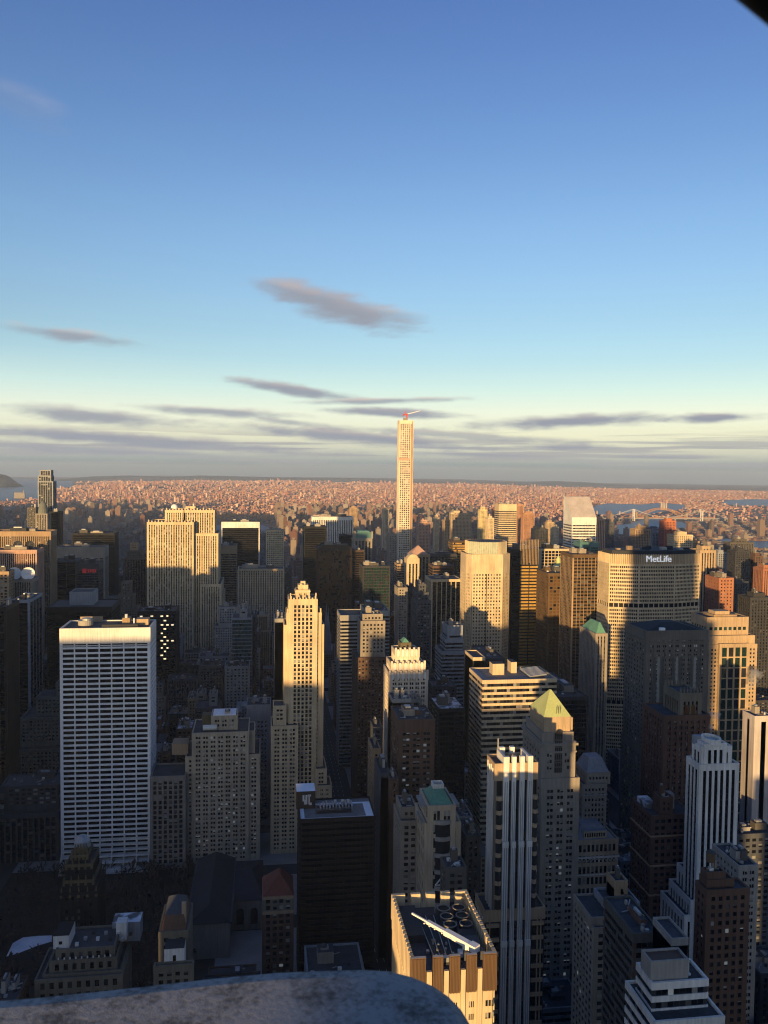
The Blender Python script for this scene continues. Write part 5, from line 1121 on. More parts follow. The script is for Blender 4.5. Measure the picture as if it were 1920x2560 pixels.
ribbonblock()
Q('i', 1110, 1440, 880, 668, 90, OT, 'big dark block with louvred roof plant right of the ribbon block', 'louvred dark block', glassy('charcoal', 'black', fascia=3), roofbits=3)
def pomo():
    Y = 452.0
    def X(a, b, t): return face(*V('j', a, b, t), Y)
    c0, c1, zc = X(572, 788, 175); a0, a1, za = X(545, 835, 325); zt = ztop(V('j', 668, 0, 25)[0], V('j', 0, 0, 25)[2], Y + 12)
    s = st(bay=5.5, fl=7.6, pier=2.2, sp=2.2, rp=.4, rs=.3, fascia=3, core='limestone', split=2, gap=.5, corner=1.5)
    def extra(root, org):
        m = MB(); cx, cy = (c0 + c1) / 2, Y + 13; m.prism(rect(c0 + 1, c1 - 1, Y + 2, Y + 24), zc - .8, zt, W['copper'], poly1=rect(cx - 2.9, cx + 2.9, cy - 3, cy + 3)); m.build('pyramid_roof', root, org)
        m = MB(); m.ring(rect(cx - 2.9, cx + 2.9, cy - 3, cy + 3), .2, .5, zt, zt + 2.4, W['white']); m.build('roof_rail', root, org)
        for k in range(9):
            z = zc - 9 - k * 9.2; m = MB(); w0, w1 = c0 + (c1 - c0) * .24, c0 + (c1 - c0) * .86; n = 8
            P = [(w0 + (w1 - w0) * t / n, Y - .6 - 1.6 * math.sin(pi * t / n)) for t in range(n + 1)] + [(w1, Y), (w0, Y)]
            m.prism(P, z - 1.4, z + .8, W['concrete'], bottom=True); g = [(q[0], q[1] + .5) for q in P[:n + 1]] + P[n + 1:]; m.prism(g, z - 8.3, z - 1.42, G['dark2'], top=False)
            if k in (3, 6, 8):
                cc = (w0 + w1) / 2
                for sx in (-1, 1): m.tube((cc + sx * (w1 - w0) * .48, Y - 2.5, z - 6.8), (cc, Y - 2.7, z - 1.6), .38, W['white'], 6)
                m.tube((w0, Y - 2.4, z - 6.9), (w1, Y - 2.4, z - 6.9), .35, W['white'], 6)
            m.build('bay_window', root, org)
        for sx in (c0 - 1.8, c1 + 1.8):
            m = MB()
            for z in (zc - 3, zc - 12): m.box(sx - 1.6, sx + 1.6, Y + 4, Y + 20, z, z + 1.5, W['concrete'])
            build_each(m, 'corner_balcony', root, org)
    tower(ST_, 'grey tower with green copper pyramid and white trusses in its bay windows', [((a0, a1, Y + 1, Y + 30), 0, za, s), ((c0, c1, Y, Y + 26), 0, zc, s)], s, 'window', roofbits=0, extra=extra, nick='green pyramid tower')
pomo()
# ------------------------------------------------------------------ lower foreground
def radiator():
    Y = 478.0
    def X(a, b, t): return face(*V('m', a, b, t), Y)
    s = st(bay=3.2, fl=3.7, pier=1.7, sp=1.6, rp=.5, rs=.2, fascia=2.5, core='black', mix='dark'); g = st(bay=3.0, fl=6, pier=1.4, sp=2.4, rp=.5, rs=.2, fascia=1.6, core='black', fm='gold', mix='dark', roof='tar')
    T = []
    for (a, b, t, y, ss) in ((530, 830, 930, 0, s), (545, 800, 840, 1.5, g), (560, 782, 715, 3.5, g), (598, 735, 650, 6, g), (622, 720, 610, 8, g)):
        x0, x1, z = X(a, b, t); T.append(((x0, x1, Y + y, Y + 26 - y), (T[-1][2] - .95) if T else 0, z, ss))
    def extra(root, org):
        for (x0, x1, y0, y1), z0, z1, _ in T:
            m = MB()
            for k in range(5):
                q = x0 + (x1 - x0) * k / 4
                m.prism(rect(q - .7, q + .7, y0 - .7, y0 + .7), z1 - 3, z1 + 2.6, W['gold'], poly1=rect(q - .15, q + .15, y0 - .15, y0 + .15))
            build_each(m, 'gilded_pinnacle', root, org)
        x0, x1, y0, y1 = T[-1][0]; m = MB(); m.lathe((x0 + x1) / 2, (y0 + y1) / 2, [(4.5, T[-1][2] - 1), (4.2, T[-1][2] + 2.5), (2.2, T[-1][2] + 5), (.1, T[-1][2] + 6)], W['steel'], 10); m.build('roof_cap', root, org)
    tower(ST_, 'black brick gothic tower with gilded pinnacles and pale cap', T, s, 'window', roofbits=0, extra=extra, nick='gilded black tower')
radiator()
def flatbuff():
    H = 84.0
    A, Bq, Cq = atZ(*V('m', 490, 0, 1425)[::2], H), atZ(*V('m', 985, 0, 1400)[::2], H), atZ(*V('m', 1030, 0, 1215)[::2], H)
    x0, x1 = A[0], Bq[0]; y0 = (A[1] + Bq[1]) / 2; y1 = Cq[1]
    s = st(bay=4.2, fl=5.5, pier=2.2, sp=2.2, rp=.4, rs=.3, fascia=1.8, core='olive', mix='dark', corner=1.2)
    z1 = ztop(*V('m', 700, 0, 1510)[::2], y0 - 2.5); z2 = ztop(*V('m', 700, 0, 1625)[::2], y0 - 5); z3 = ztop(*V('m', 700, 0, 1665)[::2], y0 - 8)
    T = [((x0 - 8, x1 + 5, y0 - 8, y1), 0, z3, s), ((x0 - 5, x1 + 4, y0 - 5, y1), 0, z2, s), ((x0 - 2.5, x1 + 1.5, y0 - 2.5, y1), 0, z1, s), ((x0, x1, y0, y1), 0, H, s)]
    def extra(root, org):
        m = MB(); m.box(x0 - 2, x0 + 5.5, y0 + 2, y1 - 4, H - 1, H + 5.5, W['white'], topmat=W['black']); m.quad((x0 + .6, y0 + 1.95, H + 1.2), (x0 + 2.2, y0 + 1.95, H + 1.2), (x0 + 2.2, y0 + 1.95, H + 2.8), (x0 + .6, y0 + 1.95, H + 2.8), G['dark']); build_each(m, 'bulkhead', root, org)
        m = MB(); m.box(x1 - 1, x1 + 4, y1 - 8, y1 - 2, z1, H + 5, W['white']); m.box(x1 - 4, x1 + 10, y1 - 2, y1 + 8, z1 - 4, H + 2, W['bluegrey'], topmat=W['snow']); build_each(m, 'side_wing', root, org)
        m = MB()
        for k in range(9): q = x0 + 8 + k * 3.1; m.box(q, q + 1.6, y0 + 3 + (k * 5) % 11, y0 + 4.6 + (k * 5) % 11, H - .9, H + .6, W[('white', 'steel', 'charcoal')[k % 3]])
        build_each(m, 'roof_vent', root, org)
        m = MB()
        for k in range(10): q = x0 + (x1 - x0) * (k + .5) / 10; m.cyl(q, y0 - 2.2, z1 - .5, z1 + 1.0, .35, W['white'], 8)
        build_each(m, 'ornament', root, org)
    tower('stone_building', 'flat roofed olive buff block with white roof hut and corniced setbacks', T, s, 'window', roofbits=0, extra=extra, nick='corniced olive block')
flatbuff()
def hatbuilding():
    Y = 392.0
    x0, x1, H = face(*V('l', 105, 302, 1015), Y); zt = ztop(*V('l', 215, 0, 765)[::2], Y + 12); w0, w1, zw = face(*V('l', 70, 338, 1250), Y - 12); v0, v1, zv = face(*V('l', 142, 280, 1130), Y - 8)
    s = punch('olive', bay=3.4, fascia=3)
    def extra(root, org):
        m = MB(); cx, cy = (x0 + x1) / 2 + 1, Y + 12; m.prism(rect(x0 + .5, x1 - .5, Y + .5, Y + 24), H - 1, H + (zt - H) * .55, W['brownbrick'], poly1=rect(x0 + 2, x1 - 2, Y + 3, Y + 21)); m.prism(rect(x0 + 2, x1 - 2, Y + 3, Y + 21), H + (zt - H) * .55, zt, W['slate'], poly1=rect(cx - .3, cx + .3, cy - .3, cy + .3)); m.box(x1 - 3, x1 - 1, Y + 3, Y + 5, H, H + 11, W['buff']); m.build('steep_roof', root, org)
        m = MB(); m.box(v0, v1, Y - 9, Y - .5, 0, zv, W['white'], topmat=W['charcoal']); m.quad(((v0 + v1) / 2 - .7, Y - 9.04, zv - 6), ((v0 + v1) / 2 + .7, Y - 9.04, zv - 6), ((v0 + v1) / 2 + .7, Y - 9.04, zv - 3), ((v0 + v1) / 2 - .7, Y - 9.04, zv - 3), G['black']); m.build('white_annex', root, org)
    tower('stone_building', 'buff brick building with steep slate roof and white annex', [((w0, w1, Y - 12, Y - 9.2), 0, zw, s), ((x0, x1, Y, Y + 25), 0, H, s)], s, 'window', roofbits=0, extra=extra, nick='steep slate roofed building')
hatbuilding()
def redroof():
    Y = 500.0; x0, x1, H = face(*V('l', 822, 1032, 772), Y); zt = ztop(*V('l', 925, 0, 600)[::2], Y + 13)
    s = st(bay=3.6, fl=3.8, pier=1.6, sp=1.5, rp=.35, rs=.3, fascia=2, core='brownbrick', mix='bright', fm='tan'); s2 = st(bay=3.6, fl=3.8, pier=1.5, sp=1.4, rp=.35, rs=.3, fascia=2, core='olive', fm='tan')
    def extra(root, org):
        m = MB(); m.prism(rect(x0 - .5, x1 + .5, Y - .5, Y + 25), H - .2, zt, W['redtile'], poly1=rect((x0 + x1) / 2 + .8, (x0 + x1) / 2 + 1.6, Y + 9, Y + 17)); m.build('red_roof', root, org)
    tower('brick_building', 'brown brick building under a dull red pyramid roof', [((x0, x1, Y, Y + 24.5), 0, H - 9, s), ((x0, x1, Y, Y + 24.5), H - 9.9, H, s2)], s, 'window', roofbits=0, extra=extra, nick='red pyramid roofed building')
redroof()
def library():
    o = empty('library', (-20, 590, 0)); og = (-20, 590, 0); tag(o, 'long low stone library with dark slate roofs beside the black slab', 'library')
    def P(zx, zy, z): return atZ(*V('l', zx, 0, zy)[::2], z)
    z0, z1 = 24, 33
    a, b, c, d = P(318, 975, z0), P(605, 960, z0), P(632, 510, z0), P(345, 520, z0)
    x0, x1, ya, yb = (a[0] + d[0]) / 2, (b[0] + c[0]) / 2, (a[1] + b[1]) / 2, (c[1] + d[1]) / 2
    m = MB(); m.box(x0 + 1, x1 - 1, ya + 1, yb - 1, 0, z0, W['greystone']); xe = P(820, 780, z0)[0]; yw = P(700, 780, z0)[1]
    m.box(x1 - 1, xe, yw + 1, yb - 2, 0, z0 - 3, W['greystone']); m.build('wall', o, og)
    m = MB(); xm = (x0 + x1) / 2; m.quad((x0, ya, z0), (xm, ya + 8, z1), (xm, yb - 8, z1), (x0, yb, z0), W['charcoal']); m.quad((xm, ya + 8, z1), (x1, ya, z0), (x1, yb, z0), (xm, yb - 8, z1), W['charcoal']); m.ngon([(x0, ya, z0), (x1, ya, z0), (xm, ya + 8, z1)], W['charcoal']); m.ngon([(x1, yb, z0), (x0, yb, z0), (xm, yb - 8, z1)], W['charcoal'])
    for xx in (x0, x1): m.box(xx - .5, xx + .5, ya, yb, z0 - .6, z0 + .5, W['slate'])
    m.build('roof', o, og)
    m = MB(); ye = (yw + yb) / 2; m.quad((x1 + .6, yw, z0 - 3), (xe + .5, yw, z0 - 3), (xe - 8, ye, z0 + 5), (x1 + .6, ye, z0 + 5), W['charcoal']); m.quad((xe + .5, yb, z0 - 3), (x1 + .6, yb, z0 - 3), (x1 + .6, ye, z0 + 5), (xe - 8, ye, z0 + 5), W['charcoal']); m.ngon([(xe + .5, yw, z0 - 3), (xe + .5, yb, z0 - 3), (xe - 8, ye, z0 + 5)], W['charcoal']); m.build('roof', o, og)
    for k in range(3):
        m = MB(); cx = x1 + 5 + k * 9.5; q = [(cx - 2.5, 4), (cx + 2.5, 4)] + [(cx + 2.5 * math.cos(t * pi / 8), 13 + 2.5 * math.sin(t * pi / 8)) for t in range(9)]; m.ngon([(p[0], yw + .95, p[1]) for p in q], G['dark']); m.build('arched_window', o, og)
    FOOT.append((x0, xe, ya, yb)); HERO.append(('dark roofed library', o, (x0, xe, ya, yb), z1))
library()
def mansards():
    Y = 546.0; x0, x1, H = face(*V('k', 188, 505, 425), Y); zt = ztop(*V('k', 300, 0, 305)[::2], Y + 9)
    s = st(bay=2.9, fl=7.5, pier=1.1, sp=2.6, rp=.4, rs=.35, fascia=3.5, core='limestone', mix='old')
    def extra(root, org):
        m = MB(); m.prism(rect(x0 + .8, x1 - .8, Y + 1, Y + 29), H - 1, zt, W['bluegrey'], poly1=rect(x0 + 6.5, x1 - 9, Y + 9, Y + 22)); m.build('mansard_roof', root, org)
        m = MB(); m.box(x0 + 6, x1 - 7, Y + 2, Y + 6, H - 1, H + 5, W['limestone'], topmat=W['bluegrey'])
        for k in range(9): q = x0 + 6.6 + (x1 - x0 - 14.5) * k / 9; m.quad((q, Y + 1.96, H + 1), (q + 1, Y + 1.96, H + 1), (q + 1, Y + 1.96, H + 3.6), (q, Y + 1.96, H + 3.6), G['dark'])
        m.build('dormer', root, org)
        m = MB(); m.ring(rect(x0, x1, Y, Y + 30), 1.3, .2, H - 12.6, H - 11.6, W['white']); m.ring(rect(x0, x1, Y, Y + 30), .9, .2, H - 24.6, H - 23.9, W['white'])
        for k in range(11):
            q = x0 + (x1 - x0) * (k + .5) / 11
            for t in range(6): a, b = pi * t / 6, pi * (t + 1) / 6; m.tube((q + 1.1 * math.cos(a), Y - .6, H - 15.2 + 1.8 * math.sin(a)), (q + 1.1 * math.cos(b), Y - .6, H - 15.2 + 1.8 * math.sin(b)), .22, W['white'], 4)
        m.build('cornice', root, org)
    tower('stone_building', 'ornate grey building with pale mansard roof and arcaded cornice', [((x0, x1, Y, Y + 30), 0, H)], s, 'window', roofbits=0, extra=extra, nick='pale mansard building')
    Y = 566.0; x0, x1, H = face(*V('e', 95, 292, 1490), Y); zt = ztop(*V('e', 190, 0, 1352)[::2], Y + 8); w0, w1, zw = face(*V('e', 58, 262, 1590), Y - 2); v0, v1, zv = face(*V('e', 75, 180, 1660), Y - 6)
    def extra2(root, org):
        m = MB(); m.prism(rect(x0, x1, Y, Y + 22), H - 1, zt, W['bluegrey'], poly1=rect(x0 + 3.5, x1 - 3.5, Y + 6, Y + 17)); m.build('mansard_roof', root, org)
        m = MB(); m.ring(rect(w0, w1, Y - 2, Y + 24), .8, .2, zw - 8, zw - 7.2, W['concrete']); m.build('cornice', root, org)
    tower('stone_building', 'small grey tower block with ridged pale mansard top', [((w0, w1, Y - 2, Y + 24), 0, zw), ((x0, x1, Y, Y + 22), zw - .95, H)], punch('greystone', bay=2.4, pier=1.2), 'window', roofbits=0, extra=extra2, nick='ridged mansard block')
mansards()
def loft():
    Y = 503.0; x0, x1, H = face(*V('k', 765, 1082, 232), Y); t0, t1, zt = face(*V('k', 832, 925, 100), Y + 1)
    s = st(bay=3.9, fl=4.3, pier=1.7, sp=1.9, rp=.4, rs=.35, fascia=3, core='brownbrick', split=1, mix='dark', corner=1.6)
    def extra(root, org):
        m = MB()
        for z in (H - 14, H - 33, H - 52): m.ring(rect(x0, x1, Y, Y + 28), 1.0, .2, z, z + .9, W['tan'])
        m.build('cornice', root, org)
        m = MB(); m.box(x0 + 2, x0 + 9, Y + 12, Y + 26, H - 1, H + 2.5, W['snow'], topmat=W['snow']); m.box(t1 + 1, t1 + 6, Y + 10, Y + 16, H - 1, H + 9, W['concrete']); build_each(m, 'bulkhead', root, org)
    tower('brick_building', 'large brown brick corner loft with little turret and pale string courses', [((x0, x1, Y, Y + 28), 0, H, s), ((t0, t1, Y + .9, Y + 10), H - .95, zt, punch('brownbrick', bay=2.6))], s, 'window', roofbits=1, extra=extra, nick='brown corner loft')
loft()
BT = 'brick_tower'
Q('k', 1190, 1512, 805, 335, 9, BT, 'dark brown brick tower with stepped penthouse at the lower right', 'stepped penthouse brick tower', punch('brownbrick', bay=3.2, pier=1.7, mix='glowsome'), 'window', tiers=[(.08, .7, .3, .95, 3), (.1, .52, .4, .9, 3)], roofbits=1, tank=1)
Q('k', 1436, 1580, 622, 402, 26, AT, 'narrow white building with paired windows behind the dark brown brick tower', 'narrow white building', punch('concrete', bay=3.6, split=2), 'window')
Q('k', 1415, 1740, 378, 474, 18, BT, 'dark slate block at the right edge below the plain beige slab', 'dark slate edge block', punch('slate', bay=4), 'window', roofbits=2)
def stepwhite():
    Y = 262.0; s = ribbon('white', bay=2.0, fl=4.2, sp=2.0, core='charcoal', mix='glowsome', fascia=2.5, pier=.16)
    u0, u1, zu = face(*V('k', 762, 1045, 1352), Y); a0, a1, za = face(*V('k', 772, 1192, 1508), Y - 1.5); l0, l1, zl = face(*V('k', 792, 1316, 1800), Y - 8)
    yb = Y + 7; plain = st(bay=50, fl=8, pier=46, sp=6, rp=.1, rs=0, fascia=9.5, core='concrete', roof='tar')
    def extra(root, org):
        m = MB(); m.box(u0 + .6, u1 - .6, Y + .6, yb - .6, zu - .85, zu - .6, W['brownbrick']); m.build('roof_deck', root, org)
        m = MB(); m.box(a1 - 5, a1 - 3.6, Y + 4, Y + 6, za - .9, za + 3, W['white']); m.box(a1 - 6, a1 - 4, Y + 2, Y + 4, za - .9, za - .2, W['white']); build_each(m, 'roof_vent', root, org)
    tower(OT, 'white stepped office building with long window bands and brown topped block', [((l0, l1, Y - 8, Y + 14), 0, zl, s), ((a0, a1, Y - 1.5, Y + 10), 0, za, s), ((u0, u1, Y, yb), za - .95, zu, plain)], s, 'band', roofbits=0, extra=extra, nick='white stepped office building')
stepwhite()
Q('k', 920, 1045, 1182, 306, 16, OT, 'plain grey stair tower with black flat roof behind the white stepped building', 'plain stair tower', st(bay=50, fl=4, pier=46, sp=3.6, rp=.1, rs=0, fascia=3, core='concrete'), roofbits=0)
Q('k', 628, 838, 1140, 322, 30, OT, 'dark brown block with sloping roof edge left of the plain stair tower', 'dark sloping block', ribbon('darkstone', core='brownbrick', fl=4), 'band', roofbits=1)
Q('k', 325, 742, 1090, 372, 26, 'stone_building', 'shaded grey loft building with several penthouse boxes', 'penthouse boxed loft', punch('greystone', bay=3.9, pier=1.7, mix='glowsome'), 'window', tiers=[(-.02, .95, .1, .95, 3.6), (.35, .95, .3, .9, 3.2, punch('bluegrey', bay=5, fl=2.6)), (.55, .78, .45, .8, 9, st(bay=20, core='tan', pier=16, fascia=4))], roofbits=1)
# around the avenue
Q('o', 540, 618, 700, 610, 26, ST_, 'thin tan building with a single row of windows beside the avenue', 'thin tan building', punch('tan', bay=6, fascia=4), 'window', roofbits=1)
Q('o', 550, 640, 480, 690, 22, OT, 'small blue grey block with slanted roof hatch in deep shade', 'hatch roofed block', punch('slate', bay=4), 'window', roofbits=1)
Q('o', 624, 722, 950, 545, 30, OT, 'bluish grey side wall of a slab beside the avenue', 'bluish avenue slab', st(bay=30, core='slate', pier=26, fascia=3))
Q('o', 724, 800, 1010, 535, 18, BT, 'narrow brick building wedged against the glinting dark tower', 'wedged brick building', punch('brownbrick', bay=3))
Q('o', 830, 1012, 1440, 478, 26, 'stone_building', 'low grey terrace stepped building left of the green pyramid tower', 'terraced grey building', punch('greystone', bay=4), 'window', roofbits=1, tiers=[(.1, .95, .2, .9, 6)])
Q('j', 820, 932, 268, 505, 22, OT, 'plain grey windowless party wall right of the green pyramid tower', 'grey party wall', st(bay=30, core='greystone', pier=27, fascia=3), roofbits=1)
Q('j', 880, 1000, 425, 470, 24, BT, 'dark low block with twinkling roof lamps behind the white pilaster tower', 'lamp roofed block', punch('darkstone', bay=4), roofbits=2)
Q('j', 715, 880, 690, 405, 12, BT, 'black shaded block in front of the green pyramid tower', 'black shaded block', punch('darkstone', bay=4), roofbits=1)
Q('n', 890, 1190, 320, 985, 30, ST_, 'small ornate grey building with square windows among dark roofs', 'small ornate building', punch('concrete', bay=4.5, pier=2.2, fascia=3))
Q('n', 1155, 1450, 790, 775, 26, OT, 'pale grey blank topped slab with small square windows behind the cream tower annex', 'pale blank topped slab', st(bay=3.3, fl=4.0, pier=1.9, sp=2.2, rp=.1, rs=.08, fascia=15, core='bluegrey', mix='black', corner=3), 'window', roofbits=2)
Q('n', 530, 830, 830, 860, 30, ST_, 'shaded corniced loft with two stair huts on its roof', 'hut roofed loft', punch('darkstone', bay=4), tiers=[(.55, .85, .3, .8, 12, punch('concrete', bay=20))])
Q('n', 545, 645, 650, 905, 20, ST_, 'little tower hut with pale cornice among dark roofs', 'little tower hut', punch('greystone', bay=5))
Q('n', 300, 490, 1080, 770, 30, BT, 'dark flat roofed block scattered with white vents and snow', 'vent scattered block', punch('brownbrick', bay=4, roof='snow'), roofbits=3)
Q('n', 100, 210, 1370, 735, 22, BT, 'tiny dark brick block with a curled white duct beside the white gridded slab', 'curled duct block', punch('brownbrick', bay=4), roofbits=2)
Q('h', 940, 1130, 880, 760, 26, OT, 'low shaded office block with lavender stair hut', 'lavender hut block', punch('slate', bay=4), roofbits=2)
# towers beyond the middle distance that catch the sun
UES = [('b', 870, 915, 385, 2600, 'tan', 'slim tan tower with lit top above the white striped slab'), ('b', 1083, 1120, 395, 2900, 'cream', 'small cream tower lit between shaded blocks left of the tallest tower'), ('b', 1310, 1390, 482, 2350, 'pinkstone', 'broad pink apartment tower right of the tallest tower'), ('b', 1420, 1447, 450, 2550, 'cream', 'thin cream tower between two pinkish towers'), ('b', 1480, 1515, 466, 2300, 'tan', 'little tan spired tower standing in shade'),
       ('b', 1525, 1602, 420, 2750, 'cream', 'pair topped cream apartment block lit above the bronze tower'), ('c', 190, 390, 655, 2450, 'buff', 'broad buff apartment block lit above dark olive roofs'), ('c', 475, 545, 607, 2500, 'yellowish', 'brightest yellow slim tower left of the cream ribboned tower'), ('c', 553, 612, 690, 2300, 'cream', 'half lit cream tower with ribboned side in front of a red tower'), ('c', 612, 660, 600, 2750, 'rustbrick', 'rusty red apartment tower left of the cream ribboned tower'),
       ('c', 840, 905, 560, 2900, 'orangebrick', 'orange brick tower just right of the cream ribboned tower'), ('c', 905, 1012, 645, 2700, 'orangebrick', 'broad orange brick apartment slab in full sun'), ('c', 1010, 1050, 795, 2350, 'tan', 'tan tower with rounded lit flank'), ('c', 1055, 1146, 800, 1960, 'charcoal', 'black tower in shade left of the wedge roofed tower'), ('c', 1135, 1206, 732, 2400, 'buff', 'round shouldered buff tower left of the wedge roofed tower'), ('c', 1205, 1250, 780, 2250, 'cream', 'small cream tower partly shaded beside the wedge roofed tower'),
       ('d', 300, 360, 565, 2000, 'pinkstone', 'pink tower hugging the wedge roofed tower on its right'), ('d', 368, 432, 590, 2150, 'slate', 'slate dark tower right of the wedge roofed tower'), ('d', 600, 722, 645, 1950, 'tan', 'stepped tan tower lit on one side above the lettered tower'), ('d', 735, 790, 670, 2050, 'bluegrey', 'bluish shaded tower beside the stepped tan one'), ('d', 835, 926, 580, 2000, 'redtop', 'red crowned tower glowing above the lettered tower'), ('d', 912, 1058, 692, 1500, 'cream', 'plain cream block standing behind the lettered tower'),
       ('d', 1058, 1112, 742, 1650, 'tan', 'low tan tower just right of the plain cream block'), ('d', 1120, 1240, 815, 1120, 'buff', 'buff tower with dark slots right of the lettered tower'), ('d', 1180, 1224, 772, 1250, 'greystone', 'grey tower top behind the buff slotted tower'), ('d', 1400, 1516, 820, 1500, 'charcoal', 'flat topped black tower near the river'), ('d', 1357, 1545, 752, 1850, 'darkstone', 'broad dark apartment slab behind the flat topped black tower'), ('d', 1556, 1622, 860, 1500, 'brownbrick', 'brown riverside tower near the right edge of the view'), ('d', 1622, 1700, 960, 1300, 'rustbrick', 'rust coloured tower cut by the right edge of the view'), ('d', 1260, 1330, 830, 1600, 'bluegrey', 'pale blue grey tower shaded between buff and black towers'),
       ('d', 1390, 1500, 1065, 1250, 'slate', 'shaded slate block right of the red brick tower'), ('d', 1180, 1290, 965, 1120, 'brownbrick', 'low brown roof block behind the red brick tower'), ('d', 1520, 1700, 1190, 1000, 'charcoal', 'wide black block at the right edge below the riverside towers')]
W['yellowish'] = wallmat('wall_yellowish', (.52, .42, .22)); W['redtop'] = wallmat('wall_redtop', (.36, .13, .07))
for z, a, b, t, Y, col, lab in UES:
    x0, x1, H = face(*V(z, a, b, t), Y); rr = random.Random(a)
    tower(AT, lab, [((x0, x1, Y, Y + 28), 0, H), ((x0 + (x1 - x0) * .25, x0 + (x1 - x0) * .75, Y + 6, Y + 20), H - .95, H + rr.uniform(3, 7))], fins(col, bay=4, pier=2.2, mix='dark', core='charcoal' if rr.random() < .3 else col, fascia=4) if rr.random() < .5 else punch(col, bay=4.2, fl=4, pier=2.2, sp=2, mix='dark'), roofbits=1, nick=None, group=None)
W['lawn'] = wallmat('winter_lawn', (.035, .03, .024), var=.4, scale=.1, streak=False)
# ------------------------------------------------------------------ setting: ground, water, parks, far land
def smooth(a, b, x):
    t = max(0, min(1, (x - a) / (b - a))); return t * t * (3 - 2 * t)
def gh(x, y):
    r = math.hypot(x, y)
    if r < 8500: return 0.0
    az = math.degrees(math.atan2(x, y))
    f = smooth(-11.8, -8.5, az) * (1 - smooth(11, 21, az)) 
    n = .75 + .25 * math.sin(x * .0011 + 1.3) * math.cos(y * .0007) + .15 * math.sin(x * .0031)
    h = 62 * f * smooth(8500, 14500, r) * n + 34 * f * smooth(14500, 26000, r)
    g = smooth(20, 30, abs(az - 8)) * 0
    return h
WATER = {}
def wpoly(name, pts): WATER[name] = [atZ(x, y, .6) for x, y in pts]
def zd(pts): return [((1400 + x / 3.19) / SC, (1120 + y / 3.19) / SC) for x, y in pts]
def za(pts): return [((x / 2.592) / SC, (1120 + y / 2.592) / SC) for x, y in pts]
wpoly('river', zd([(255, 470), (300, 455), (380, 441), (640, 450), (800, 438), (990, 452), (1000, 490), (880, 500), (760, 520), (700, 528), (520, 520), (380, 536), (262, 520)]))
wpoly('strait', zd([(430, 612), (520, 606), (690, 566), (830, 572), (960, 590), (1060, 622), (1050, 662), (900, 640), (760, 636), (640, 652), (570, 700), (440, 705)]))
wpoly('east_river', zd([(1225, 735), (1320, 722), (1480, 738), (1600, 742), (2100, 760), (2100, 860), (1620, 822), (1540, 820), (1400, 800), (1280, 770)]))
wpoly('bay', zd([(1290, 440), (1330, 416), (1480, 408), (2000, 414), (2000, 466), (1500, 462), (1400, 458)]))
wpoly('hudson_river', za([(-700, 196), (0, 196), (240, 200), (480, 206), (492, 222), (462, 262), (360, 264), (300, 300), (235, 335), (100, 346), (0, 350), (-700, 380)]))
PARK = (-760, 55, 2065, 6140)
def inpoly(x, y, P):
    c = False; n = len(P)
    for i in range(n):
        (x1, y1), (x2, y2) = P[i], P[i - 1]
        if (y1 > y) != (y2 > y) and x < (x2 - x1) * (y - y1) / (y2 - y1) + x1: c = not c
    return c
def wet(x, y): return any(inpoly(x, y, P) for P in WATER.values())
def structure(o, label=None): o['kind'] = 'structure'; return o
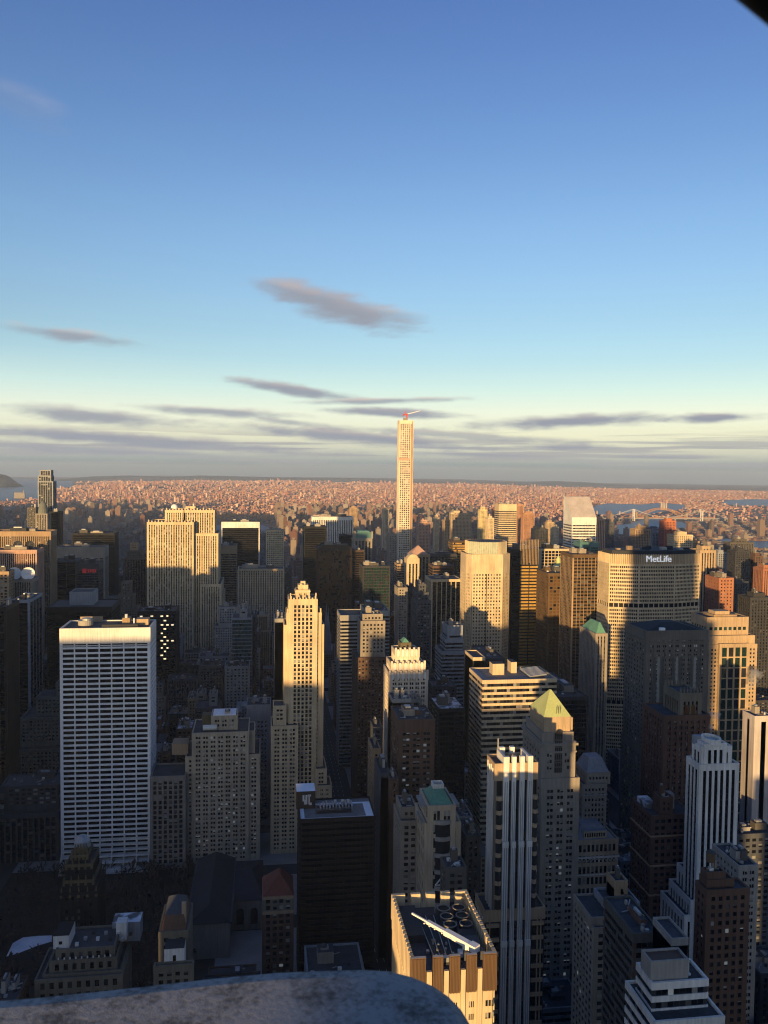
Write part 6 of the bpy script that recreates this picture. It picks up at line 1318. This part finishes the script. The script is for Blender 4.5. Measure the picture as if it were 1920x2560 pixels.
def ground():
    mt, nt, b = _new('ground'); N = nt.nodes; L = nt.links
    geo = N.new('ShaderNodeNewGeometry'); sp = N.new('ShaderNodeSeparateXYZ'); L.new(geo.outputs['Position'], sp.inputs[0])
    ln = N.new('ShaderNodeVectorMath'); ln.operation = 'LENGTH'; L.new(geo.outputs['Position'], ln.inputs[0])
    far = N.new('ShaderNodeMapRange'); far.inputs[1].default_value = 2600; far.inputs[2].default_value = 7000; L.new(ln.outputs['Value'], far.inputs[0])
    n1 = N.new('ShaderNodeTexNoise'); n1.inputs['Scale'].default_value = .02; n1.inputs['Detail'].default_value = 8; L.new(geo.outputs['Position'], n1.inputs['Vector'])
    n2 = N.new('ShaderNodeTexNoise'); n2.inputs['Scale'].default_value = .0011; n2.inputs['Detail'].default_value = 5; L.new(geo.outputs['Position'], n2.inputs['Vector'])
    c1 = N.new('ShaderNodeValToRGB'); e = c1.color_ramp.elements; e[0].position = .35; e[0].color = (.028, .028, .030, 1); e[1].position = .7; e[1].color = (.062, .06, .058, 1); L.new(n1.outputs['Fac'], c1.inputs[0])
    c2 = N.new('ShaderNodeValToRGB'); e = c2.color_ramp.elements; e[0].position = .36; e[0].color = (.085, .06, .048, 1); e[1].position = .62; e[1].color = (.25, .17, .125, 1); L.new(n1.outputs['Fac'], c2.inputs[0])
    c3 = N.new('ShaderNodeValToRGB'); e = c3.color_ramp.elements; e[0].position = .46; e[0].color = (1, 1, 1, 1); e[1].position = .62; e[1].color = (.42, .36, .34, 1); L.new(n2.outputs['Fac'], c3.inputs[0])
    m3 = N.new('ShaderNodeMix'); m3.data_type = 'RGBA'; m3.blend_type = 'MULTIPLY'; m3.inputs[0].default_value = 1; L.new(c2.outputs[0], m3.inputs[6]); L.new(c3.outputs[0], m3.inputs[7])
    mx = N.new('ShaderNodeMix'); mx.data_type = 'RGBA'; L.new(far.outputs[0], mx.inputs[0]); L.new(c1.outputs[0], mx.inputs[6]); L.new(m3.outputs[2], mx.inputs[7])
    L.new(mx.outputs[2], b.inputs['Base Color']); b.inputs['Roughness'].default_value = .9
    V_ = []; F = []; rad = [0, 150, 400, 900, 1600, 2600, 4000, 6000, 8000, 9000, 10000, 11000, 12000, 13000, 14000, 15500, 17500, 20000, 23000, 26500, 30000]; na = 180
    V_.append((0, 0, 0))
    for r in rad[1:]:
        for a in range(na): q = 2 * pi * a / na; x, y = r * math.sin(q), r * math.cos(q); V_.append((x, y, gh(x, y)))
    for a in range(na): F.append((0, 1 + (a + 1) % na, 1 + a))
    for k in range(len(rad) - 2):
        for a in range(na): o0, o1 = 1 + k * na, 1 + (k + 1) * na; b2 = (a + 1) % na; F.append((o0 + a, o0 + b2, o1 + b2, o1 + a))
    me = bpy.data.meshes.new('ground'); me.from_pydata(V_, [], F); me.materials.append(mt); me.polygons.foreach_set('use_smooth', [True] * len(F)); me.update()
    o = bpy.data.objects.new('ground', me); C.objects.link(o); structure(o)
    wm, nt, b = _new('water'); N = nt.nodes; L = nt.links; b.inputs['Base Color'].default_value = (.07, .105, .13, 1); b.inputs['Roughness'].default_value = .4; b.inputs['Specular IOR Level'].default_value = .22
    nz = N.new('ShaderNodeTexNoise'); nz.inputs['Scale'].default_value = .03; nz.inputs['Detail'].default_value = 6; g2 = N.new('ShaderNodeNewGeometry'); L.new(g2.outputs['Position'], nz.inputs['Vector'])
    bp = N.new('ShaderNodeBump'); bp.inputs['Strength'].default_value = .5; bp.inputs['Distance'].default_value = 3; L.new(nz.outputs['Fac'], bp.inputs['Height']); L.new(bp.outputs[0], b.inputs['Normal'])
    for nm, P in WATER.items():
        m = MB(); A = sum(P[i - 1][0] * P[i][1] - P[i][0] * P[i - 1][1] for i in range(len(P))); Q_ = P if A > 0 else P[::-1]
        m.ngon([(x, y, .6) for x, y in Q_], wm); structure(m.build(nm))
    m = MB(); m.ngon([(-560, 4350, .7), (20, 4350, .7), (40, 4700, .7), (0, 5000, .7), (-520, 5020, .7), (-600, 4700, .7)], W['bluegrey']); structure(m.build('lake'))
    m = MB(); P = [atZ(*V('m', zx, 0, zy)[::2], .3) for zx, zy in ((55, 1490), (110, 1375), (200, 1325), (330, 1312), (450, 1308), (450, 1360), (330, 1395), (150, 1465))]
    A = sum(P[i - 1][0] * P[i][1] - P[i][0] * P[i - 1][1] for i in range(len(P))); P = P if A > 0 else P[::-1]
    m.ngon([(x, y, .3) for x, y in P], W['purewhite']); structure(m.build('ice_rink')); m = MB(); m.box(-195, -30, 508, 696, 0, .2, W['lawn']); structure(m.build('lawn'))
    m = MB()
    for k in range(36, 59):
        y0, y1 = 35 + 80.4 * (k - 34) + 9, 35 + 80.4 * (k - 33) - 9
        for a, b_ in ((-460, -215), (-195, 62), (88, 226), (240, 318), (346, 478), (502, 640), (665, 900)):
            if a > .7 * y1 + 60 or b_ < -.32 * y1 - 60: continue
            m.box(a, b_, y0, y1, 0, .15, W['concrete'])
    structure(m.build('pavement'))
    m = MB()
    for y in range(240, 1600, 12):
        for x in (70.5, 75, 79.5): m.quad((x - .1, y, .02), (x + .1, y, .02), (x + .1, y + 4, .02), (x - .1, y + 4, .02), W['white'])
    structure(m.build('road_markings'))
    # wooded hill across the river and ridges at the rim
    hm = wallmat('wooded_hill', (.03, .034, .036), var=.4, scale=.004, streak=False)
    def ridge(name, pts, dist, depth, seed):
        m = MB(); rn = random.Random(seed); top = []; base = []
        for dx, dy in pts:
            q = ray(dx, dy); t = dist / q.y; top.append((q.x * t, dist, max(2, EYE.z + q.z * t)))
        for i in range(len(top) - 1):
            a, b = top[i], top[i + 1]
            m.quad((a[0], a[1] - depth, -.5), (b[0], b[1] - depth, -.5), (b[0], b[1] - depth * .45, b[2] * .7), (a[0], a[1] - depth * .45, a[2] * .7), hm); m.quad((a[0], a[1] - depth * .45, a[2] * .7), (b[0], b[1] - depth * .45, b[2] * .7), b, a, hm); m.quad(a, b, (b[0], b[1] + depth, -.5), (a[0], a[1] + depth, -.5), hm)
        structure(m.build(name, smooth=True))
    ridge('hills', [(-200, 1030), (-60, 1023), (0, 1024), (12, 1026), (21, 1030), (28, 1036), (33, 1042), (35, 1046)], 14500, 500, 1)
    ridge('hills', [(150, 1034), (200, 1029), (280, 1027), (360, 1030), (430, 1027), (520, 1029), (600, 1031), (700, 1032), (760, 1033), (860, 1036), (940, 1039), (1020, 1040), (1120, 1041), (1200, 1039), (1270, 1042), (1340, 1047)], 24000, 2500, 2)
ground()
# ------------------------------------------------------------------ parks
def clumps(name, pts, hgt, seed, mat):
    rn = random.Random(seed); m = MB()
    for x, y in pts:
        h = hgt * rn.uniform(.7, 1.25); r = h * rn.uniform(.28, .5)
        m.tube((x, y, 0), (x, y, h * .5), .35, mat, 4, r1=.2)
        for k in range(9):
            a, e = rn.uniform(0, 2 * pi), rn.uniform(.15, 1.3); d = Vector((math.cos(a) * math.cos(e), math.sin(a) * math.cos(e), math.sin(e))); s0 = Vector((x, y, h * rn.uniform(.3, .55))); t = s0 + d * r * rn.uniform(.8, 1.3) * 1.3; w = Vector((-d.y, d.x, .2)) * rn.uniform(.4, .9) * r * .35
            m.ngon([tuple(s0), tuple(t - w), tuple(t + d * r * .3), tuple(t + w)], mat)
    o = m.build(name); o['kind'] = 'stuff'; return o
TW = wallmat('bare_twigs', (.05, .037, .03), var=.35, scale=.5, streak=False)
rn = random.Random(11)
RINK = [atZ(*V('m', zx, 0, zy)[::2], .3) for zx, zy in ((30, 1490), (90, 1350), (200, 1300), (480, 1290), (480, 1380), (330, 1420), (150, 1490))]
tp = [(rn.uniform(-188, -45), rn.uniform(512, 692)) for k in range(520)]
clumps('park_trees', [q for q in tp if not inpoly(q[0], q[1], RINK) and not inpoly(q[0], q[1] + 9, RINK)], 9.5, 1, TW)
pts = []
while len(pts) < 4200:
    x, y = rn.uniform(-760, 50), 2070 + (rn.random() ** 1.5) * 4050
    if 4330 < y < 5030 and -610 < x < 40: continue
    pts.append((x, y))
clumps('wooded_park', pts, 19, 2, TW)
# ------------------------------------------------------------------ city fabric
FARC = [(.36, .22, .165), (.30, .165, .12), (.40, .28, .21), (.26, .12, .085), (.44, .35, .27), (.22, .16, .135), (.48, .40, .33), (.34, .20, .15)]
def fabric_mat(name, win):
    mt, nt, b = _new(name); N = nt.nodes; L = nt.links
    at = N.new('ShaderNodeAttribute'); at.attribute_name = 'tone'
    geo = N.new('ShaderNodeNewGeometry'); sp = N.new('ShaderNodeSeparateXYZ'); L.new(geo.outputs['Position'], sp.inputs[0])
    def M(op, a, b=None):
        n = N.new('ShaderNodeMath'); n.operation = op
        for i, v in enumerate((a, b)):
            if v is None: continue
            if isinstance(v, (int, float)): n.inputs[i].default_value = v
            else: L.new(v, n.inputs[i])
        return n.outputs[0]
    fz = M('FRACT', M('DIVIDE', sp.outputs[2], 3.5)); fx = M('FRACT', M('DIVIDE', M('ADD', sp.outputs[0], sp.outputs[1]), 3.3))
    sn = N.new('ShaderNodeSeparateXYZ'); L.new(geo.outputs['True Normal'], sn.inputs[0])
    w = M('MULTIPLY', M('MULTIPLY', M('GREATER_THAN', fz, .48), M('GREATER_THAN', fx, .5)), M('LESS_THAN', sn.outputs[2], .5))
    mx = N.new('ShaderNodeMix'); mx.data_type = 'RGBA'; L.new(M('MULTIPLY', w, win), mx.inputs[0]); L.new(at.outputs['Color'], mx.inputs[6]); mx.inputs[7].default_value = (.014, .015, .018, 1)
    rf = N.new('ShaderNodeMix'); rf.data_type = 'RGBA'; L.new(M('GREATER_THAN', sn.outputs[2], .5), rf.inputs[0]); L.new(mx.outputs[2], rf.inputs[6]); rf.inputs[7].default_value = (.12, .11, .105, 1)
    L.new(rf.outputs[2], b.inputs['Base Color']); b.inputs['Roughness'].default_value = .85
    return mt
class Fabric:
    def __init__(s): s.v = []; s.f = []; s.c = []
    def box(s, x0, x1, y0, y1, z0, z1, c):
        o = len(s.v); s.v += [(x0, y0, z0), (x1, y0, z0), (x1, y1, z0), (x0, y1, z0), (x0, y0, z1), (x1, y0, z1), (x1, y1, z1), (x0, y1, z1)]
        s.f += [(o, o + 1, o + 5, o + 4), (o + 1, o + 2, o + 6, o + 5), (o + 2, o + 3, o + 7, o + 6), (o + 3, o, o + 4, o + 7), (o + 4, o + 5, o + 6, o + 7)]; s.c += [(*c, 1)] * 5
    def build(s, name, mt):
        me = bpy.data.meshes.new(name); me.from_pydata(s.v, [], s.f); me.materials.append(mt)
        a = me.attributes.new('tone', 'FLOAT_COLOR', 'FACE'); a.data.foreach_set('color', [q for c in s.c for q in c]); me.update()
        o = bpy.data.objects.new(name, me); C.objects.link(o); o['kind'] = 'stuff'; return o
def jit(c, rn, k=.25): q = rn.uniform(1 - k, 1 + k); return (c[0] * q, c[1] * q, c[2] * q)
W_COL = dict(brownbrick=(.105, .062, .043), darkstone=(.085, .078, .07), greystone=(.24, .21, .175), tan=(.30, .21, .13), slate=(.06, .065, .075), concrete=(.27, .255, .235), redbrick=(.20, .075, .048), greygreen=(.12, .13, .12), bluegrey=(.22, .235, .26), charcoal=(.035, .036, .04), buff=(.36, .265, .17))
NEAR = Fabric(); rn = random.Random(23)
# unseen towers outside the frame, to the south and west: placed and sized to throw the long evening shadows
for x0, x1, y0, y1, h in ((-562, -421, -45, -10, 228), (-425, -335, -40, -12, 175), (-334, -300, -30, -8, 186), (-300, -284, -30, -8, 174), (-283, -260, -40, -12, 214), (-240, -162, -60, -20, 196), (-160, -107, -52, -20, 178), (-72, -44, -76, -48, 160), (-69, -56, -110, -80, 216),
                          (50, 64, -90, -60, 156), (68, 112, -90, -50, 104), (-445, -388, 650, 690, 215), (-387, -338, 650, 690, 176), (-330, -288, 690, 730, 212), (-285, -226, 640, 690, 262), (-700, -602, 560, 620, 246), (-600, -542, 570, 620, 229), (-540, -482, 560, 610, 220), (-810, -724, 560, 610, 246), (-480, -450, 600, 650, 214),
                          (-280, -262, 540, 580, 150), (-560, -520, 300, 340, 170), (-640, -600, 100, 150, 160)):
    NEAR.box(x0, x1, y0, y1, 0, h, jit(FARC[rn.randrange(8)], rn))
# unseen west side towers, added out of frame to shade the big park
for k in range(420):
    y = rn.uniform(1150, 6800); x = rn.uniform(-1750 if y < 4600 else -.30 * y - 420, -.30 * y - 60)
    if x - .468 * y > -1190: continue
    h = rn.uniform(110, 185) if y < 3000 else rn.uniform(80, 130); NEAR.box(x, x + rn.uniform(22, 44), y, y + rn.uniform(22, 40), 0, h, jit(FARC[rn.randrange(8)], rn))
# low and middling roofs outside the frame, unseen, filled in to shade low buildings
for k in range(900):
    x, y = rn.uniform(-1500, 900), rn.uniform(-1300, 1900)
    if x > -.31 * y - 30 and y > -60: continue
    if -110 < x < 70 and y > -420: continue
    if x > -40 and y > -700: continue
    h = rn.uniform(25, 80) if x < -30 - .3 * y else rn.uniform(25, 70)
    NEAR.box(x, x + rn.uniform(16, 40), y, y + rn.uniform(16, 34), 0, h, jit(FARC[rn.randrange(8)], rn))
# ---- individual smaller buildings between the landmarks
CELL = {}
def cells(x0, x1, y, z0, z1):
    a, b, c, d = proj(x0, y, z1), proj(x1, y, z1), proj(x0, y, z0), proj(x1, y, z0)
    if None in (a, b, c, d): return []
    xa, xb = max(0, min(a[0], c[0])), min(1659, max(b[0], d[0])); ya, yb = max(900, min(a[1], b[1])), min(2212, max(c[1], d[1]))
    return [(i, j) for i in range(int(xa // 6), int(xb // 6) + 1) for j in range(int(ya // 6), int(yb // 6) + 1)] if xb > xa and yb > ya else []
for n_, r_, b_, h_ in HERO:
    for q in cells(b_[0], b_[1], b_[2], 0, h_): CELL[q] = min(CELL.get(q, 1e9), b_[2])
def free(x0, x1, y0, y1, m=1.2): return not any(x0 - m < b[1] and x1 + m > b[0] and y0 - m < b[3] and y1 + m > b[2] for b in FOOT)
LIM = [(390, 2120), (460, 1985), (540, 1890), (620, 1815), (700, 1745), (800, 1640), (900, 1560), (1000, 1480), (1200, 1400), (1500, 1300), (2060, 1215)]
AVE = [(62, 88), (226, 240), (318, 346), (478, 502), (640, 665), (-215, -195), (-480, -455)]
KEEP = [(-330, 30, 505, 690), (-260, -128, 425, 512)]
cand = []
for k in range(37, 59):
    ys = 35 + 80.4 * (k - 34)
    for row in (0, 1):
        y0 = ys + 10 + row * 31.5
        x = -.30 * y0 - 40
        while x < .66 * y0 + 40:
            w = rn.uniform(15, 40); d = rn.uniform(24, 30); x0, x1, y1 = x, x + w, y0 + d; x += w + rn.uniform(.5, 4)
            if any(x0 < b and x1 > a for a, b in AVE) or any(x0 < q[1] and x1 > q[0] and y0 < q[3] and y1 > q[2] for q in KEEP): continue
            tries = 0
            while not free(x0, x1, y0, y1) and tries < 5: x1 -= w * .15; tries += 1
            if x1 - x0 < 9 or not free(x0, x1, y0, y1): continue
            lim = next((b for a, b in LIM if y0 < a), 1215); lim = max(lim, 2090) if x1 < 92 and y0 < 512 else lim; p = proj((x0 + x1) / 2, y0, 0)
            zmax = ztop(min(1659, max(0, p[0])), lim + rn.uniform(0, 90), y0); h = min(rn.uniform(22, 75) if y0 < 1000 else rn.uniform(30, 140), zmax)
            if h < 10: continue
            cand.append((x0, x1, y0, y1, h))
scored = []
for c in cand:
    q = cells(c[0], c[1], c[2], max(0, c[4] - 60), c[4] + 2); vis = [k for k in q if CELL.get(k, 1e9) > c[2]]
    scored.append((len(vis), c))
scored.sort(key=lambda t: -t[0])
FST = [('brownbrick', 'brown brick'), ('darkstone', 'dark stone'), ('greystone', 'grey stone'), ('tan', 'tan'), ('slate', 'slate grey'), ('concrete', 'concrete grey'), ('redbrick', 'red brick'), ('greygreen', 'greenish grey'), ('bluegrey', 'bluish grey'), ('charcoal', 'charcoal'), ('buff', 'buff')]
used = set(); NIND = 0
LAND = [(n_, b_, h_, proj((b_[0] + b_[1]) / 2, b_[2], h_)) for n_, r_, b_, h_ in HERO if n_]
def describe(c, adj):
    p = proj((c[0] + c[1]) / 2, c[2], c[4]); L_ = sorted(LAND, key=lambda t: math.hypot(t[3][0] - p[0], (t[3][1] - p[1]) * .5) if t[3] else 1e9)
    for t in L_[:14]:
        dx = p[0] - t[3][0]; wpx = abs(proj(t[1][1], t[1][2], t[2])[0] - proj(t[1][0], t[1][2], t[2])[0]) / 2
        rel = ('right of' if dx > 0 else 'left of') if abs(dx) > wpx else ('in front of' if c[2] < t[1][2] else 'behind')
        s_ = f'{adj} {rel} the {t[0]}'
        if (rel, t[0]) not in used and len(s_.split()) <= 16: used.add((rel, t[0])); return s_
    for t in L_[:40]:
        for extra in ('well ', 'far '):
            rel = extra + ('right of' if p[0] > t[3][0] else 'left of'); s_ = f'{adj} {rel} the {t[0]}'
            if (rel, t[0]) not in used and len(s_.split()) <= 16: used.add((rel, t[0])); return s_
    return None
for sc_, c in scored:
    x0, x1, y0, y1, h = c; FOOT_OK = True
    mat, word = FST[rn.randrange(len(FST))]
    snow = rn.random() < .22; tank = 1 if rn.random() < .35 and y0 < 1200 else 0
    lab = None
    if NIND < 118 and sc_ >= 3:
        size = 'squat' if h < 35 else ('mid height' if h < 70 else 'tall')
        adj = f"{size} shaded {word} building" + (' with snowy roof' if snow else (' with roof tank' if tank else ''))
        lab = describe(c, adj)
    if not lab:
        NEAR.box(x0, x1, y0, y1, 0, h, jit(W_COL[mat], rn) if 'W_COL' in globals() else jit((.14, .12, .1), rn)); continue
    NIND += 1
    q = rn.random(); rs = 'snow' if snow else rn.choice(['tar', 'tar', 'gravel'])
    s = punch(mat, bay=rn.uniform(2.8, 4.2), fl=rn.uniform(3.4, 4.1), pier=1.6, mix=rn.choice(['old', 'dark', 'dark', 'glowsome']), roof=rs, fascia=rn.uniform(1.6, 3.5)) if q < .7 else (ribbon(mat, roof=rs, fascia=2.5) if q < .85 else fins(mat, core='charcoal', roof=rs, fascia=2.5))
    T = [((x0, x1, y0, y1), 0, h * (.8 if rn.random() < .4 and h > 40 else 1))]
    if T[0][2] < h: T.append(((x0 + (x1 - x0) * .15, x1 - (x1 - x0) * .1, y0 + 4, y1 - 3), T[0][2] - .95, h))
    tower('loft_building' if h < 50 else 'office_building', lab, T, s, 'window' if y0 < 480 else None, roofbits=rn.choice([1, 2, 2]), tank=tank, foot=False, group='shaded buildings between the towers', nick=None)
# uptown streets east and west of the big park: continuous rows of houses and flats along the blocks
def rows(xa, xb, ya, yb, base, tall, lit):
    k = 0; y = ya
    while y < yb:
        for row in (0, 1):
            y0 = y + 9 + row * 31; x = xa(y)
            while x < xb(y):
                w = rn.uniform(12, 26) * (1 + (y - 2000) / 12000)
                if rn.random() < .06: x += rn.uniform(4, 14)
                if int(x / 155) != int((x + w) / 155): x = (int((x + w) / 155)) * 155 + 11; 
                if not wet(x, y0) and not (y < 2150 and not free(x, x + w, y0, y0 + 28, 3)):
                    q = rn.random(); h = base * rn.uniform(.6, 1.15) if q > tall else rn.uniform(42, 95)
                    if q > .86: h = base * rn.uniform(1.2, 2.0)
                    c = jit([q_ * .62 for q_ in FARC[rn.randrange(8)]], rn); d = rn.uniform(20, 29); NEAR.box(x, x + w - .4, y0, y0 + d, 0, h, c)  # darker row colours: evening shade put into the palette
                    if h > 40: NEAR.box(x + w * .25, x + w * .7, y0 + 5, y0 + 15, h, h + rn.uniform(3, 9), c)
                    elif rn.random() < .4: NEAR.box(x + w * .3, x + w * .55, y0 + 12, y0 + 17, h, h + 3.2, jit((.2, .18, .16), rn))
                x += w
        y += 80.4
rows(lambda y: 75, lambda y: min(1450, .66 * y + 40), 2050, 6700, 26, .075, 0)
rows(lambda y: max(-1750, -.32 * y - 80), lambda y: -775, 2050, 7300, 25, .035, 0)
rows(lambda y: 1650, lambda y: min(3200, .66 * y + 40), 2600, 5400, 10, .01, 0)
for k in range(240):
    x, y = rn.uniform(-700, 60), rn.uniform(1700, 2040)
    if free(x, x + 25, y, y + 22, 3): NEAR.box(x, x + rn.uniform(14, 26), y, y + 22, 0, rn.uniform(40, 110), jit(FARC[rn.randrange(8)], rn))
NEAR.build('city_blocks', fabric_mat('city_fabric', .85))
FAR = Fabric()
for k in range(105000):
    a = math.radians(rn.uniform(-17.5, 34)); r = 5600 + 13500 * rn.random() ** .75; x, y = r * math.sin(a), r * math.cos(a)
    if PARK[0] < x < PARK[1] and y < PARK[3]: continue
    if (x > 60 and y < 6650 and x < 1480) or (x < -770 and y < 7250) or (1600 < x < 3200 and y < 5400): continue
    if wet(x, y): continue
    q = rn.random(); big = 1 + (r - 5600) / 9000
    density = math.sin(x * .0013 + .4) * math.cos(y * .0009 + 1) + math.sin(x * .0004 - y * .0005)
    if density < -.9 and q < .8: continue
    h = rn.uniform(6, 15) if q < .93 else (rn.uniform(16, 34) if q < .992 else rn.uniform(42, 66))
    if math.degrees(a) > 22: h *= .55
    w = rn.uniform(6, 16) * big; d = rn.uniform(6, 15) * big; g = gh(x, y)
    if q > .992: w *= .8; d *= .7
    cc = FARC[rn.randrange(8)]; FAR.box(x, x + w, y, y + d, g - 8, g + h, jit((min(.6, cc[0] * 1.2), cc[1] * 1.0, cc[2] * .95), rn, .3))
FAR.build('distant_city', fabric_mat('distant_fabric', .6))
# ------------------------------------------------------------------ bridges, chimneys, church tower, seen far off
def bridges():
    def P(zx, zy, Y): return atY((1400 + zx / 3.19) / SC, (1120 + zy / 3.19) / SC, Y)
    Y = 5940.0; x0, _ = P(626, 0, Y); x1, _ = P(1012, 0, Y); zd_ = P(800, 553, Y)[1]; zt = P(800, 478, Y)[1]
    o = empty('arch_bridge', ((x0 + x1) / 2, Y, 0)); og = ((x0 + x1) / 2, Y, 0); tag(o, 'reddish steel arch bridge with stone end towers over the far strait', 'bridge')
    m = MB(); n = 16; up = [(x0 + (x1 - x0) * i / n, zd_ + 6 + (zt - zd_ - 6) * math.sin(pi * i / n) ** .8) for i in range(n + 1)]; lo = [(x0 + (x1 - x0) * i / n, zd_ - 22 + (zt - zd_ + 12) * math.sin(pi * i / n)) for i in range(n + 1)]
    for yy in (Y - 9, Y + 9):
        for i in range(n): m.tube((up[i][0], yy, up[i][1]), (up[i + 1][0], yy, up[i + 1][1]), 1.5, W['orangebrick'], 5); m.tube((lo[i][0], yy, lo[i][1]), (lo[i + 1][0], yy, lo[i + 1][1]), 1.5, W['orangebrick'], 5); m.tube((lo[i][0], yy, lo[i][1]), (up[i][0], yy, up[i][1]), 1.1, W['orangebrick'], 4); m.tube((lo[i][0], yy, lo[i][1]), (up[i + 1][0], yy, up[i + 1][1]), .9, W['orangebrick'], 4)
    m.build('arch', o, og); m = MB(); m.box(x0 - 160, x1 + 260, Y - 8, Y + 8, zd_ - 4, zd_ + 2, W['orangebrick'], bottom=True); m.build('deck', o, og)
    for x in (x0 - 14, x1 + 2):
        m = MB(); m.box(x, x + 13, Y - 14, Y + 14, 0, zd_ + 38, W['tan']); m.build('tower', o, og)
    Y = 5560.0; xa, za_ = P(590, 487, Y); xb, zb_ = P(1132, 500, Y); zd2 = P(700, 560, Y)[1]; xl, xr = P(330, 0, Y)[0], P(1420, 0, Y)[0]
    o = empty('suspension_bridge', ((xa + xb) / 2, Y, 0)); og = ((xa + xb) / 2, Y, 0); tag(o, 'pale suspension bridge with two slim towers in front of the arch bridge', 'bridge')
    for x, z in ((xa, za_), (xb, zb_)):
        m = MB()
        for yy in (Y - 15, Y + 12): m.box(x - 3, x + 3, yy, yy + 5, 0, z, W['white'])
        m.box(x - 2, x + 2, Y - 12, Y + 12, z - 9, z - 3, W['white']); m.build('tower', o, og)
    m = MB(); m.box(xl, xr, Y - 13, Y + 13, zd2 - 5, zd2 + 2, W['concrete'], bottom=True); m.build('deck', o, og)
    m = MB(); n = 14
    for yy in (Y - 13, Y + 13):
        pts = [(xa + (xb - xa) * i / n, zd2 + 8 + (za_ - zd2 - 8) * (2 * i / n - 1) ** 2) for i in range(n + 1)]; pts = [(xa - 190, zd2 + 2)] + pts + [(xb + 190, zd2 + 2)]
        for i in range(len(pts) - 1): m.tube((pts[i][0], yy, pts[i][1]), (pts[i + 1][0], yy, pts[i + 1][1]), .8, W['white'], 4)
    m.build('cable', o, og)
    for i in range(9):
        x = xl + (xa - xl) * i / 9; x2 = xb + (xr - xb) * (i + 1) / 9; m = MB()
        for q in (x, x2): m.box(q - 2, q + 2, Y - 10, Y + 10, 0, zd2 - 5, W['concrete'])
        m.build('pier', o, og)
    x, z = P(625, 555, 3000.0)
    Y = 7300.0
    for k, zx in enumerate((808, 822, 836, 850)):
        x, z = P(zx, 440, Y); m = MB(); m.cyl(x, Y, 0, z, 6.5, W['cream'], 12, r1=4.6); oo = m.build('smokestack', None, (x, Y, 0)); tag(oo, 'pale power station chimney above the arch bridge', 'chimney', 'row of far chimneys above the arch bridge')
    Y = 9200.0; x, z = atY(*(lambda t: (t[0][0], t[0][1]))([((150 / 2.592) / SC, (1120 + 272 / 2.592) / SC)]), Y); o = empty('church_tower', (x, Y, 0)); og = (x, Y, 0); tag(o, 'tall pale church tower by the far river at the left', 'church')
    m = MB(); m.box(x - 14, x + 14, Y, Y + 28, 0, z - 42, W['greystone']); m.build('tower', o, og); m = MB(); m.prism(rect(x - 12, x + 12, Y + 2, Y + 26), z - 42, z, W['greystone'], poly1=rect(x - 1, x + 1, Y + 13, Y + 15)); m.build('spire', o, og)
    m = MB(); m.box(x - 90, x - 14, Y + 4, Y + 24, 0, 60, W['greystone']); m.build('nave', o, og)
bridges()
# ------------------------------------------------------------------ air
def haze():
    me = bpy.data.meshes.new('haze'); m = MB(); S_ = 30600; m.box(-S_, S_, -S_, S_, -1.2, 455, W['tar'], bottom=True)
    o = m.build('haze'); o.data.materials.clear(); mt = bpy.data.materials.new('haze_air'); mt.use_nodes = True; nt = mt.node_tree; nt.nodes.clear()
    out = nt.nodes.new('ShaderNodeOutputMaterial'); v = nt.nodes.new('ShaderNodeVolumePrincipled'); v.inputs['Color'].default_value = (.58, .72, .95, 1); v.inputs['Density'].default_value = 3.0e-5; v.inputs['Anisotropy'].default_value = 0.0
    nt.links.new(v.outputs[0], out.inputs['Volume']); o.data.materials.append(mt); o['kind'] = 'stuff'
haze()

def steam(name, dx, dy, Y, w, h, lean, dens):
    X, Z = atY(dx, dy, Y); n = 8; m = MB(); prev = None
    for k in range(6):
        t = k / 5; r = w * (.25 + .75 * t); c = (X + lean * t, Y, Z + h * t); P = [(c[0] + r * math.cos(2 * pi * i / n), c[1] + r * math.sin(2 * pi * i / n)) for i in range(n)]
        if prev: m.prism(prev[0], prev[1], c[2], W['tar'], poly1=P, top=(k == 5), bottom=(k == 1))
        prev = (P, c[2])
    o = m.build(name); o.data.materials.clear(); mt = bpy.data.materials.new('steam_cloud'); mt.use_nodes = True; nt = mt.node_tree; nt.nodes.clear(); N = nt.nodes
    out = N.new('ShaderNodeOutputMaterial'); v = N.new('ShaderNodeVolumePrincipled'); v.inputs['Color'].default_value = (.9, .92, .96, 1)
    g_ = N.new('ShaderNodeNewGeometry'); nz = N.new('ShaderNodeTexNoise'); nz.inputs['Scale'].default_value = .16; nz.inputs['Detail'].default_value = 4; nt.links.new(g_.outputs['Position'], nz.inputs['Vector'])
    mr = N.new('ShaderNodeMapRange'); mr.inputs[1].default_value = .46; mr.inputs[2].default_value = .75; mr.inputs[4].default_value = dens; nt.links.new(nz.outputs['Fac'], mr.inputs[0]); nt.links.new(mr.outputs[0], v.inputs['Density']); nt.links.new(v.outputs[0], out.inputs['Volume'])
    o.data.materials.append(mt); o['kind'] = 'stuff'
steam('steam', 1619, 1488, 690, 8, 16, 7, .35)
steam('steam', 1532, 1580, 520, 4, 12, 4, .3)
steam('steam', 505, 1545, 815, 9, 12, 10, .2)
